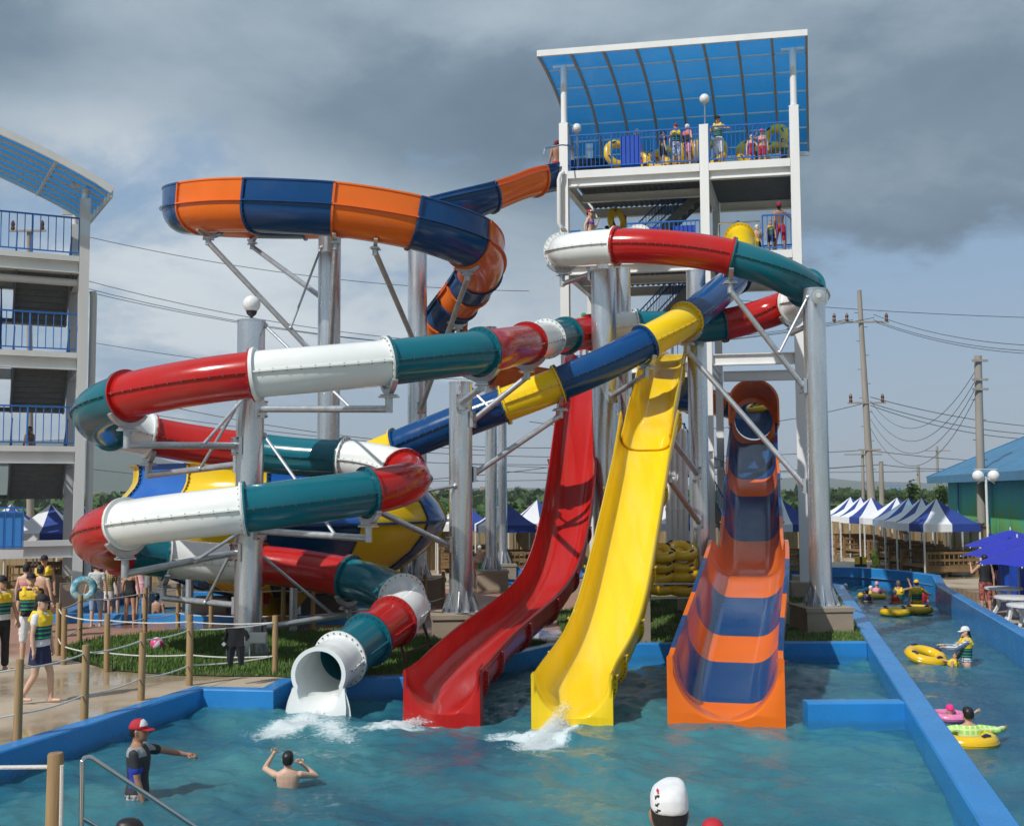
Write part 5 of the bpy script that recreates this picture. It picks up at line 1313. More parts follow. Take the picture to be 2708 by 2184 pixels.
# ================================================================ blue-green hall on the right
hl=thing('hall_building','long hall with a blue metal roof and a blue-green painted wall, at the right edge','building',(24,60,0))
c0=P(2506,1259,58.0); c1_=P(2740,1223,43.5); A0=Vector((c0.x,c0.y,0));A1=Vector((c1_.x,c1_.y,0)); hw=c0.z
MUR=bpy.data.materials.new('mural_paint'); MUR.use_nodes=True; t=MUR.node_tree; b=t.nodes['Principled BSDF']; b.inputs['Roughness'].default_value=.55; o=t.nodes.new('ShaderNodeTexCoord').outputs['Object']
mp=t.nodes.new('ShaderNodeMapping'); mp.inputs['Scale'].default_value=(1.6,1.6,.16); t.links.new(o,mp.inputs[0]); gr_=noiz(t,mp.outputs[0],1.6,6,.65,.6,4)
sp=t.nodes.new('ShaderNodeSeparateXYZ'); t.links.new(o,sp.inputs[0])
hgt=math_(t,'ADD',math_(t,'MULTIPLY',sp.outputs[2],.24),math_(t,'MULTIPLY',math_(t,'SUBTRACT',gr_,.5),1.0))
t.links.new(ramp(t,[(0,(.03,.16,.15)),(.2,(.02,.20,.22)),(.38,(.14,.34,.07)),(.52,(.05,.40,.26)),(.72,(.03,.38,.42)),(.9,(.03,.30,.52))],hgt).outputs[0],b.inputs['Base Color'])
CORR=bpy.data.materials
mb=MB(); d=(A1-A0).normalized(); nn=int((A1-A0).length*2/.5)*1; s=Vector((-d.y,d.x,0)); Lh=(A1-A0).length+14; n=int(Lh/.12); vs=[]
for k in range(n+1): q=A0+d*(k/n*Lh)+s*(.03 if k%2 else 0); vs+=[q,q+Vector((0,0,hw))]
mb.add(vs,[(2*k,2*k+1,2*k+3,2*k+2) for k in range(n)],MUR); E_=Vector((1,.1,0)).normalized()
mb.add([A0,A0+E_*14,A0+E_*14+Vector((0,0,hw)),A0+E_*7+Vector((0,0,hw+2.8)),A0+Vector((0,0,hw))],[(0,1,2,3,4)],MUR); mb.build('wall',hl,smooth=False)
RF=mat('roof_blue_metal',(.07,.24,.42),rough=.35,metal=.3,var=.15,scale=1)
mb=MB(); s_=-s if s.x>0 else s; a=A0-d*.9-E_*.9+Vector((0,0,hw+.05-.1)); bq=A0+d*Lh-E_*.9+Vector((0,0,hw-.05)); rg=E_*8.0+Vector((0,0,3.1))
n=60; vs=[]
for k in range(n+1): q=a.lerp(bq,k/n); up=Vector((0,0,.05 if k%2 else 0)); vs+=[q+up,q+rg+up]
mb.add(vs,[(2*k,2*k+1,2*k+3,2*k+2) for k in range(n)],RF); mb.add([a+rg,bq+rg,bq+rg*1+E_*8-Vector((0,0,3)),a+rg+E_*8-Vector((0,0,3))],[(0,1,2,3)],RF)
mb.beam(a-Vector((0,0,.14)),bq-Vector((0,0,.14)),.06,.36,RF); mb.beam(a-Vector((0,0,.12)),a+rg-Vector((0,0,.12)),.06,.34,RF); mb.build('roof',hl,smooth=False)
mb=MB(); q=A0+d*2.5-E_*.12; mb.tube([q+Vector((0,0,.2)),q+Vector((0,0,hw-.2))],.06,RF,8); mb.build('downpipe',hl)
# blue cloth partition and umbrellas, tables
BCL=mat('partition_cloth',(.01,.07,.45),rough=.5,var=.25,scale=3)
pt=[P(2620,1540,36),P(2700,1560,31.5),P(2800,1600,27)]
mb=MB(); vs=[]; n=60
for k in range(n+1): 
    q=pt[0].lerp(pt[2],k/n)+Vector((.06*math.sin(k*1.3),.05*math.cos(k*1.7),0)); vs+=[Vector((q.x,q.y,.05)),Vector((q.x,q.y,1.75))]
mb.add(vs,[(2*k,2*k+1,2*k+3,2*k+2) for k in range(n)],BCL); tag(mb.build('cloth_partition'),'blue cloth partition hanging behind the patio umbrellas at the right edge','curtain')
def umbrella(x,y,zt,r,rz,lab):
    o=thing('patio_umbrella',lab,'umbrella',(x,y,0),'blue patio umbrellas'); mb=MB(); n=8
    for k in range(n):
        a0=2*math.pi*k/n+rz;a1=2*math.pi*(k+1)/n+rz; rows=[]
        for j in range(5):
            f=j/4; rr=r*f; zz=zt-.50*f**1.15; am=(a0+a1)/2
            rows+=[Vector((x+rr*math.cos(a0),y+rr*math.sin(a0),zz)),Vector((x+rr*.93*math.cos(am),y+rr*.93*math.sin(am),zz+.03*f)),Vector((x+rr*math.cos(a1),y+rr*math.sin(a1),zz))]
        mb.add(rows,[(3*j+q,3*j+q+1,3*j+4+q,3*j+3+q) for j in range(4) for q in(0,1)],UMB)
    mb.build('umbrella_canopy',o,angle=15); mb=MB(); mb.tube([(x,y,0),(x,y,zt+.08)],.022,PAINTG,8); mb.build('umbrella_pole',o)
    mb=MB()
    for k in range(n): a0=2*math.pi*k/n+rz; mb.tube([(x,y,zt-.04),(x+r*math.cos(a0),y+r*math.sin(a0),zt-.53)],.008,CHROME,5); mb.sphere((x+r*math.cos(a0),y+r*math.sin(a0),zt-.51),.02,VW,6,4)
    mb.build('umbrella_ribs',o)
p=P(2672,1408,33.5); umbrella(p.x,p.y,p.z+.08,1.35,.2,'deep blue patio umbrella standing farthest back at the right edge'); p=P(2690,1425,29.5); umbrella(p.x,p.y,p.z+.05,1.4,.5,'deep blue patio umbrella in front of the farthest one at the right edge'); p=P(2745,1440,26.5); umbrella(p.x,p.y,p.z+.05,1.4,.1,'deep blue patio umbrella mostly cut off by the right edge')
PLW=mat('plastic_white',(.68,.69,.68),rough=.35,var=.04)
def table(x,y,rz,lab,s=.45):
    o=thing('plastic_table',lab,'table',(x,y,0),'white plastic garden tables'); mb=MB(); mb.lathe((x,y,0),[(0,.72),(s-.03,.72),(s,.71),(s,.67),(s-.02,.66),(0,.68)],PLW,28); mb.build('table_top',o)
    for k in range(4):
        a=rz+k*math.pi/2; d=Vector((math.cos(a),math.sin(a),0)); c=Vector((x,y,0)); mb=MB(); n_=Vector((-d.y,d.x,0))
        pts=[c+d*.18+Vector((0,0,.67)),c+d*.13+Vector((0,0,.5)),c+d*.2+Vector((0,0,.25)),c+d*.40+Vector((0,0,.0))]
        for i in range(3): mb.beam(pts[i],pts[i+1],.07,.05,PLW,up=n_)
        mb.build('leg',o,smooth=False)
table(*P(2655,1560,28.0).xy,.3,'white plastic table farthest back at the right edge'); table(*P(2685,1600,25.6).xy,.5,'white plastic table nearer the river wall at the right edge'); table(*P(2722,1600,23.8).xy,.9,'white plastic table cut by the right edge')
# lamp post with two globes
p=P(2612,1400,37.5); o=thing('street_lamp','lamp post with two white globes beside the concrete pole','street lamp',(p.x,p.y,0)); mb=MB(); zg=P(2612,1258,37.5).z; mb.tube([(p.x,p.y,0),(p.x,p.y,zg-.1)],.04,PAINTG,10); mb.tube([(p.x-.28,p.y,zg-.25),(p.x,p.y,zg-.05),(p.x+.28,p.y,zg-.25)],.02,PAINTG,8); mb.beam((p.x-.4,p.y,zg+.22),(p.x+.4,p.y,zg+.22),.02,.02,PAINTG); mb.build('lamp_pole',o)
for s_ in(-.26,.26): mb=MB(); mb.sphere((p.x+s_,p.y,zg),.19,GLOBE,18,12); mb.build('globe',o)
# ================================================================ poles and wires
def upole(name,u0,v0,u1,v1,Yd,r0,r1,lab,arms=(),steps=True):
    top=P(u0,v0,Yd); bot=P(u1,v1,Yd); d=(top-bot); bot=bot-d*(bot.z/d.z) if abs(bot.z)>.01 else bot
    o=thing('utility_pole',lab,'utility pole',(bot.x,bot.y,0)); mb=MB(); mb.tube([bot,top],[r0,r1],WOODPOLE,12)
    if steps:
        d=(top-bot); L_=d.length
        for k in range(int(L_/1.1)): q=bot+d*((k+2)*1.1/L_) if (k+2)*1.1<L_ else None
        for k in range(2,int(L_/.9)):
            q=bot+d*(k*.9/L_); sg=1 if k%2 else -1; mb.beam(q,q+Vector((sg*(r0+.12),0,0)),.03,.03,WIRE)
    mb.build('pole_shaft',o)
    for (vz,wd,off_,ins) in arms:
        tt=(vz-v1)/(v0-v1); q=P(u1+(u0-u1)*tt,vz,Yd); a=MB(); a.beam(q+Vector((-wd+off_,-.2,0)),q+Vector((wd+off_,-.2,0)),.1,.1,WOODPOLE)
        for i in ins: a.lathe(q+Vector((i,-.2,.05)),[(.0,.0),(.10,0),(.12,.1),(.08,.2),(.12,.3),(.08,.45),(0,.55)],mat('insulator',(.10,.045,.035),rough=.3),8)
        a.build('cross_arm',o)
    return o
upole('p',2272,768,2305,1330,70,.27,.14,'tall slightly leaning concrete utility pole with a cross-arm, right of the floodlit column',[(853,1.75,-.05,(-1.75,-.95,1.55)),(1066,1.2,0,(-1,1)),(1190,.7,0,())])
upole('p',2586,941,2597,1400,50,.20,.16,'short thick concrete pole in front of the hall building',[(955,.35,0,()),(1005,.35,0,()),(1030,.35,0,())])
for u0,v0,v1,Yd,r,lab in((2281,1190,1320,95,.16,'thin distant pole left of the tall leaning pole'),(2330,1220,1320,82,.22,'shorter concrete pole right of the tall leaning pole'),(2478,1180,1310,140,.2,'thin far pole with a small cross-arm left of the hall roof'),(2428,1232,1300,260,.45,'small white far mast above the conifer'),(2142,1260,1320,150,.18,'thin far pole beside the tower column'),(163,830,900,60,.0,'')):
    if r: upole('p',u0,v0,u0+2,v1,Yd,r,r*.7,lab,[(v0+12,1.6,0,())] if Yd>90 else [],steps=False)
pz=P(77,612,60); upole('p',77,612,80,1330,60,.2,.12,'distant utility pole seen through the top railing of the stair tower',[(613,1.0,0,(-.8,.8))],steps=False)
def wire(a,b_,sag,r=.026,lab=''):
    r*=.75
    mb=MB(); n=22; mb.tube([a.lerp(b_,i/n)-Vector((0,0,sag*4*(i/n)*(1-i/n))) for i in range(n+1)],r,WIRE,5,caps=False); o=mb.build('power_line',org=a); tag(o,lab,'cable','overhead power lines')
x1=P(2245,838,70)
for k,(v0,vr) in enumerate(((736,893),(757,918),(766,928))):
    wire(P(190,v0-4,62),P((2235,2255,2312)[k],(838,838,832)[k]+8,70),2.7,lab=('highest','middle','lowest')[k]+' of three power lines from the stair tower to the tall pole')
    wire(P(2310,(832,846,850)[k],70),P(2800,(915,930,938)[k],58),.5,lab=('highest','middle','lowest')[k]+' of three power lines running right from the tall pole')
for k,(va,vb,vm) in enumerate(((975,1073,0),(1000,1100,0),(1020,1123,0),(1042,1144,0))):
    wire(P(2302,1060+k*24,70),P(2583,va,50.4),2.2+.2*k,.02,lab='%s slack cable drooping between the tall pole and the short thick pole'%('highest','second highest','third highest','lowest')[k])
for k,(u0,v0,u1,v1,Yd,sg) in enumerate(((238,628,1400,770,90,1),(1700,770,2720,840,90,.3),(238,905,1900,985,110,2),(238,1025,1650,1180,80,1.5),(2302,1050,2760,1130,72,.3),(2302,1066,2760,1150,72,.4),(2302,1072,2760,1163,72,.5),(1400,1115,2290,1065,75,1.2),(1000,1190,2290,1190,85,.6),(2290,1190,2760,1225,85,.2),(1000,1215,2700,1240,120,.8),(238,1070,1300,1192,95,.5),(600,1195,1700,1228,95,.4),(1300,1245,2330,1228,82,.5),(2330,1228,2500,1240,82,.1),(238,1240,1700,1195,70,1.4),(900,1270,2300,1230,110,.6),(238,1175,700,1210,140,.6))):
    wire(P(u0,v0,Yd),P(u1,v1,Yd+4),sg,.02+.00018*Yd,lab=('faint distant overhead wire high on the left sky','faint distant overhead wire high on the right sky','thin wire passing behind the raft slide columns','thin wire behind the upper red tube','thin wire leaving the tall pole to the right, upper','thin wire leaving the tall pole to the right, middle','thin wire leaving the tall pole to the right, lower','wire reaching the tall pole at its small cross-arm from the left','long level wire low behind the columns','wire continuing right at the low fittings of the tall pole','thin level wire above the far horizon','thin wire behind the left spiral, sloping down right','thin low wire behind the lamp column','dark low cable reaching the shorter pole','dark low cable right of the shorter pole','low sagging wire left of the red slide','lowest wire above the distant trees','faint wire in front of the left hill')[k])
# pylon
pp=P(175,1322,700); o=thing('lattice_pylon','distant grey lattice electricity pylon in front of the hill on the left','pylon',(pp.x,pp.y,0)); mb=MB(); H=P(175,1236,700).z; PY=mat('pylon_steel',(.25,.27,.3))
prev=None
for k in range(8):
    f=k/7; hw_=4.6*(1-f)**1.2+.5; z=H*f; c4_=[Vector((pp.x+hw_*i,pp.y+hw_*j,z)) for i,j in((-1,-1),(1,-1),(1,1),(-1,1))]
    if prev:
        for i in range(4): mb.beam(prev[i],c4_[i],.3,.3,PY); mb.beam(prev[i],c4_[(i+1)%4],.2,.2,PY); mb.beam(prev[(i+1)%4],c4_[i],.2,.2,PY); mb.beam(c4_[i],c4_[(i+1)%4],.2,.2,PY)
    prev=c4_
for z in(.72,.85,.97): mb.beam(Vector((pp.x-4,pp.y,H*z)),Vector((pp.x+4,pp.y,H*z)),.35,.35,PY)
mb.build('lattice',o,smooth=False)
# ================================================================ far land
HILL=bpy.data.materials.new('hill_forest'); HILL.use_nodes=True; t=HILL.node_tree; b=t.nodes['Principled BSDF']; b.inputs['Roughness'].default_value=1; tcn=t.nodes.new('ShaderNodeTexCoord')
t.links.new(ramp(t,[(.3,(.02,.045,.02)),(.7,(.055,.085,.035))],noiz(t,tcn.outputs['Object'],.006,9,.65)).outputs[0],b.inputs['Base Color'])
def ridge(name,prof,Yd,depth,seed):
    """prof: list of (u, v) skyline pixels -> heights at that distance"""
    us=np.linspace(prof[0][0],prof[-1][0],160); vs=np.interp(us,[p[0] for p in prof],[p[1] for p in prof]); V=[];F=[]
    ny=26
    for j in range(ny):
        f=j/(ny-1); y=Yd-depth+f*depth*1.6
        for i,u in enumerate(us):
            top=P(u,vs[i],Yd); q=max(0,1-abs((y-Yd)/depth)**1.5); x=top.x
            h=top.z*q*(1+.10*noise.noise(Vector((x*.004,y*.004,seed)))+.05*noise.noise(Vector((x*.015,y*.015,seed)))) - (1-q)*2
            V.append((x,y,h))
    n=len(us)
    for j in range(ny-1):
        for i in range(n-1): F.append((j*n+i,j*n+i+1,(j+1)*n+i+1,(j+1)*n+i))
    me=bpy.data.meshes.new(name); me.from_pydata(V,[],F); me.materials.append(HILL); me.polygons.foreach_set('use_smooth',[True]*len(F)); o=bpy.data.objects.new(name,me); COL.objects.link(o); o['kind']='structure'; OFFS[o.name]=Vector((0,0,0)); return o
ridge('hills',[(-700,1200),(-300,1170),(60,1168),(180,1160),(240,1166),(330,1184),(420,1212),(560,1250),(700,1275),(900,1290),(1100,1300)],2600,700,1)
ridge('hills',[(850,1299),(1200,1291),(1600,1288),(1900,1280),(2050,1264),(2150,1260),(2260,1272),(2450,1278),(2708,1270),(3300,1262)],3400,500,5)
LEAF=bpy.data.materials.new('foliage'); LEAF.use_nodes=True; t=LEAF.node_tree; b=t.nodes['Principled BSDF']; b.inputs['Roughness'].default_value=.7; tcn=t.nodes.new('ShaderNodeTexCoord')
t.links.new(ramp(t,[(.3,(.02,.05,.012)),(.5,(.045,.095,.02)),(.7,(.09,.15,.04))],noiz(t,tcn.outputs['Object'],1.1,6,.7)).outputs[0],b.inputs['Base Color'])
BARK=mat('bark',(.10,.075,.05),rough=.9,var=.3)
def leafcloud(n,rad,rg,size,shape='round'):
    cl=[]; nc=max(4,int(n**.4)); 
    if shape=='cone': cen=[(rad[0]*.75*(1-h)*math.cos(a)*1.0,rad[1]*.75*(1-h)*math.sin(a),(h*1.9-.75)*rad[2]) for a,h in zip(rg.rand(nc)*6.28,rg.rand(nc))]
    else:
        cen=[]
        while len(cen)<nc:
            q=rg.uniform(-1,1,3)
            if (q**2).sum()<1: cen.append(tuple(q*np.array(rad)*.75))
    cen=np.array(cen); k=rg.randint(0,nc,n); C=cen[k]+rg.normal(0,.17,(n,3))*np.array(rad); 
    a=rg.normal(0,1,(n,3)); a/=np.linalg.norm(a,axis=1)[:,None]; b_=np.cross(a,rg.normal(0,1,(n,3))); b_/=np.linalg.norm(b_,axis=1)[:,None]+1e-9
    s=size*(.6+.8*rg.rand(n))[:,None]; V=np.stack([C-a*s,C+b_*s*.6,C+a*s,C-b_*s*.6],1).reshape(-1,3); F=np.arange(4*n).reshape(-1,4); return V,F
TREES={}
def maketree(kind,seed,n=1400):
    rg=np.random.RandomState(seed); o=thing('tree','','tree',(0,0,0))
    rad,zc,sh={'round':((2.2,2.2,2.0),3.4,'round'),'cone':((1.7,1.7,2.4),2.7,'cone'),'shrub':((2.6,1.6,1.2),1.2,'round')}[kind]
    V,F=leafcloud(n,rad,rg,.20,sh); V=V+np.array([0,0,zc]); me=bpy.data.meshes.new('crown'); me.from_pydata(V.tolist(),[],F.tolist()); me.materials.append(LEAF); c=bpy.data.objects.new('crown',me); COL.objects.link(c); c.parent=o
    mb=MB(); mb.tube([(0,0,0),(.05,0,zc*.5),(0,.05,zc)],[.16,.12,.06],BARK,8)
    for k in range(5): a=k*1.3; mb.tube([(0,0,zc*(.4+.1*k)),(math.cos(a)*rad[0]*.6,math.sin(a)*rad[1]*.6,zc*(.75+.12*k))],[.06,.02],BARK,6)
    mb.build('trunk',o); return o
tr={(k,s):maketree(k,s+i*7) for i,k in enumerate(('round','cone','shrub')) for s in(1,2)}
def tree(kind,s,u,vb,Yd,hpx,lab,group='distant trees',wid=1):
    base=tr[(kind,s)]; p=P(u,vb,Yd); H={'round':5.3,'cone':5.3,'shrub':2.4}[kind]; sc=hpx*Yd/FPX/H
    c=copytree(base); c.location=(p.x,p.y,0); c.rotation_euler=(0,0,u); c.scale=(sc*wid,sc*wid,sc); c['label']=lab; c['category']='tree'; c['group']=group
tl=[]
import itertools
rgt=random.Random(3)
wordsx=['']
for i,u in enumerate(range(1255,1480,14)): tl.append(('round',1+i%2,u+rgt.uniform(-4,4),1330,330,rgt.uniform(30,48)))
for i,u in enumerate(range(2120,2520,26)): tl.append(('round',1+i%2,u+rgt.uniform(-6,6),1325,230,rgt.uniform(38,48)))
for q,(k,s,u,v,Yd,h) in enumerate(tl):
    lab='small dark tree of the distant tree line above the tents '+('right of the middle column' if u<1500 else 'right of the tower')
    tree(k,s,u,v,Yd,h,lab,group=('distant tree line right of the middle column' if u<1500 else 'distant tree line right of the tower'),wid=1.1)
tree('cone',1,2418,1345,75,125,'bushy green conifer standing behind the right-hand tents',group=None or 'conifers behind the tents'); tree('cone',2,2490,1345,80,112,'second, lower conifer right next to the hall corner',group='conifers behind the tents'); tree('cone',1,2462,1345,70,95,'low green conifer between the two taller ones behind the right-hand tents','conifers behind the tents'); tree('cone',2,2380,1345,78,85,'low conifer at the left end of the conifers behind the right-hand tents','conifers behind the tents')
tree('shrub',1,1245,1375,60,80,'green bush just right of the middle column behind the tents'); tree('shrub',2,1300,1375,66,55,'lower green bush behind the rear slim columns'); tree('shrub',2,2095,1350,70,70,'thin pale bush beside the tower foot'); tree('shrub',1,2180,1350,75,60,'pale bush directly right of the floodlit column')
for o in list(tr.values()):
    for ch in [q for q in COL.objects if q.parent==o]: bpy.data.objects.remove(ch)
    bpy.data.objects.remove(o)
# hedge / scrub masses in the fields
def scrub(x0,x1,y0,y1,n,h,seed,name,lab,size):
    rg=np.random.RandomState(seed); C=np.stack([rg.uniform(x0,x1,n),rg.uniform(y0,y1,n),np.zeros(n)],1); hh=h*(.55+.45*np.sin(C[:,0]*.35+seed)*np.sin(C[:,0]*.11+C[:,1]*.2)+.1); C[:,2]=rg.rand(n)**.6*hh
    a=rg.normal(0,1,(n,3)); a/=np.linalg.norm(a,axis=1)[:,None]; b_=np.cross(a,rg.normal(0,1,(n,3))); b_/=np.linalg.norm(b_,axis=1)[:,None]+1e-9; s=size*(.6+.8*rg.rand(n))[:,None]
    V=np.stack([C-a*s,C+b_*s*.7,C+a*s,C-b_*s*.7],1).reshape(-1,3); me=bpy.data.meshes.new(name); me.from_pydata(V.tolist(),[],np.arange(4*n).reshape(-1,4).tolist()); me.materials.append(LEAF); o=bpy.data.objects.new(name,me); COL.objects.link(o); OFFS[o.name]=Vector((0,0,0)); tag(o,lab,'scrub',None,'stuff')
scrub(-60,-5,76,92,26000,2.3,1,'scrub','low green scrub beyond the park fence on the left',.35); scrub(-4,70,90,110,22000,2.0,2,'scrub','low green scrub beyond the park fence in the middle and right',.4)
scrub(-400,500,290,420,26000,3.3,3,'far_woods','far dark green woods along the horizon',1.8)
# far buildings
FB=[mat('far_wall_white',(.5,.5,.5)),mat('far_wall_pink',(.45,.22,.17)),mat('far_roof_red',(.35,.05,.04)),mat('far_wall_blue',(.2,.3,.45)),mat('window_dark',(.05,.06,.08),rough=.2)]
def farb(u,v,Yd,wpx,hpx,m,roofm,lab):
    p=P(u,v,Yd); w_=wpx*Yd/FPX; h=hpx*Yd/FPX+max(0,-p.z)*0; base=0; top=P(u,v-hpx,Yd).z; o=thing('far_building',lab,'building',(p.x,p.y,0),'far buildings on the horizon'); mb=MB(); mb.box((p.x,p.y,top/2),(w_,w_*.5,top),m); mb.build('wall',o,smooth=False)
    mb=MB(); mb.box((p.x,p.y,top+.06*top),(w_*1.04,w_*.55,.12*top),roofm); mb.build('roof',o,smooth=False)
    mb=MB(); n=max(3,int(w_/6))
    for k in range(n): mb.box((p.x-w_/2+(k+.5)*w_/n,p.y-w_*.25-.05,top*.7),(w_/n*.5,.1,top*.16),FB[4])
    mb.build('window_row',o,smooth=False)
farb(252,1316,420,46,10,FB[1],FB[1],'far pinkish building at the foot of the hill on the left'); farb(1385,1350,150,42,10,FB[0],FB[2],'small far shed with a red roof right of the rear slim columns'); farb(1285,1303,1500,30,14,FB[1],FB[1],'far reddish block on the horizon right of the middle column'); farb(2365,1300,900,34,16,FB[3],FB[3],'far blue-grey block on the horizon right of the tall pole'); farb(1340,1352,200,90,6,FB[0],FB[3],'long low pale greenhouse beyond the scrub in the middle'); farb(1500,1302,1800,24,8,FB[0],FB[0],'tiny pale block on the horizon between the red and yellow slides'); farb(2225,1312,500,50,9,FB[0],FB[0],'low pale building right of the floodlit column')
# ================================================================ people
SKIN=mat('skin',(.52,.29,.19),rough=.5,var=.08,scale=12); SKINL=mat('skin_light',(.62,.39,.28),rough=.5,var=.08,scale=12); SKIND=mat('skin_tan',(.38,.19,.115),rough=.5,var=.1,scale=12)
HAIR=mat('hair_black',(.012,.010,.010),rough=.45,var=.4,scale=40); EYE=mat('eye_dark',(.02,.015,.012),rough=.2); LIP=mat('lip',(.35,.10,.08),rough=.5)
NAVY=mat('vest_navy',(.015,.025,.11),rough=.6,var=.15); VYEL=mat('vest_yellow',(.80,.55,.02),rough=.6,var=.08); VGRN=mat('vest_green',(.02,.38,.09),rough=.6)
def cloth(name,c,**k): return mat('cloth_'+name,c,rough=.75,var=.12,scale=14,**k)
def patterned(name,c0,c1,scale=28):
    if 'cloth_'+name in MATS: return MATS['cloth_'+name]
    m=bpy.data.materials.new('cloth_'+name); m.use_nodes=True; t=m.node_tree; b=t.nodes['Principled BSDF']; b.inputs['Roughness'].default_value=.75
    o=t.nodes.new('ShaderNodeTexCoord').outputs['Object']; t.links.new(ramp(t,[(.42,c0),(.55,c1)],noiz(t,o,scale,3,.6)).outputs[0],b.inputs['Base Color']); MATS['cloth_'+name]=m; return m
def plaid(name,c0,c1,sc=22):
    if 'cloth_'+name in MATS: return MATS['cloth_'+name]
    m=bpy.data.materials.new('cloth_'+name); m.use_nodes=True; t=m.node_tree; b=t.nodes['Principled BSDF']; b.inputs['Roughness'].default_value=.75
    o=t.nodes.new('ShaderNodeTexCoord').outputs['Object']; sp=t.nodes.new('ShaderNodeSeparateXYZ'); t.links.new(o,sp.inputs[0])
    w1=math_(t,'SINE',math_(t,'MULTIPLY',sp.outputs[2],sc*6)); w2=math_(t,'SINE',math_(t,'MULTIPLY',sp.outputs[0],sc*6))
    v=math_(t,'MAXIMUM',w1,w2); t.links.new(ramp(t,[(.45,c0),(.6,c1)],v).outputs[0],b.inputs['Base Color']); MATS['cloth_'+name]=m; return m
DEFER=[]
def cone(mb,a,b_,ra,rb,m=SKIN,seg=10):
    a=Vector(a);b_=Vector(b_); d=(b_-a); L_=d.length; t=d/L_ if L_>1e-6 else Vector((0,0,1)); pts=[];rs=[]
    for k in(-.92,-.6,-.2): q=math.sqrt(1-k*k); pts.append(a+t*ra*k); rs.append(ra*q)
    pts.append(a);rs.append(ra); pts.append(a.lerp(b_,.5)); rs.append((ra+rb)/2); pts.append(b_);rs.append(rb)
    for k in(.2,.6,.92): q=math.sqrt(1-k*k); pts.append(b_+t*rb*k); rs.append(rb*q)
    mb.tube(pts,rs,m,seg)
def loft(mb,secs,m=SKIN,seg=16,X=None):
    vs=[];fs=[]
    for c,rx,ry,XF in secs:
        for k in range(seg):
            a=2*math.pi*k/seg; ca,sa=math.cos(a),math.sin(a); ex=abs(ca)**.85*(1 if ca>=0 else -1); ey=abs(sa)**.85*(1 if sa>=0 else -1)
            vs.append(XF(c[0]+rx*ex,c[1]+ry*ey,c[2]))
    n=len(secs)
    for i in range(n-1):
        for k in range(seg): k2=(k+1)%seg; fs.append((i*seg+k,i*seg+k2,(i+1)*seg+k2,(i+1)*seg+k))
    fs.append(tuple(range(seg-1,-1,-1))); fs.append(tuple((n-1)*seg+k for k in range(seg))); mb.add(vs,fs,m)
def defer(root,name,mb,vox,m,fn=None,sub=None,smooth=3,post=None):
    me=bpy.data.meshes.new(name); me.from_pydata([tuple(v) for v in mb.v],[],mb.f); o=bpy.data.objects.new(name,me); COL.objects.link(o)
    bm=bmesh.new(); bm.from_mesh(me); bmesh.ops.recalc_face_normals(bm,faces=bm.faces); bm.to_mesh(me); bm.free()
    r=o.modifiers.new('r','REMESH'); r.mode='VOXEL'; r.voxel_size=vox; s=o.modifiers.new('s','SMOOTH'); s.iterations=smooth; s.factor=.5
    o.parent=root; DEFER.append((o,m,fn,post))
TORSO=[((0,0,.80),.10,.085),((0,0,.86),.155,.11),((0,0,.93),.165,.115),((0,-.005,1.02),.14,.10),((0,-.005,1.10),.132,.098),((0,-.01,1.20),.150,.108),((0,-.01,1.30),.168,.115),((0,.0,1.38),.170,.10),((0,.01,1.43),.125,.075),((0,.01,1.465),.065,.055)]
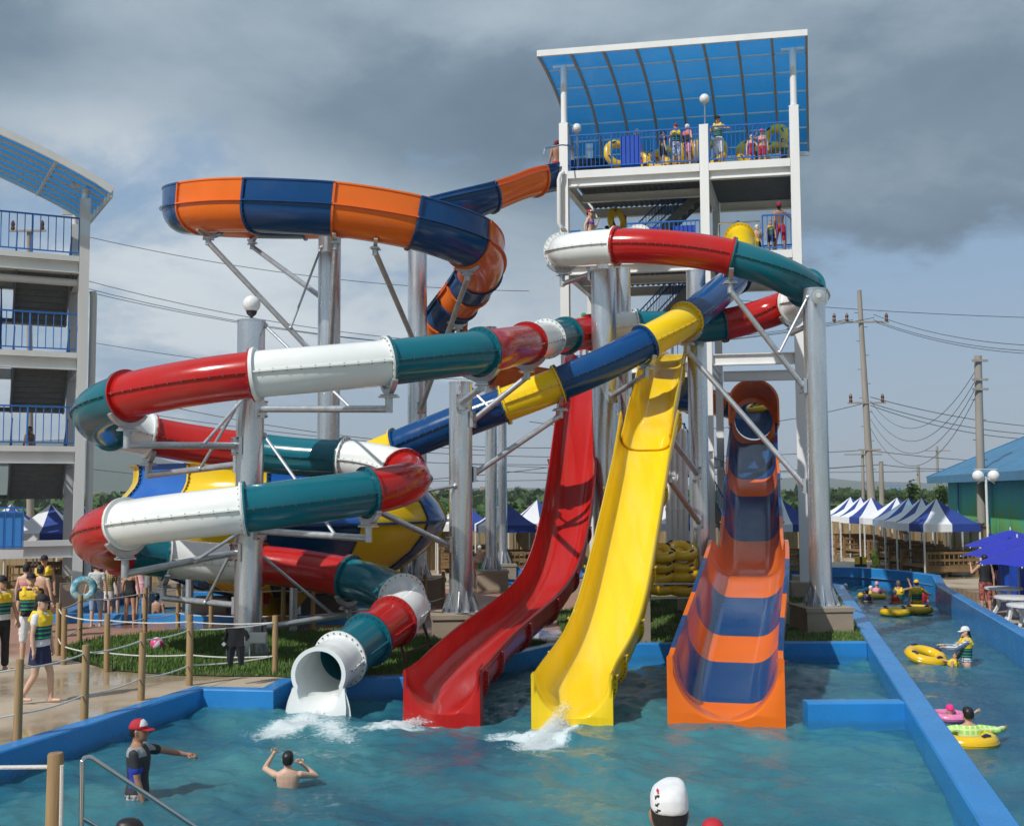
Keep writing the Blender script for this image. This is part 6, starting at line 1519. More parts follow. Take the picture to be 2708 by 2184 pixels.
def person(label,loc,yaw=0,H=1.65,skin=SKIN,lean=0,aP=((.25,0,-1),(.1,-.2,-1)),aM=((-.25,0,-1),(-.1,-.2,-1)),lP=((.06,0,-1),(.02,.03,-1)),lM=((-.06,0,-1),(-.02,.03,-1)),
          hair='short',haircol=HAIR,cap=None,swimcap=None,visor=None,shirt=None,sleeve=.45,shorts=None,shortlen=.55,vest=None,suit=None,pants=None,skirt=None,top=None,headyaw=0,headpitch=0,fem=False,grp=None,lower=True,facez=True,brim_back=False,capback=None,lowcut=-9):
    root=thing('person',label,'person',tuple(loc),grp); root.rotation_euler=(0,0,R(yaw)); s=H/1.70
    L0=Matrix.Rotation(R(-lean),3,'X'); piv=Vector((0,0,.93))
    def U_(x,y,z): q=L0@(Vector((x,y,z))-piv)+piv; return q*s
    def B_(x,y,z): return Vector((x,y,z))*s
    def TX(x,y,z): return U_(x,y,z) if z>.93 else B_(x,y,z)
    wf=.92 if fem else 1.0
    def torso(mb,infl=0,z0=0,z1=2,m=SKIN,hipx=1.0):
        secs=[]
        for c,rx,ry in TORSO:
            if z0-.04<=c[2]<=z1+.04:
                f=wf if c[2]>1.15 else (1.04 if fem and c[2]<1.0 else 1.0)
                zz=min(max(c[2],z0),z1); secs.append(((c[0],c[1],zz),rx*f+infl,ry+infl,TX))
        if fem and z1>1.3 and infl<.03:
            pass
        loft(mb,secs,m)
    def arms():
        out=[]
        for sg,(u,f) in((1,aP),(-1,aM)):
            sh=U_(sg*.172*wf,0,1.375); ud=(L0@Vector(u)).normalized() if False else Vector(u).normalized(); fd=Vector(f).normalized()
            el=sh+ud*.285*s; wr=el+fd*.245*s; out.append((sh,el,wr,ud,fd,sg))
        return out
    def legs():
        out=[]
        for sg,(u,f) in((1,lP),(-1,lM)):
            hp=B_(sg*.088,0,.865); kn=hp+Vector(u).normalized()*.41*s; an=kn+Vector(f).normalized()*.39*s; out.append((hp,kn,an,sg))
        return out
    A_=arms(); G_=legs()
    # ---- body, one surface
    mb=MB(); torso(mb)
    for sg in(-1,1):
        if fem: mb.sphere(U_(sg*.07,-.095,1.255),.058*s,skin,10,7)
    hy=Matrix.Rotation(R(headyaw),3,'Z')@Matrix.Rotation(R(-headpitch),3,'X'); hc_=Vector((0,-.015,1.585))
    def HX(x,y,z):
        q=hy@(Vector((x,y,z))-Vector((0,.0,1.50)))+Vector((0,0,1.50)); return U_(q.x,q.y-.008,q.z)
    cone(mb,U_(0,.012,1.42),HX(0,.012,1.54),.056*s,.052*s)
    loft(mb,[((0,-.02,1.478),.030,.035,HX),((0,-.025,1.49),.046,.055,HX),((0,-.02,1.515),.060,.076,HX),((0,-.008,1.55),.069,.088,HX),((0,-.003,1.59),.074,.094,HX),((0,0,1.63),.075,.095,HX),((0,0,1.665),.066,.083,HX),((0,0,1.69),.044,.056,HX),((0,0,1.70),.02,.025,HX)])
    cone(mb,HX(0,-.092,1.585),HX(0,-.108,1.556),.010*s,.014*s); 
    for sg in(-1,1): cone(mb,HX(sg*.077,.008,1.60),HX(sg*.076,.004,1.555),.016*s,.011*s)
    cone(mb,HX(0,-.083,1.500),HX(0,-.08,1.497),.022*s,.02*s)
    for sh,el,wr,ud,fd,sg in A_:
        mid=sh.lerp(el,.45); cone(mb,sh,mid,.052*s,.047*s); cone(mb,mid,el,.047*s,.037*s); m2=el.lerp(wr,.35); cone(mb,el,m2,.037*s,.039*s); cone(mb,m2,wr,.039*s,.025*s)
        pn=wr+fd*.05*s; cone(mb,wr,pn,.024*s,.030*s)
    if lower:
        for hp,kn,an,sg in G_:
            mid=hp.lerp(kn,.4); cone(mb,hp,mid,.092*s,.080*s); cone(mb,mid,kn,.080*s,.054*s); m2=kn.lerp(an,.35); cone(mb,kn,m2,.053*s,.056*s); cone(mb,m2,an,.056*s,.036*s)
            toe=an+Vector((0,-.15*s,-.045*s)); heel=an+Vector((0,.035*s,-.05*s)); cone(mb,an,an+Vector((0,0,-.03*s)),.036*s,.036*s); cone(mb,heel,toe,.034*s,.026*s)
    def post(me,root=root):
        pass
    # fingers
    fm=MB()
    for sh,el,wr,ud,fd,sg in A_:
        side=fd.cross(Vector((0,1,0))); 
        if side.length<.2: side=Vector((1,0,0))
        side.normalize(); nrm=side.cross(fd).normalized(); k0=wr+fd*.072*s
        for i,(o_,ln) in enumerate(((-.024,.066),(-.008,.076),(.008,.072),(.023,.056))):
            p=k0+side*o_*s; fm.tube([p-fd*.02*s,p+fd*ln*.45*s,p+(fd*.80+nrm*.35)*ln*s],[.0095*s,.0085*s,.0065*s],skin,6)
        p=wr+fd*.025*s-side*.022*s*sg; fm.tube([p,p+(fd*.5-side*.8*sg).normalized()*.035*s,p+(fd*.8-side*.5*sg).normalized()*.062*s],[.011*s,.010*s,.007*s],skin,6)
    # eyes, brows and mouth are set on the face
    em=MB()
    for sg in(-1,1):
        em.sphere(HX(sg*.029,-.0865,1.594),.0095*s,EYE,8,6,sc=(1.3,.5,.7)); em.tube([HX(sg*.016,-.094,1.613),HX(sg*.043,-.084,1.614)],.0035*s,HAIR,5)
    em.tube([HX(-.022,-.088,1.528),HX(0,-.094,1.526),HX(.022,-.088,1.528)],.0048*s,LIP,5)
    defer(root,'body',mb,.0125*s,skin,extra_merge(fm,em))
    vx=.014*s
    # ---- hair and headwear
    if hair and not swimcap:
        hb=MB(); loft(hb,[((0,.045,1.53),.060,.060,HX),((0,.028,1.57),.079,.078,HX),((0,.018,1.62),.083,.088,HX),((0,.008,1.66),.078,.092,HX),((0,.0,1.695),.058,.070,HX),((0,0,1.712),.025,.03,HX)])
        if hair=='long': loft(hb,[((0,.085,1.36),.055,.022,HX),((0,.088,1.42),.07,.03,HX),((0,.078,1.5),.076,.045,HX),((0,.05,1.6),.08,.065,HX)])
        if hair=='tail': cone(hb,HX(0,.09,1.6),HX(0,.13,1.45),.03*s,.02*s)
        defer(root,'hair',hb,vx,haircol)
    if cap:
        cb=MB(); loft(cb,[((0,.005,1.615),.088,.106,HX),((0,.005,1.65),.088,.106,HX),((0,.005,1.69),.076,.09,HX),((0,.005,1.72),.05,.06,HX),((0,.005,1.73),.02,.02,HX)]); 
        defer(root,'cap',cb,vx,(cap,C_WHT) if cap in FRONTW else cap,(lambda c,q=hy,s=s:1 if ((q.inverted()@Vector((c.x/s,c.y/s,0))).y<-.045 and c.z/s>1.655) else 0) if cap in FRONTW else None,smooth=2)
        bb=MB(); sg=1 if brim_back else -1; vs=[]
        for k in range(9):
            a=math.pi*(k/8)*.8+math.pi*.1; vs+=[HX(.082*math.cos(a),sg*.09*math.sin(a),1.624),HX(.078*math.cos(a),sg*(.10+.075*math.sin(a)),1.608)]
        vs2=[v-Vector((0,0,.008*s)) for v in vs]; n=len(vs); bb.add(vs+vs2,[(2*k,2*k+1,2*k+3,2*k+2) for k in range(8)]+[(n+2*k+2,n+2*k+3,n+2*k+1,n+2*k) for k in range(8)]+[(2*k+1,n+2*k+1,n+2*k+3,2*k+3) for k in range(8)],cap); defer_plain(root,'cap_brim',bb)
    if swimcap:
        cb=MB(); loft(cb,[((0,.01,1.585),.080,.098,HX),((0,.008,1.62),.082,.103,HX),((0,.003,1.66),.077,.094,HX),((0,0,1.70),.056,.066,HX),((0,0,1.716),.02,.024,HX)]); defer(root,'swim_cap',cb,vx,swimcap)
    if visor:
        cb=MB(); loft(cb,[((0,.0,1.60),.084,.103,HX),((0,.0,1.645),.086,.106,HX)],seg=20); bb=MB(); cb2=MB(); vs=[]
        for k in range(9): a=math.pi*k/8; vs+=[HX(.084*math.cos(a),-.098*math.sin(a),1.61),HX(.10*math.cos(a),-(.10+.10*math.sin(a)),1.60)]
        vs2=[v-Vector((0,0,.008*s)) for v in vs]; n=len(vs); cb.add(vs+vs2,[(2*k,2*k+1,2*k+3,2*k+2) for k in range(8)]+[(n+2*k+2,n+2*k+3,n+2*k+1,n+2*k) for k in range(8)]+[(2*k+1,n+2*k+1,n+2*k+3,2*k+3) for k in range(8)],visor)
        for i in range(len(cb.m)): cb.m[i]=0
        cb.mats=[visor]; defer_plain(root,'visor',cb)
    # ---- clothes
    def limbs(mb,inf,frac,which='leg'):
        if which=='leg':
            for hp,kn,an,sg in G_:
                e=hp.lerp(kn,min(1,frac)); cone(mb,hp,e,(.094+inf)*s,(.094-.036*min(1,frac)+inf)*s)
                if frac>1: cone(mb,kn,kn.lerp(an,frac-1),(.058+inf)*s,(.058+inf)*s)
        else:
            for sh,el,wr,ud,fd,sg in A_:
                e=sh.lerp(el,min(1,frac)); cone(mb,sh,e,(.055+inf)*s,(.050+inf)*s)
                if frac>1: cone(mb,el,el.lerp(wr,frac-1),(.042+inf)*s,(.036+inf)*s)
    if shorts: mb=MB(); torso(mb,.012,.80,.99); limbs(mb,.016,shortlen); defer(root,'shorts',mb,vx,shorts)
    if pants: mb=MB(); torso(mb,.012,.80,1.0); limbs(mb,.014,1.85); defer(root,'trousers',mb,vx,pants)
    if shirt=='lifeguard':
        mb=MB(); torso(mb,.014,.90,1.44); limbs(mb,.010,sleeve,'arm'); defer(root,'shirt',mb,vx,(cloth('lgblack',(.03,.03,.035)),cloth('lggrey',(.30,.31,.32)),cloth('lgblue',(.02,.05,.40))),lambda c,s=s:(1 if c.z/s>1.34 and .08<abs(c.x)/s<.20 else (2 if (c.z/s<1.22 and c.z/s>1.0 and abs(c.x)/s>.13) or abs(c.x)/s>.27 else 0)))
    elif shirt: mb=MB(); torso(mb,.014,.90 if not suit else .8,1.44); limbs(mb,.010,sleeve,'arm') if sleeve>0 else None; defer(root,'shirt',mb,vx,shirt)
    if suit: mb=MB(); torso(mb,.009,.80,1.33); limbs(mb,.006,.12); 
    if suit:
        for sg in(-1,1): mb.tube([U_(sg*.085,-.095,1.33),U_(sg*.095,-.03,1.425),U_(sg*.09,.07,1.40),U_(sg*.07,.10,1.30)],.013*s,suit,6)
        defer(root,'swimsuit',mb,vx,suit)
    if top:
        mb=MB(); torso(mb,.011,1.20,1.31)
        if fem:
            for sg in(-1,1): mb.sphere(U_(sg*.07,-.10,1.255),.062*s,top,10,7)
        defer(root,'bikini_top',mb,vx,top)
    if skirt: mb=MB(); loft(mb,[((0,0,.62),.19,.165,B_),((0,0,.75),.185,.15,B_),((0,0,.90),.175,.125,B_),((0,0,1.0),.15,.11,TX)]); defer(root,'skirt',mb,vx,skirt)
    if vest:
        mb=MB(); torso(mb,.038,1.0,1.40); 
        for sg in(-1,1): mb.tube([U_(sg*.10,-.13,1.30),U_(sg*.105,-.06,1.43),U_(sg*.10,.06,1.44),U_(sg*.1,.13,1.30)],.045*s,VYEL,8)
        Li=L0.inverted()
        def vf(c,s=s,vest=vest):
            q=(Li@(c/s-piv)+piv).z
            if vest=='pink': return 0 if q>1.25 else 1
            if q>1.235: return 0
            for zc in(1.05,1.12,1.19):
                if abs(q-zc)<.012: return 2
            return 1
        mats_={'yellow':(VYEL,NAVY,VGRN),'pink':(cloth('coral',(.75,.18,.15)),cloth('dark',(.03,.03,.04)),VYEL),'navy':(NAVY,NAVY,VYEL),'red':(cloth('vestred',(.6,.03,.03)),cloth('vestred',(.6,.03,.03)),VYEL)}[vest]
        defer(root,'life_vest',mb,.012*s,mats_,vf)
    return root
PLAIN=[]
def defer_plain(root,name,mb):
    me=bpy.data.meshes.new(name); me.from_pydata([tuple(v) for v in mb.v],[],mb.f)
    for m in mb.mats: me.materials.append(m)
    me.polygons.foreach_set('material_index',mb.m); o=bpy.data.objects.new(name,me); COL.objects.link(o); o.parent=root; return o
class extra_merge:
    def __init__(s,*mbs): s.mbs=mbs
def finish_people():
    dg=bpy.context.evaluated_depsgraph_get(); dg.update(); res=[]
    for o,m,fn,post in DEFER:
        ev=o.evaluated_get(dg); res.append(bpy.data.meshes.new_from_object(ev))
    for (o,m,fn,post),me in zip(DEFER,res):
        o.modifiers.clear(); old=o.data; ms=m if isinstance(m,(tuple,list)) else (m,)
        me.materials.clear()
        for q in ms: me.materials.append(q)
        if isinstance(fn,extra_merge):
            V=[tuple(v.co) for v in me.vertices]; F=[tuple(p.vertices) for p in me.polygons]; MI=[0]*len(F); mats_=list(ms)
            for mb in fn.mbs:
                off_=len(V); V+= [tuple(v) for v in mb.v]
                for f,k in zip(mb.f,mb.m):
                    mm_=mb.mats[k]
                    if mm_ not in mats_: mats_.append(mm_)
                    F.append(tuple(i+off_ for i in f)); MI.append(mats_.index(mm_))
            me=bpy.data.meshes.new(o.name); me.from_pydata(V,[],F)
            for q in mats_: me.materials.append(q)
            me.polygons.foreach_set('material_index',MI)
        elif fn: me.polygons.foreach_set('material_index',[fn(p.center) for p in me.polygons])
        me.polygons.foreach_set('use_smooth',[True]*len(me.polygons)); me.name=o.name; o.data=me; bpy.data.meshes.remove(old)
# ---- colours of clothes
FRONTW=[]
C_RED=cloth('red',(.45,.015,.03)); C_MAR=cloth('maroon',(.28,.01,.03)); C_WHT=cloth('white',(.72,.72,.73)); C_BLK=cloth('black',(.015,.015,.018)); C_PNK=cloth('pink',(.80,.30,.42)); C_HOT=cloth('hotpink',(.80,.03,.22))
C_PUR=cloth('purple',(.25,.06,.40)); C_NVY=cloth('navy',(.012,.018,.07)); C_LBL=cloth('lightblue',(.28,.42,.62)); C_BLU=patterned('bluepat',(.03,.08,.35),(.6,.65,.7)); C_GRY=cloth('grey',(.3,.31,.32)); C_YEL=cloth('yellow',(.85,.50,.01)); C_GRN=cloth('green',(.03,.35,.10))
C_PAT=patterned('leafshirt',(.30,.35,.38),(.62,.64,.62),20); C_FLO=patterned('floral',(.03,.02,.03),(.55,.14,.10),24); C_PLD=plaid('plaid',(.6,.62,.66),(.10,.13,.22)); C_STR=plaid('greenstripe',(.35,.75,.15),(.75,.85,.4),14); C_LPK=cloth('palepink',(.75,.42,.48))
FRONTW.append(C_RED)
def dk(u,Yd,z,v=700): p=P(u,v,Yd); return (p.x,p.y,z)
Z1=zf[0]+.01; Z2=zf[1]+.01
RL=((.35,-.5,-.8),(-.2,-.9,.25))   # arm resting on a rail
person('child in a dark life vest and black cap, leftmost of three on the top deck',dk(1757,34.2,Z1),100,1.24,SKINL,cap=C_BLK,vest='navy',shorts=C_BLK,aP=((.1,-.4,-1),(0,-.5,-.7)))
person('child in maroon cap, yellow life vest and blue patterned shorts on the top deck',dk(1793,34.0,Z1),10,1.38,SKIN,cap=C_MAR,vest='yellow',shorts=C_BLU,shortlen=.85)
person('child in white swim cap and coral vest with pink shorts on the top deck',dk(1824,34.1,Z1),-60,1.4,SKINL,swimcap=C_WHT,hair=None,vest='pink',shorts=C_PNK,aM=((-.2,-.5,-.8),(.3,-.8,-.2)))
person('boy in black cap, yellow life vest and white shorts leaning on the top railing',dk(1905,33.9,Z1),-20,1.58,SKIN,cap=C_BLK,vest='yellow',shorts=C_WHT,shortlen=.9,aP=((.7,-.3,-.5),(-.8,-.5,.0)),aM=((-.3,-.4,-.9),(.5,-.8,.1)),headyaw=-15)
person('girl in white cap and red swimsuit behind the right part of the top railing',dk(1994,34.6,Z1),15,1.22,SKINL,cap=C_WHT,suit=C_RED,aP=((.3,-.4,-.8),(-.4,-.9,.1)))
person('small dark-haired child in yellow vest between two girls on the top deck',dk(2010,35.2,Z1),0,1.18,SKIN,vest='yellow',shorts=C_NVY)
person('girl in pink cap, pink top and red shorts right on the top deck',dk(2022,34.2,Z1),-20,1.26,SKIN,cap=C_HOT,top=C_PNK,shorts=C_RED,fem=True,aM=((-.5,-.6,-.4),(.5,-.6,.6)))
person('child in a life vest squeezed behind the right-hand top column beside the yellow rings',dk(2078,34.9,Z1),40,1.2,SKIN,vest='yellow',shorts=C_NVY)
person('child in hot pink cap half hidden behind the blue panel on the top deck',dk(1700,35.6,Z1),-30,1.2,SKIN,cap=C_HOT,suit=C_RED)
person('bare-backed man in a maroon cap at the start of the raft slide',dk(1475,34.9,Z1-.45),200,1.6,SKIND,cap=C_MAR,shorts=C_RED)
person('woman in purple bikini top, red shorts and red cap drinking on the second deck',dk(1560,34.4,Z2),70,1.56,SKINL,fem=True,cap=C_RED,top=C_PUR,shorts=C_RED,aP=((.2,-.5,-.9),(-.1,-.5,.9)),aM=((-.3,.4,-1),(-.1,-.1,-1)))
person('person in a dark swimsuit seen from behind beside the yellow rings on the second deck',dk(1606,36.2,Z2),160,1.5,SKIND,suit=C_NVY,lP=((.2,0,-1),(.1,0,-1)))
person('dark-haired person in a navy top sitting at the yellow tube entrance',dk(1954,34.2,Z2-.35),180,1.5,SKIND,shirt=C_NVY)
person('small child in a white swim cap at the yellow tube entrance',dk(2003,34.0,Z2-.25),20,1.22,SKINL,swimcap=C_WHT,hair=None,shorts=C_NVY)
person('bare-backed man in red cap and long red shorts bending by the second deck railing',dk(2064,33.7,Z2),165,1.58,SKIND,lean=22,cap=C_MAR,shorts=C_RED,shortlen=.95,aP=((-.1,.2,-1),(.1,-.5,-.8)),aM=((-.6,-.3,-.6),(-.3,-.6,-.5)),headpitch=15,lP=((.15,.0,-1),(.06,.05,-1)),lM=((-.15,.0,-1),(-.06,.05,-1)))
person('small child in a life vest in front of the man in long red shorts',dk(2040,33.6,Z2),-30,1.0,SKIN,vest='yellow',shorts=C_NVY)
person('person in a green cap on the third level of the tower behind the tubes',dk(1542,34.6,7.26),20,1.45,SKIN,cap=C_GRN,shirt=C_NVY)
person('bare-chested boy on the stairs of the left stair tower',dk(90,33.6,zl[2]-.62),-20,1.4,SKIND,shorts=C_BLK)
person('dark-haired person in a white shirt on the lower stairs of the slide tower',dk(1793,36.0,2.95),30,1.5,SKIN,shirt=C_WHT,shorts=C_NVY)
# ground, left
def gd(u,Yd): p=P(u,1500,Yd); return (p.x,p.y,0.0)
person('woman in black cap, life vest and navy skirt walking barefoot past the fence',gd(112,17.0),82,1.60,SKINL,fem=True,hair='tail',cap=C_BLK,shirt=C_WHT,sleeve=.35,vest='yellow',skirt=C_NVY,lP=((.05,-.30,-1),(.02,-.05,-1)),lM=((-.05,.05,-1),(-.02,.60,-1)),aM=((-.2,.05,-1),(-.02,-.12,-1)),aP=((.2,-.1,-1),(.05,-.2,-1)))
person('man in black cap and life vest holding his hand to his face',gd(83,20.8),20,1.66,SKINL,cap=C_BLK,shirt=C_BLK,vest='yellow',shorts=C_WHT,shortlen=.95,aM=((-.15,0,-1),(-.05,-.1,-1)),aP=((.2,-.5,-.8),(-.5,-.2,.9)),headpitch=15)
person('person in yellow and navy life vest with black trousers cut off by the left edge',gd(5,20.2),60,1.66,SKIN,vest='yellow',shirt=C_WHT,pants=C_BLK,aP=((.3,-.2,-1),(.1,-.3,-1)),cap=C_BLK)
person('woman seen from behind in a pink striped top and black cap, left group',gd(70,25.4),185,1.55,SKINL,fem=True,cap=C_BLK,top=cloth('stripepink',(.7,.25,.3)),skirt=C_BLK)
person('bare-backed person with black hair seen from behind in the left group',gd(113,24.6),170,1.58,SKINL,shorts=C_BLK,lean=6,aP=((.4,.0,-1),(.0,-.2,-1)))
person('person in a black cap facing the camera behind the bare-backed one, left group',gd(117,27.0),10,1.66,SKIN,cap=C_BLK,vest='yellow',shorts=C_NVY)
person('man in grey patterned shirt and light blue shorts seen from behind',gd(257,26.8),175,1.52,SKINL,swimcap=None,cap=C_WHT,shirt=C_PAT,shorts=C_LBL,shortlen=.98,aP=((.35,.0,-1),(.35,-.3,-.8)))
person('woman in a black swimsuit and dark swim hat seen from behind',gd(346,27.2),178,1.40,SKIN,fem=True,cap=C_NVY,suit=C_BLK,skirt=None)
person('woman in a pale pink bikini raising her arm, behind the man in the patterned shirt',gd(302,29.0),10,1.55,SKINL,fem=True,top=C_LPK,skirt=C_WHT,aP=((.6,0,.9),(-.2,0,1)))
person('woman in a pale pink dress behind the woman in the black swimsuit',gd(373,29.2),160,1.5,SKINL,fem=True,shirt=C_LPK,skirt=C_LPK,sleeve=.1)
person('girl in a hot pink cap and striped top between the pair by the bowl pool',gd(288,28.2),20,1.35,SKIN,cap=C_HOT,shirt=plaid('navystripe',(.03,.04,.15),(.6,.5,.1)),skirt=C_WHT)
person('dark-haired swimmer in the small bowl pool, head above the wall',(P(414,1612,29.3).x,29.3,-.95),180,1.5,SKIN)
person('person in a red top and yellow vest at the bowl outlet behind the lamp column',gd(702,27.0),-70,1.45,SKIN,vest='yellow',shorts=C_RED,aP=((.5,-.7,-.1),(.2,-.9,-.2)))
person('person in a white swim cap leaning by the wooden platforms beyond the middle column',(P(1268,1450,38.0).x,38.0,.0),30,1.35,SKINL,swimcap=C_WHT,hair=None,shorts=C_GRN)
person('child in a coral swimsuit next to the white swim cap beyond the middle column',(P(1256,1470,37.4).x,37.4,.0),70,1.1,SKINL,suit=cloth('coral',(.75,.18,.15)))
person('child in a white cap and life vest beside the banded chute near the tower foot',(P(2072,1440,36).x,36.0,.0),90,1.25,SKINL,cap=C_WHT,vest='yellow',shorts=C_NVY)
# ground, right
person('person in a black tank top and floral shorts seen from behind by the river wall',(P(2604,1500,28.8).x,28.8,-.02),185,1.50,SKIN,shirt=C_BLK,sleeve=0,shorts=C_FLO,shortlen=1.05,aM=((-.35,0,-1),(-.05,-.1,-1)),aP=((.5,-.3,-.6),(-.2,-.6,.8)))
person('dark-haired person just behind the one in the black tank top',(P(2617,1500,29.6).x,29.6,0),175,1.45,SKIND,shirt=C_BLK,shorts=C_BLK)
person('person in grey shirt bending over a platform under the right-hand tents',(TP[3][0]+.3,TP[3][1]-.2,.42),60,1.5,SKIN,lean=38,shirt=C_GRY,shorts=C_WHT)
# ---- floats
def ringfloat(label,c,R_=.33,r_=.13,rot=(0,0,0),m=RING,double=False,handles=True,grp='yellow rental swim rings',name='swim_ring'):
    o=thing(name,label,'swim ring',tuple(c),grp); M=(Matrix.Rotation(rot[2],3,'Z')@Matrix.Rotation(rot[1],3,'Y')@Matrix.Rotation(rot[0],3,'X'))
    offs=[Vector((0,0,0))] if not double else [Vector((-R_*.98,0,0)),Vector((R_*.98,0,0))]
    hb=MB(); tb=MB()
    for q in offs:
        tb.torus(Vector(c)+M@q,R_,r_,m,40,14,M=M,sz=.86); 
        tb.torus(Vector(c)+M@q,R_+r_*.995,.006,m,40,5,M=M)
        if handles:
            for k in range(4):
                a=k*math.pi/2+.5; d=Vector((math.cos(a),math.sin(a),0)); pc=q+d*(R_+r_*.25)+Vector((0,0,r_*.83)); t_=Vector((-d.y,d.x,0))
                hb.tube([Vector(c)+M@(pc-t_*.07),Vector(c)+M@(pc+Vector((0,0,.02))),Vector(c)+M@(pc+t_*.07)],.024,RINGMARK,6)
    tb.build('inflated_tube',o)
    if handles: hb.build('handle',o)
    return o
def wpos(u,v): g_=G(u,v,WZ); return g_
p=wpos(2306,1580); ringfloat('yellow ring with small children, farthest on the lazy river',(p.x,p.y,WZ+.07),.34,.11)
p=wpos(2366,1624); ringfloat('left ring of the empty-looking yellow pair in the lazy river, in front of the family',(p.x,p.y,WZ+.08),.30,.13)
p=wpos(2430,1619); ringfloat('right ring of the yellow pair floating in the lazy river',(p.x,p.y+.1,WZ+.08),.30,.13)
p=wpos(2452,1752); ringfloat('large yellow ring tilted in front of the adult in the white cap',(p.x,p.y+.05,WZ+.13),.30,.12,rot=(.25,.12,0))
p=wpos(2512,1905); ringfloat('small pink inflatable ring near the dividing wall',(p.x,p.y+.05,WZ+.06),.22,.075,m=mat('vinyl_rose',(.75,.22,.42),rough=.25,var=.2,scale=9),handles=False,grp=None)
p=wpos(2561,1975); ringfloat('yellow ring nearest to the camera in the lazy river, carrying the person in lime sleeves',(p.x,p.y+.1,WZ+.08),.31,.12)
p=P(2350,1625,31); 
# river people (feet below the water)
def sw(u,v,depth=1.0): p=wpos(u,v); return (p.x,p.y,WZ-depth)
person('swimmer in a white cap alone by the inner river wall at the far bend',sw(2236,1562,1.15),10,1.4,SKIN,swimcap=C_WHT,hair=None)
person('dark-haired child in a life vest clinging to the farthest yellow ring',sw(2293,1588,.85),175,1.2,SKIN,vest='navy')
person('small child in a white swim cap inside the farthest yellow ring',sw(2303,1577,.8),20,1.15,SKINL,swimcap=C_WHT,hair=None)
person('child in a pale pink hat and pink top beside the farthest yellow ring',sw(2320,1574,.85),-10,1.3,SKINL,cap=C_LPK,shirt=C_PNK)
person('small child in a pink cap right of the farthest yellow ring',sw(2340,1578,.9),10,1.12,SKIN,swimcap=C_PNK,hair=None,vest='yellow')
person('adult with grey hair in a yellow life vest in the river family group',sw(2377,1590,.85),160,1.5,SKIND,haircol=mat('hair_grey',(.1,.1,.1)),vest='yellow',aM=((-.8,-.2,.2),(.3,-.3,.8)))
person('child in a white and blue swim cap in the middle of the river family group',sw(2367,1594,.8),185,1.2,SKINL,swimcap=C_WHT,hair=None,vest='red')
person('person in a yellow cap and life vest at the right of the river group',sw(2425,1594,.8),165,1.5,SKIN,cap=C_YEL,shirt=C_YEL,sleeve=.8,vest='yellow',aM=((-.6,-.5,-.5),(-.4,-.8,-.1)))
person('small brown-haired child low in the water behind the yellow ring pair',sw(2410,1608,.85),180,1.1,SKIN,haircol=mat('hair_brown',(.05,.03,.02)))
person('dark-haired person with red float arms behind the yellow cap',sw(2438,1588,.95),175,1.4,SKIN,shirt=C_RED)
person('adult in white cap, plaid sleeves and yellow and navy vest behind the tilted ring',sw(2556,1756,.72),-100,1.45,SKINL,hair='tail',cap=C_WHT,shirt=C_PLD,sleeve=1.85,vest='yellow',aM=((-.05,-.8,-.5),(0,-1,.12)),aP=((.05,-.8,-.5),(-.05,-1,.1)),headyaw=10)
person('small child in a vest between the tilted ring and the plaid adult',sw(2508,1762,.72),-130,1.05,SKIN,vest='yellow',lean=25,aM=((-.2,-.9,-.1),(0,-1,.1)))
person('child in a hot pink swim cap lying in the small pink ring',sw(2513,1902,.98),185,1.2,SKINL,swimcap=C_HOT,hair=None,shirt=C_LBL,sleeve=1.5,aM=((-.9,-.3,.15),(-.8,-.3,.3)),aP=((.9,-.3,.15),(.8,.3,.1)))
person('dark-haired person in lime striped sleeves resting arms on the nearest yellow ring',sw(2563,1968,1.00),180,1.5,SKIN,shirt=C_STR,sleeve=1.9,aM=((-.95,-.1,-.12),(-.7,-.7,-.02)),aP=((.95,-.1,-.12),(.7,-.7,-.02)))
# pool people
p=G(362,2122,WZ); 
person('lifeguard in a red and white cap pointing right, waist-deep in the pool',(p.x,p.y,WZ-.80),95,1.70,SKIND,hair='short',cap=C_RED,shirt='lifeguard',sleeve=.62,shorts=patterned('blkwht',(.02,.02,.025),(.4,.4,.42),30),shortlen=.8,aM=((-.02,-.15,-1),(-.05,-.30,-1)),aP=((.55,-.9,-.30),(.10,-1,-.22)),headyaw=-5)
p=G(762,2072,WZ)
person('dark-haired boy seen from behind chest-deep in the pool with both hands at his face',(p.x,p.y,WZ-1.03),185,1.42,SKINL,aP=((.55,-.65,.12),(-.50,.25,.85)),aM=((-.75,-.6,-.25),(.70,-.15,.55)),lean=5)
pz=P(1768,2059,5.2)
person('man in a white printed cotton cap at the bottom edge, seen from behind',(pz.x,5.2,pz.z-1.815),180,1.77,SKIND,hair='short',swimcap=None,cap=None,shirt=C_BLK)
wc=MB(); rt=[o for o in COL.objects if o.get('label','').startswith('man in a white printed')][0]
s=1.77/1.70
def hx(x,y,z): return Vector((x,y,z))*s
loft(wc,[((0,.016,1.612),.078,.092,hx),((0,.012,1.632),.083,.101,hx),((0,.006,1.675),.082,.102,hx),((-.004,.0,1.706),.073,.090,hx),((-.016,-.01,1.728),.054,.062,hx),((-.022,-.02,1.742),.030,.03,hx)])
defer(rt,'cotton_cap',wc,.010,(C_WHT,C_BLK,C_RED),lambda c:(1 if (.052<c.x<.072 and c.y>.03 and math.sin(c.z*210+c.x*160)>.35 and c.z<1.76) else (2 if (.05<c.x<.062 and c.y>.03 and abs(c.z-1.775)<.007) else 0)))
pz=P(1885,2160,6.4)
person('child in a dark red cap, only the top showing at the bottom edge',(pz.x,6.4,pz.z-1.33),175,1.30,SKIN,cap=C_RED)
pz=P(343,2152,6.2)
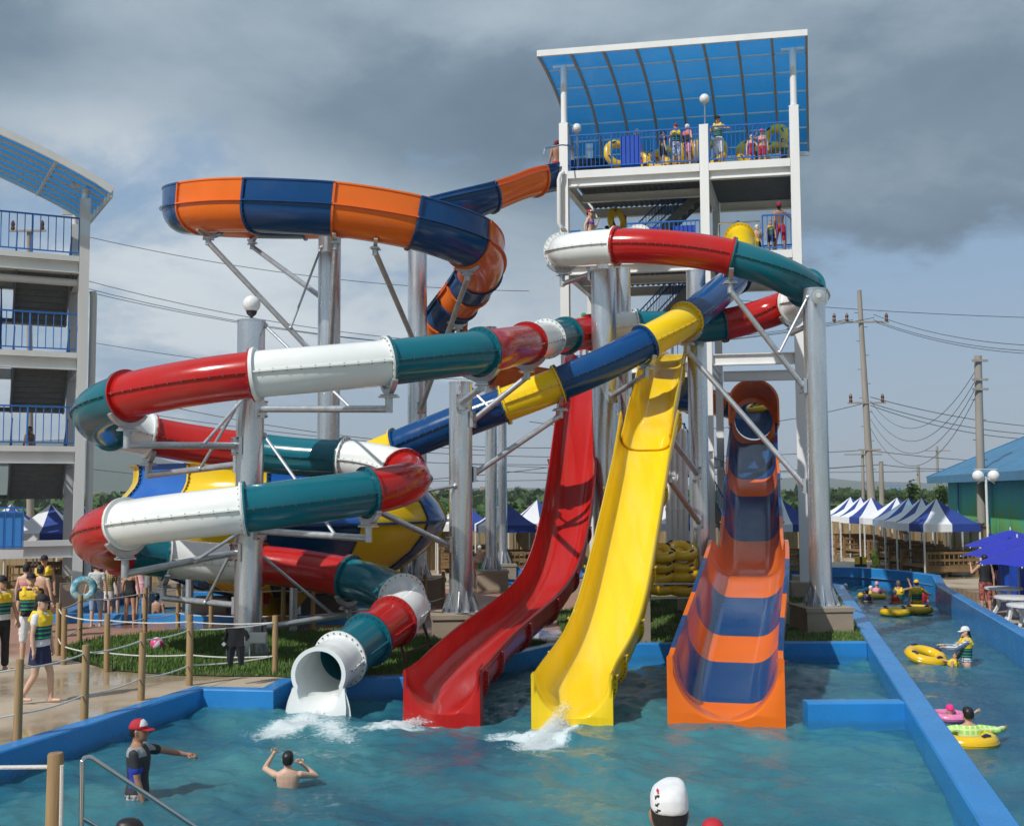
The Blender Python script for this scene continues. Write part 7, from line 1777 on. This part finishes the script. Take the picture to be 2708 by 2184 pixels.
person('person with black hair and a white and blue visor at the bottom left edge',(pz.x,6.2,pz.z-1.43),-80,1.40,SKINL,visor=C_WHT,headyaw=0)
# rings on the decks
def ringat(u,v,Yd,lab,**k): p=P(u,v,Yd); return ringfloat(lab,p,**k)
up=(R(80),0,0)
ringat(1635,408,35.3,'yellow ring standing upright left of the blue panel on the top deck',R_=.36,r_=.14,rot=(R(82),0,.3))
ringat(1712,425,35.4,'yellow double ring lying against the railing right of the blue panel',R_=.33,r_=.13,rot=(R(60),0,.1),double=True)
ringat(1762,420,35.7,'yellow ring behind the three children on the top deck',R_=.34,r_=.14,rot=(R(75),0,-.3))
ringat(1815,415,35.0,'yellow ring standing right of the three children',R_=.33,r_=.14,rot=(R(85),0,.9)); ringat(1850,405,35.2,'tall-standing yellow ring left of the middle tower column',R_=.36,r_=.14,rot=(R(85),0,1.1))
ringat(1888,405,35.4,'yellow ring behind the boy in white shorts',R_=.36,r_=.14,rot=(R(80),0,-.7))
ringat(1985,408,35.2,'large yellow ring behind the girl in the white cap on the top deck',R_=.36,r_=.14,rot=(R(78),0,.2)); ringat(2052,410,35.2,'yellow ring lying lowest at the right end of the top deck',R_=.36,r_=.14,rot=(R(72),0,-.2)); ringat(2050,368,35.5,'yellow ring leaning highest at the right end of the top deck',R_=.36,r_=.14,rot=(R(84),0,-.8))
ringat(1632,586,36.8,'yellow ring beside the person in the dark swimsuit on the second deck',R_=.34,r_=.13,rot=(R(85),0,.8))
ringat(2010,1075,41.0,'yellow ring carrying a rider inside the mouth of the raft slide',R_=.38,r_=.15,rot=(R(15),R(-15),0))
p=P(2000,1068,41.2); person('rider lying in the yellow ring inside the raft slide mouth',(p.x,p.y+.2,p.z-.66),15,1.4,SKIND,lean=-42,cap=C_MAR,vest='yellow',shorts=C_NVY,lP=((.1,-1,.05),(.05,-1,-.2)),lM=((-.1,-1,.05),(-.05,-1,-.2)))
for k,(v,lab) in enumerate(((1555,'lowest yellow double ring of the pile between the yellow slide and the banded chute'),(1515,'second yellow double ring of the pile by the tower foot'),(1480,'third yellow double ring of the pile, tilted towards the camera'),(1458,'topmost yellow double ring of the pile by the tower foot'))):
    p=P(1772,v,28.6); ringfloat(lab,p,R_=.30,r_=.15,rot=(R(8+34*(k==2)+16*(k==3)+14*(k==1)),R(3*(-1)**k),.1*k),double=True)
mbk=MB(); o=thing('ring_rack','white rail rack holding the pile of yellow double rings','rack',(P(1772,1500,28.6).x,28.6,0))
for dx in(-.8,.8):
    q=Vector((o.location.x+dx,28.6,0)); mbk.tube([q,q+Vector((0,0,1.5))],.03,PAINTW,8)
for z in(.5,.85): mbk.tube([Vector((o.location.x-.8,27.9,z)),Vector((o.location.x+.8,27.9,z))],.018,PAINTW,6); mbk.tube([Vector((o.location.x-.8,28.6,z-.05)),Vector((o.location.x+.8,28.6,z-.05))],.02,PAINTW,6)
mbk.build('rack_frame',o)
q=P(222,1557,26.4); ringfloat('blue and yellow child swim ring carried upright by the man in the patterned shirt',q,R_=.21,r_=.09,rot=(R(85),0,.5),m=patterned('ringblue',(.05,.32,.5),(.45,.6,.55),6),handles=False,grp=None)
q=P(2315,1478,44); ringfloat('green and yellow swim ring leaning on the wooden platforms',q,R_=.30,r_=.11,rot=(R(85),0,1.1),m=patterned('ringgreen',(.04,.35,.08),(.6,.55,.1),6),handles=False,grp=None)
q=P(2276,1490,43.5); lv=thing('life_vest','yellow and navy life vest hung on the wooden platform railing','life vest',tuple(q)); mb=MB(); mb.box(q+Vector((0,0,.12)),(.42,.14,.26),VYEL); mb.box(q+Vector((0,0,-.14)),(.44,.13,.26),NAVY); mb.box(q+Vector((0,-.01,.0)),(.09,.16,.54),BLACK); mb.box(q+Vector((0,-.012,-.16)),(.46,.13,.04),VGRN); mb.build('vest_panels',lv,smooth=False)
# splash droplets
SPL=mat('splash_foam',(.75,.79,.80),rough=.6,var=.05)
def splash(u,v,u2,v2,n,seed,wd,hh,lab):
    rg=np.random.RandomState(seed); a=G(u,v,WZ);c=G(u2,v2,WZ); d=(c-a); s_=Vector((-d.y,d.x,0)).normalized(); mb=MB()
    for i in range(n):
        f=rg.rand()**.9; w_=rg.normal()*wd*(.35+f*.8); h=abs(rg.normal())*hh*(1-f)**.6*math.exp(-(w_/wd)**2); q=a+d*f+s_*w_+Vector((0,0,max(.0,h))); r_=rg.uniform(.002,.0075)*(1.2-.5*f)
        mb.sphere(q,r_,SPL,4,2,sc=(1+rg.rand(),1+rg.rand(),.7))
    o=mb.build('splash',smooth=True); tag(o,lab,'splash',None,'stuff')
splash(1500,1898,1405,1985,9000,3,.15,.12,'white splash where the yellow slide meets the water'); splash(1180,1890,1010,1930,3500,4,.13,.06,'white splash at the red slide outlet'); splash(860,1885,720,1950,3500,5,.18,.05,'white splash at the white tube outlet')
finish_people()
# ================================================================ haze: one closed box of even air round the camera and the whole place
hm=bpy.data.materials.new('haze_air'); hm.use_nodes=True; t=hm.node_tree; t.nodes.clear(); ho=t.nodes.new('ShaderNodeOutputMaterial'); pv=t.nodes.new('ShaderNodeVolumePrincipled')
pv.inputs['Color'].default_value=(.86,.92,1.0,1); pv.inputs['Density'].default_value=.00022; t.links.new(pv.outputs[0],ho.inputs['Volume'])
mb=MB(); mb.box((0,4200,110),(13000,9500,236),hm); hz=mb.build('haze',smooth=False); hz['kind']='stuff'; hz['label']='thin even haze in the air over the whole scene'
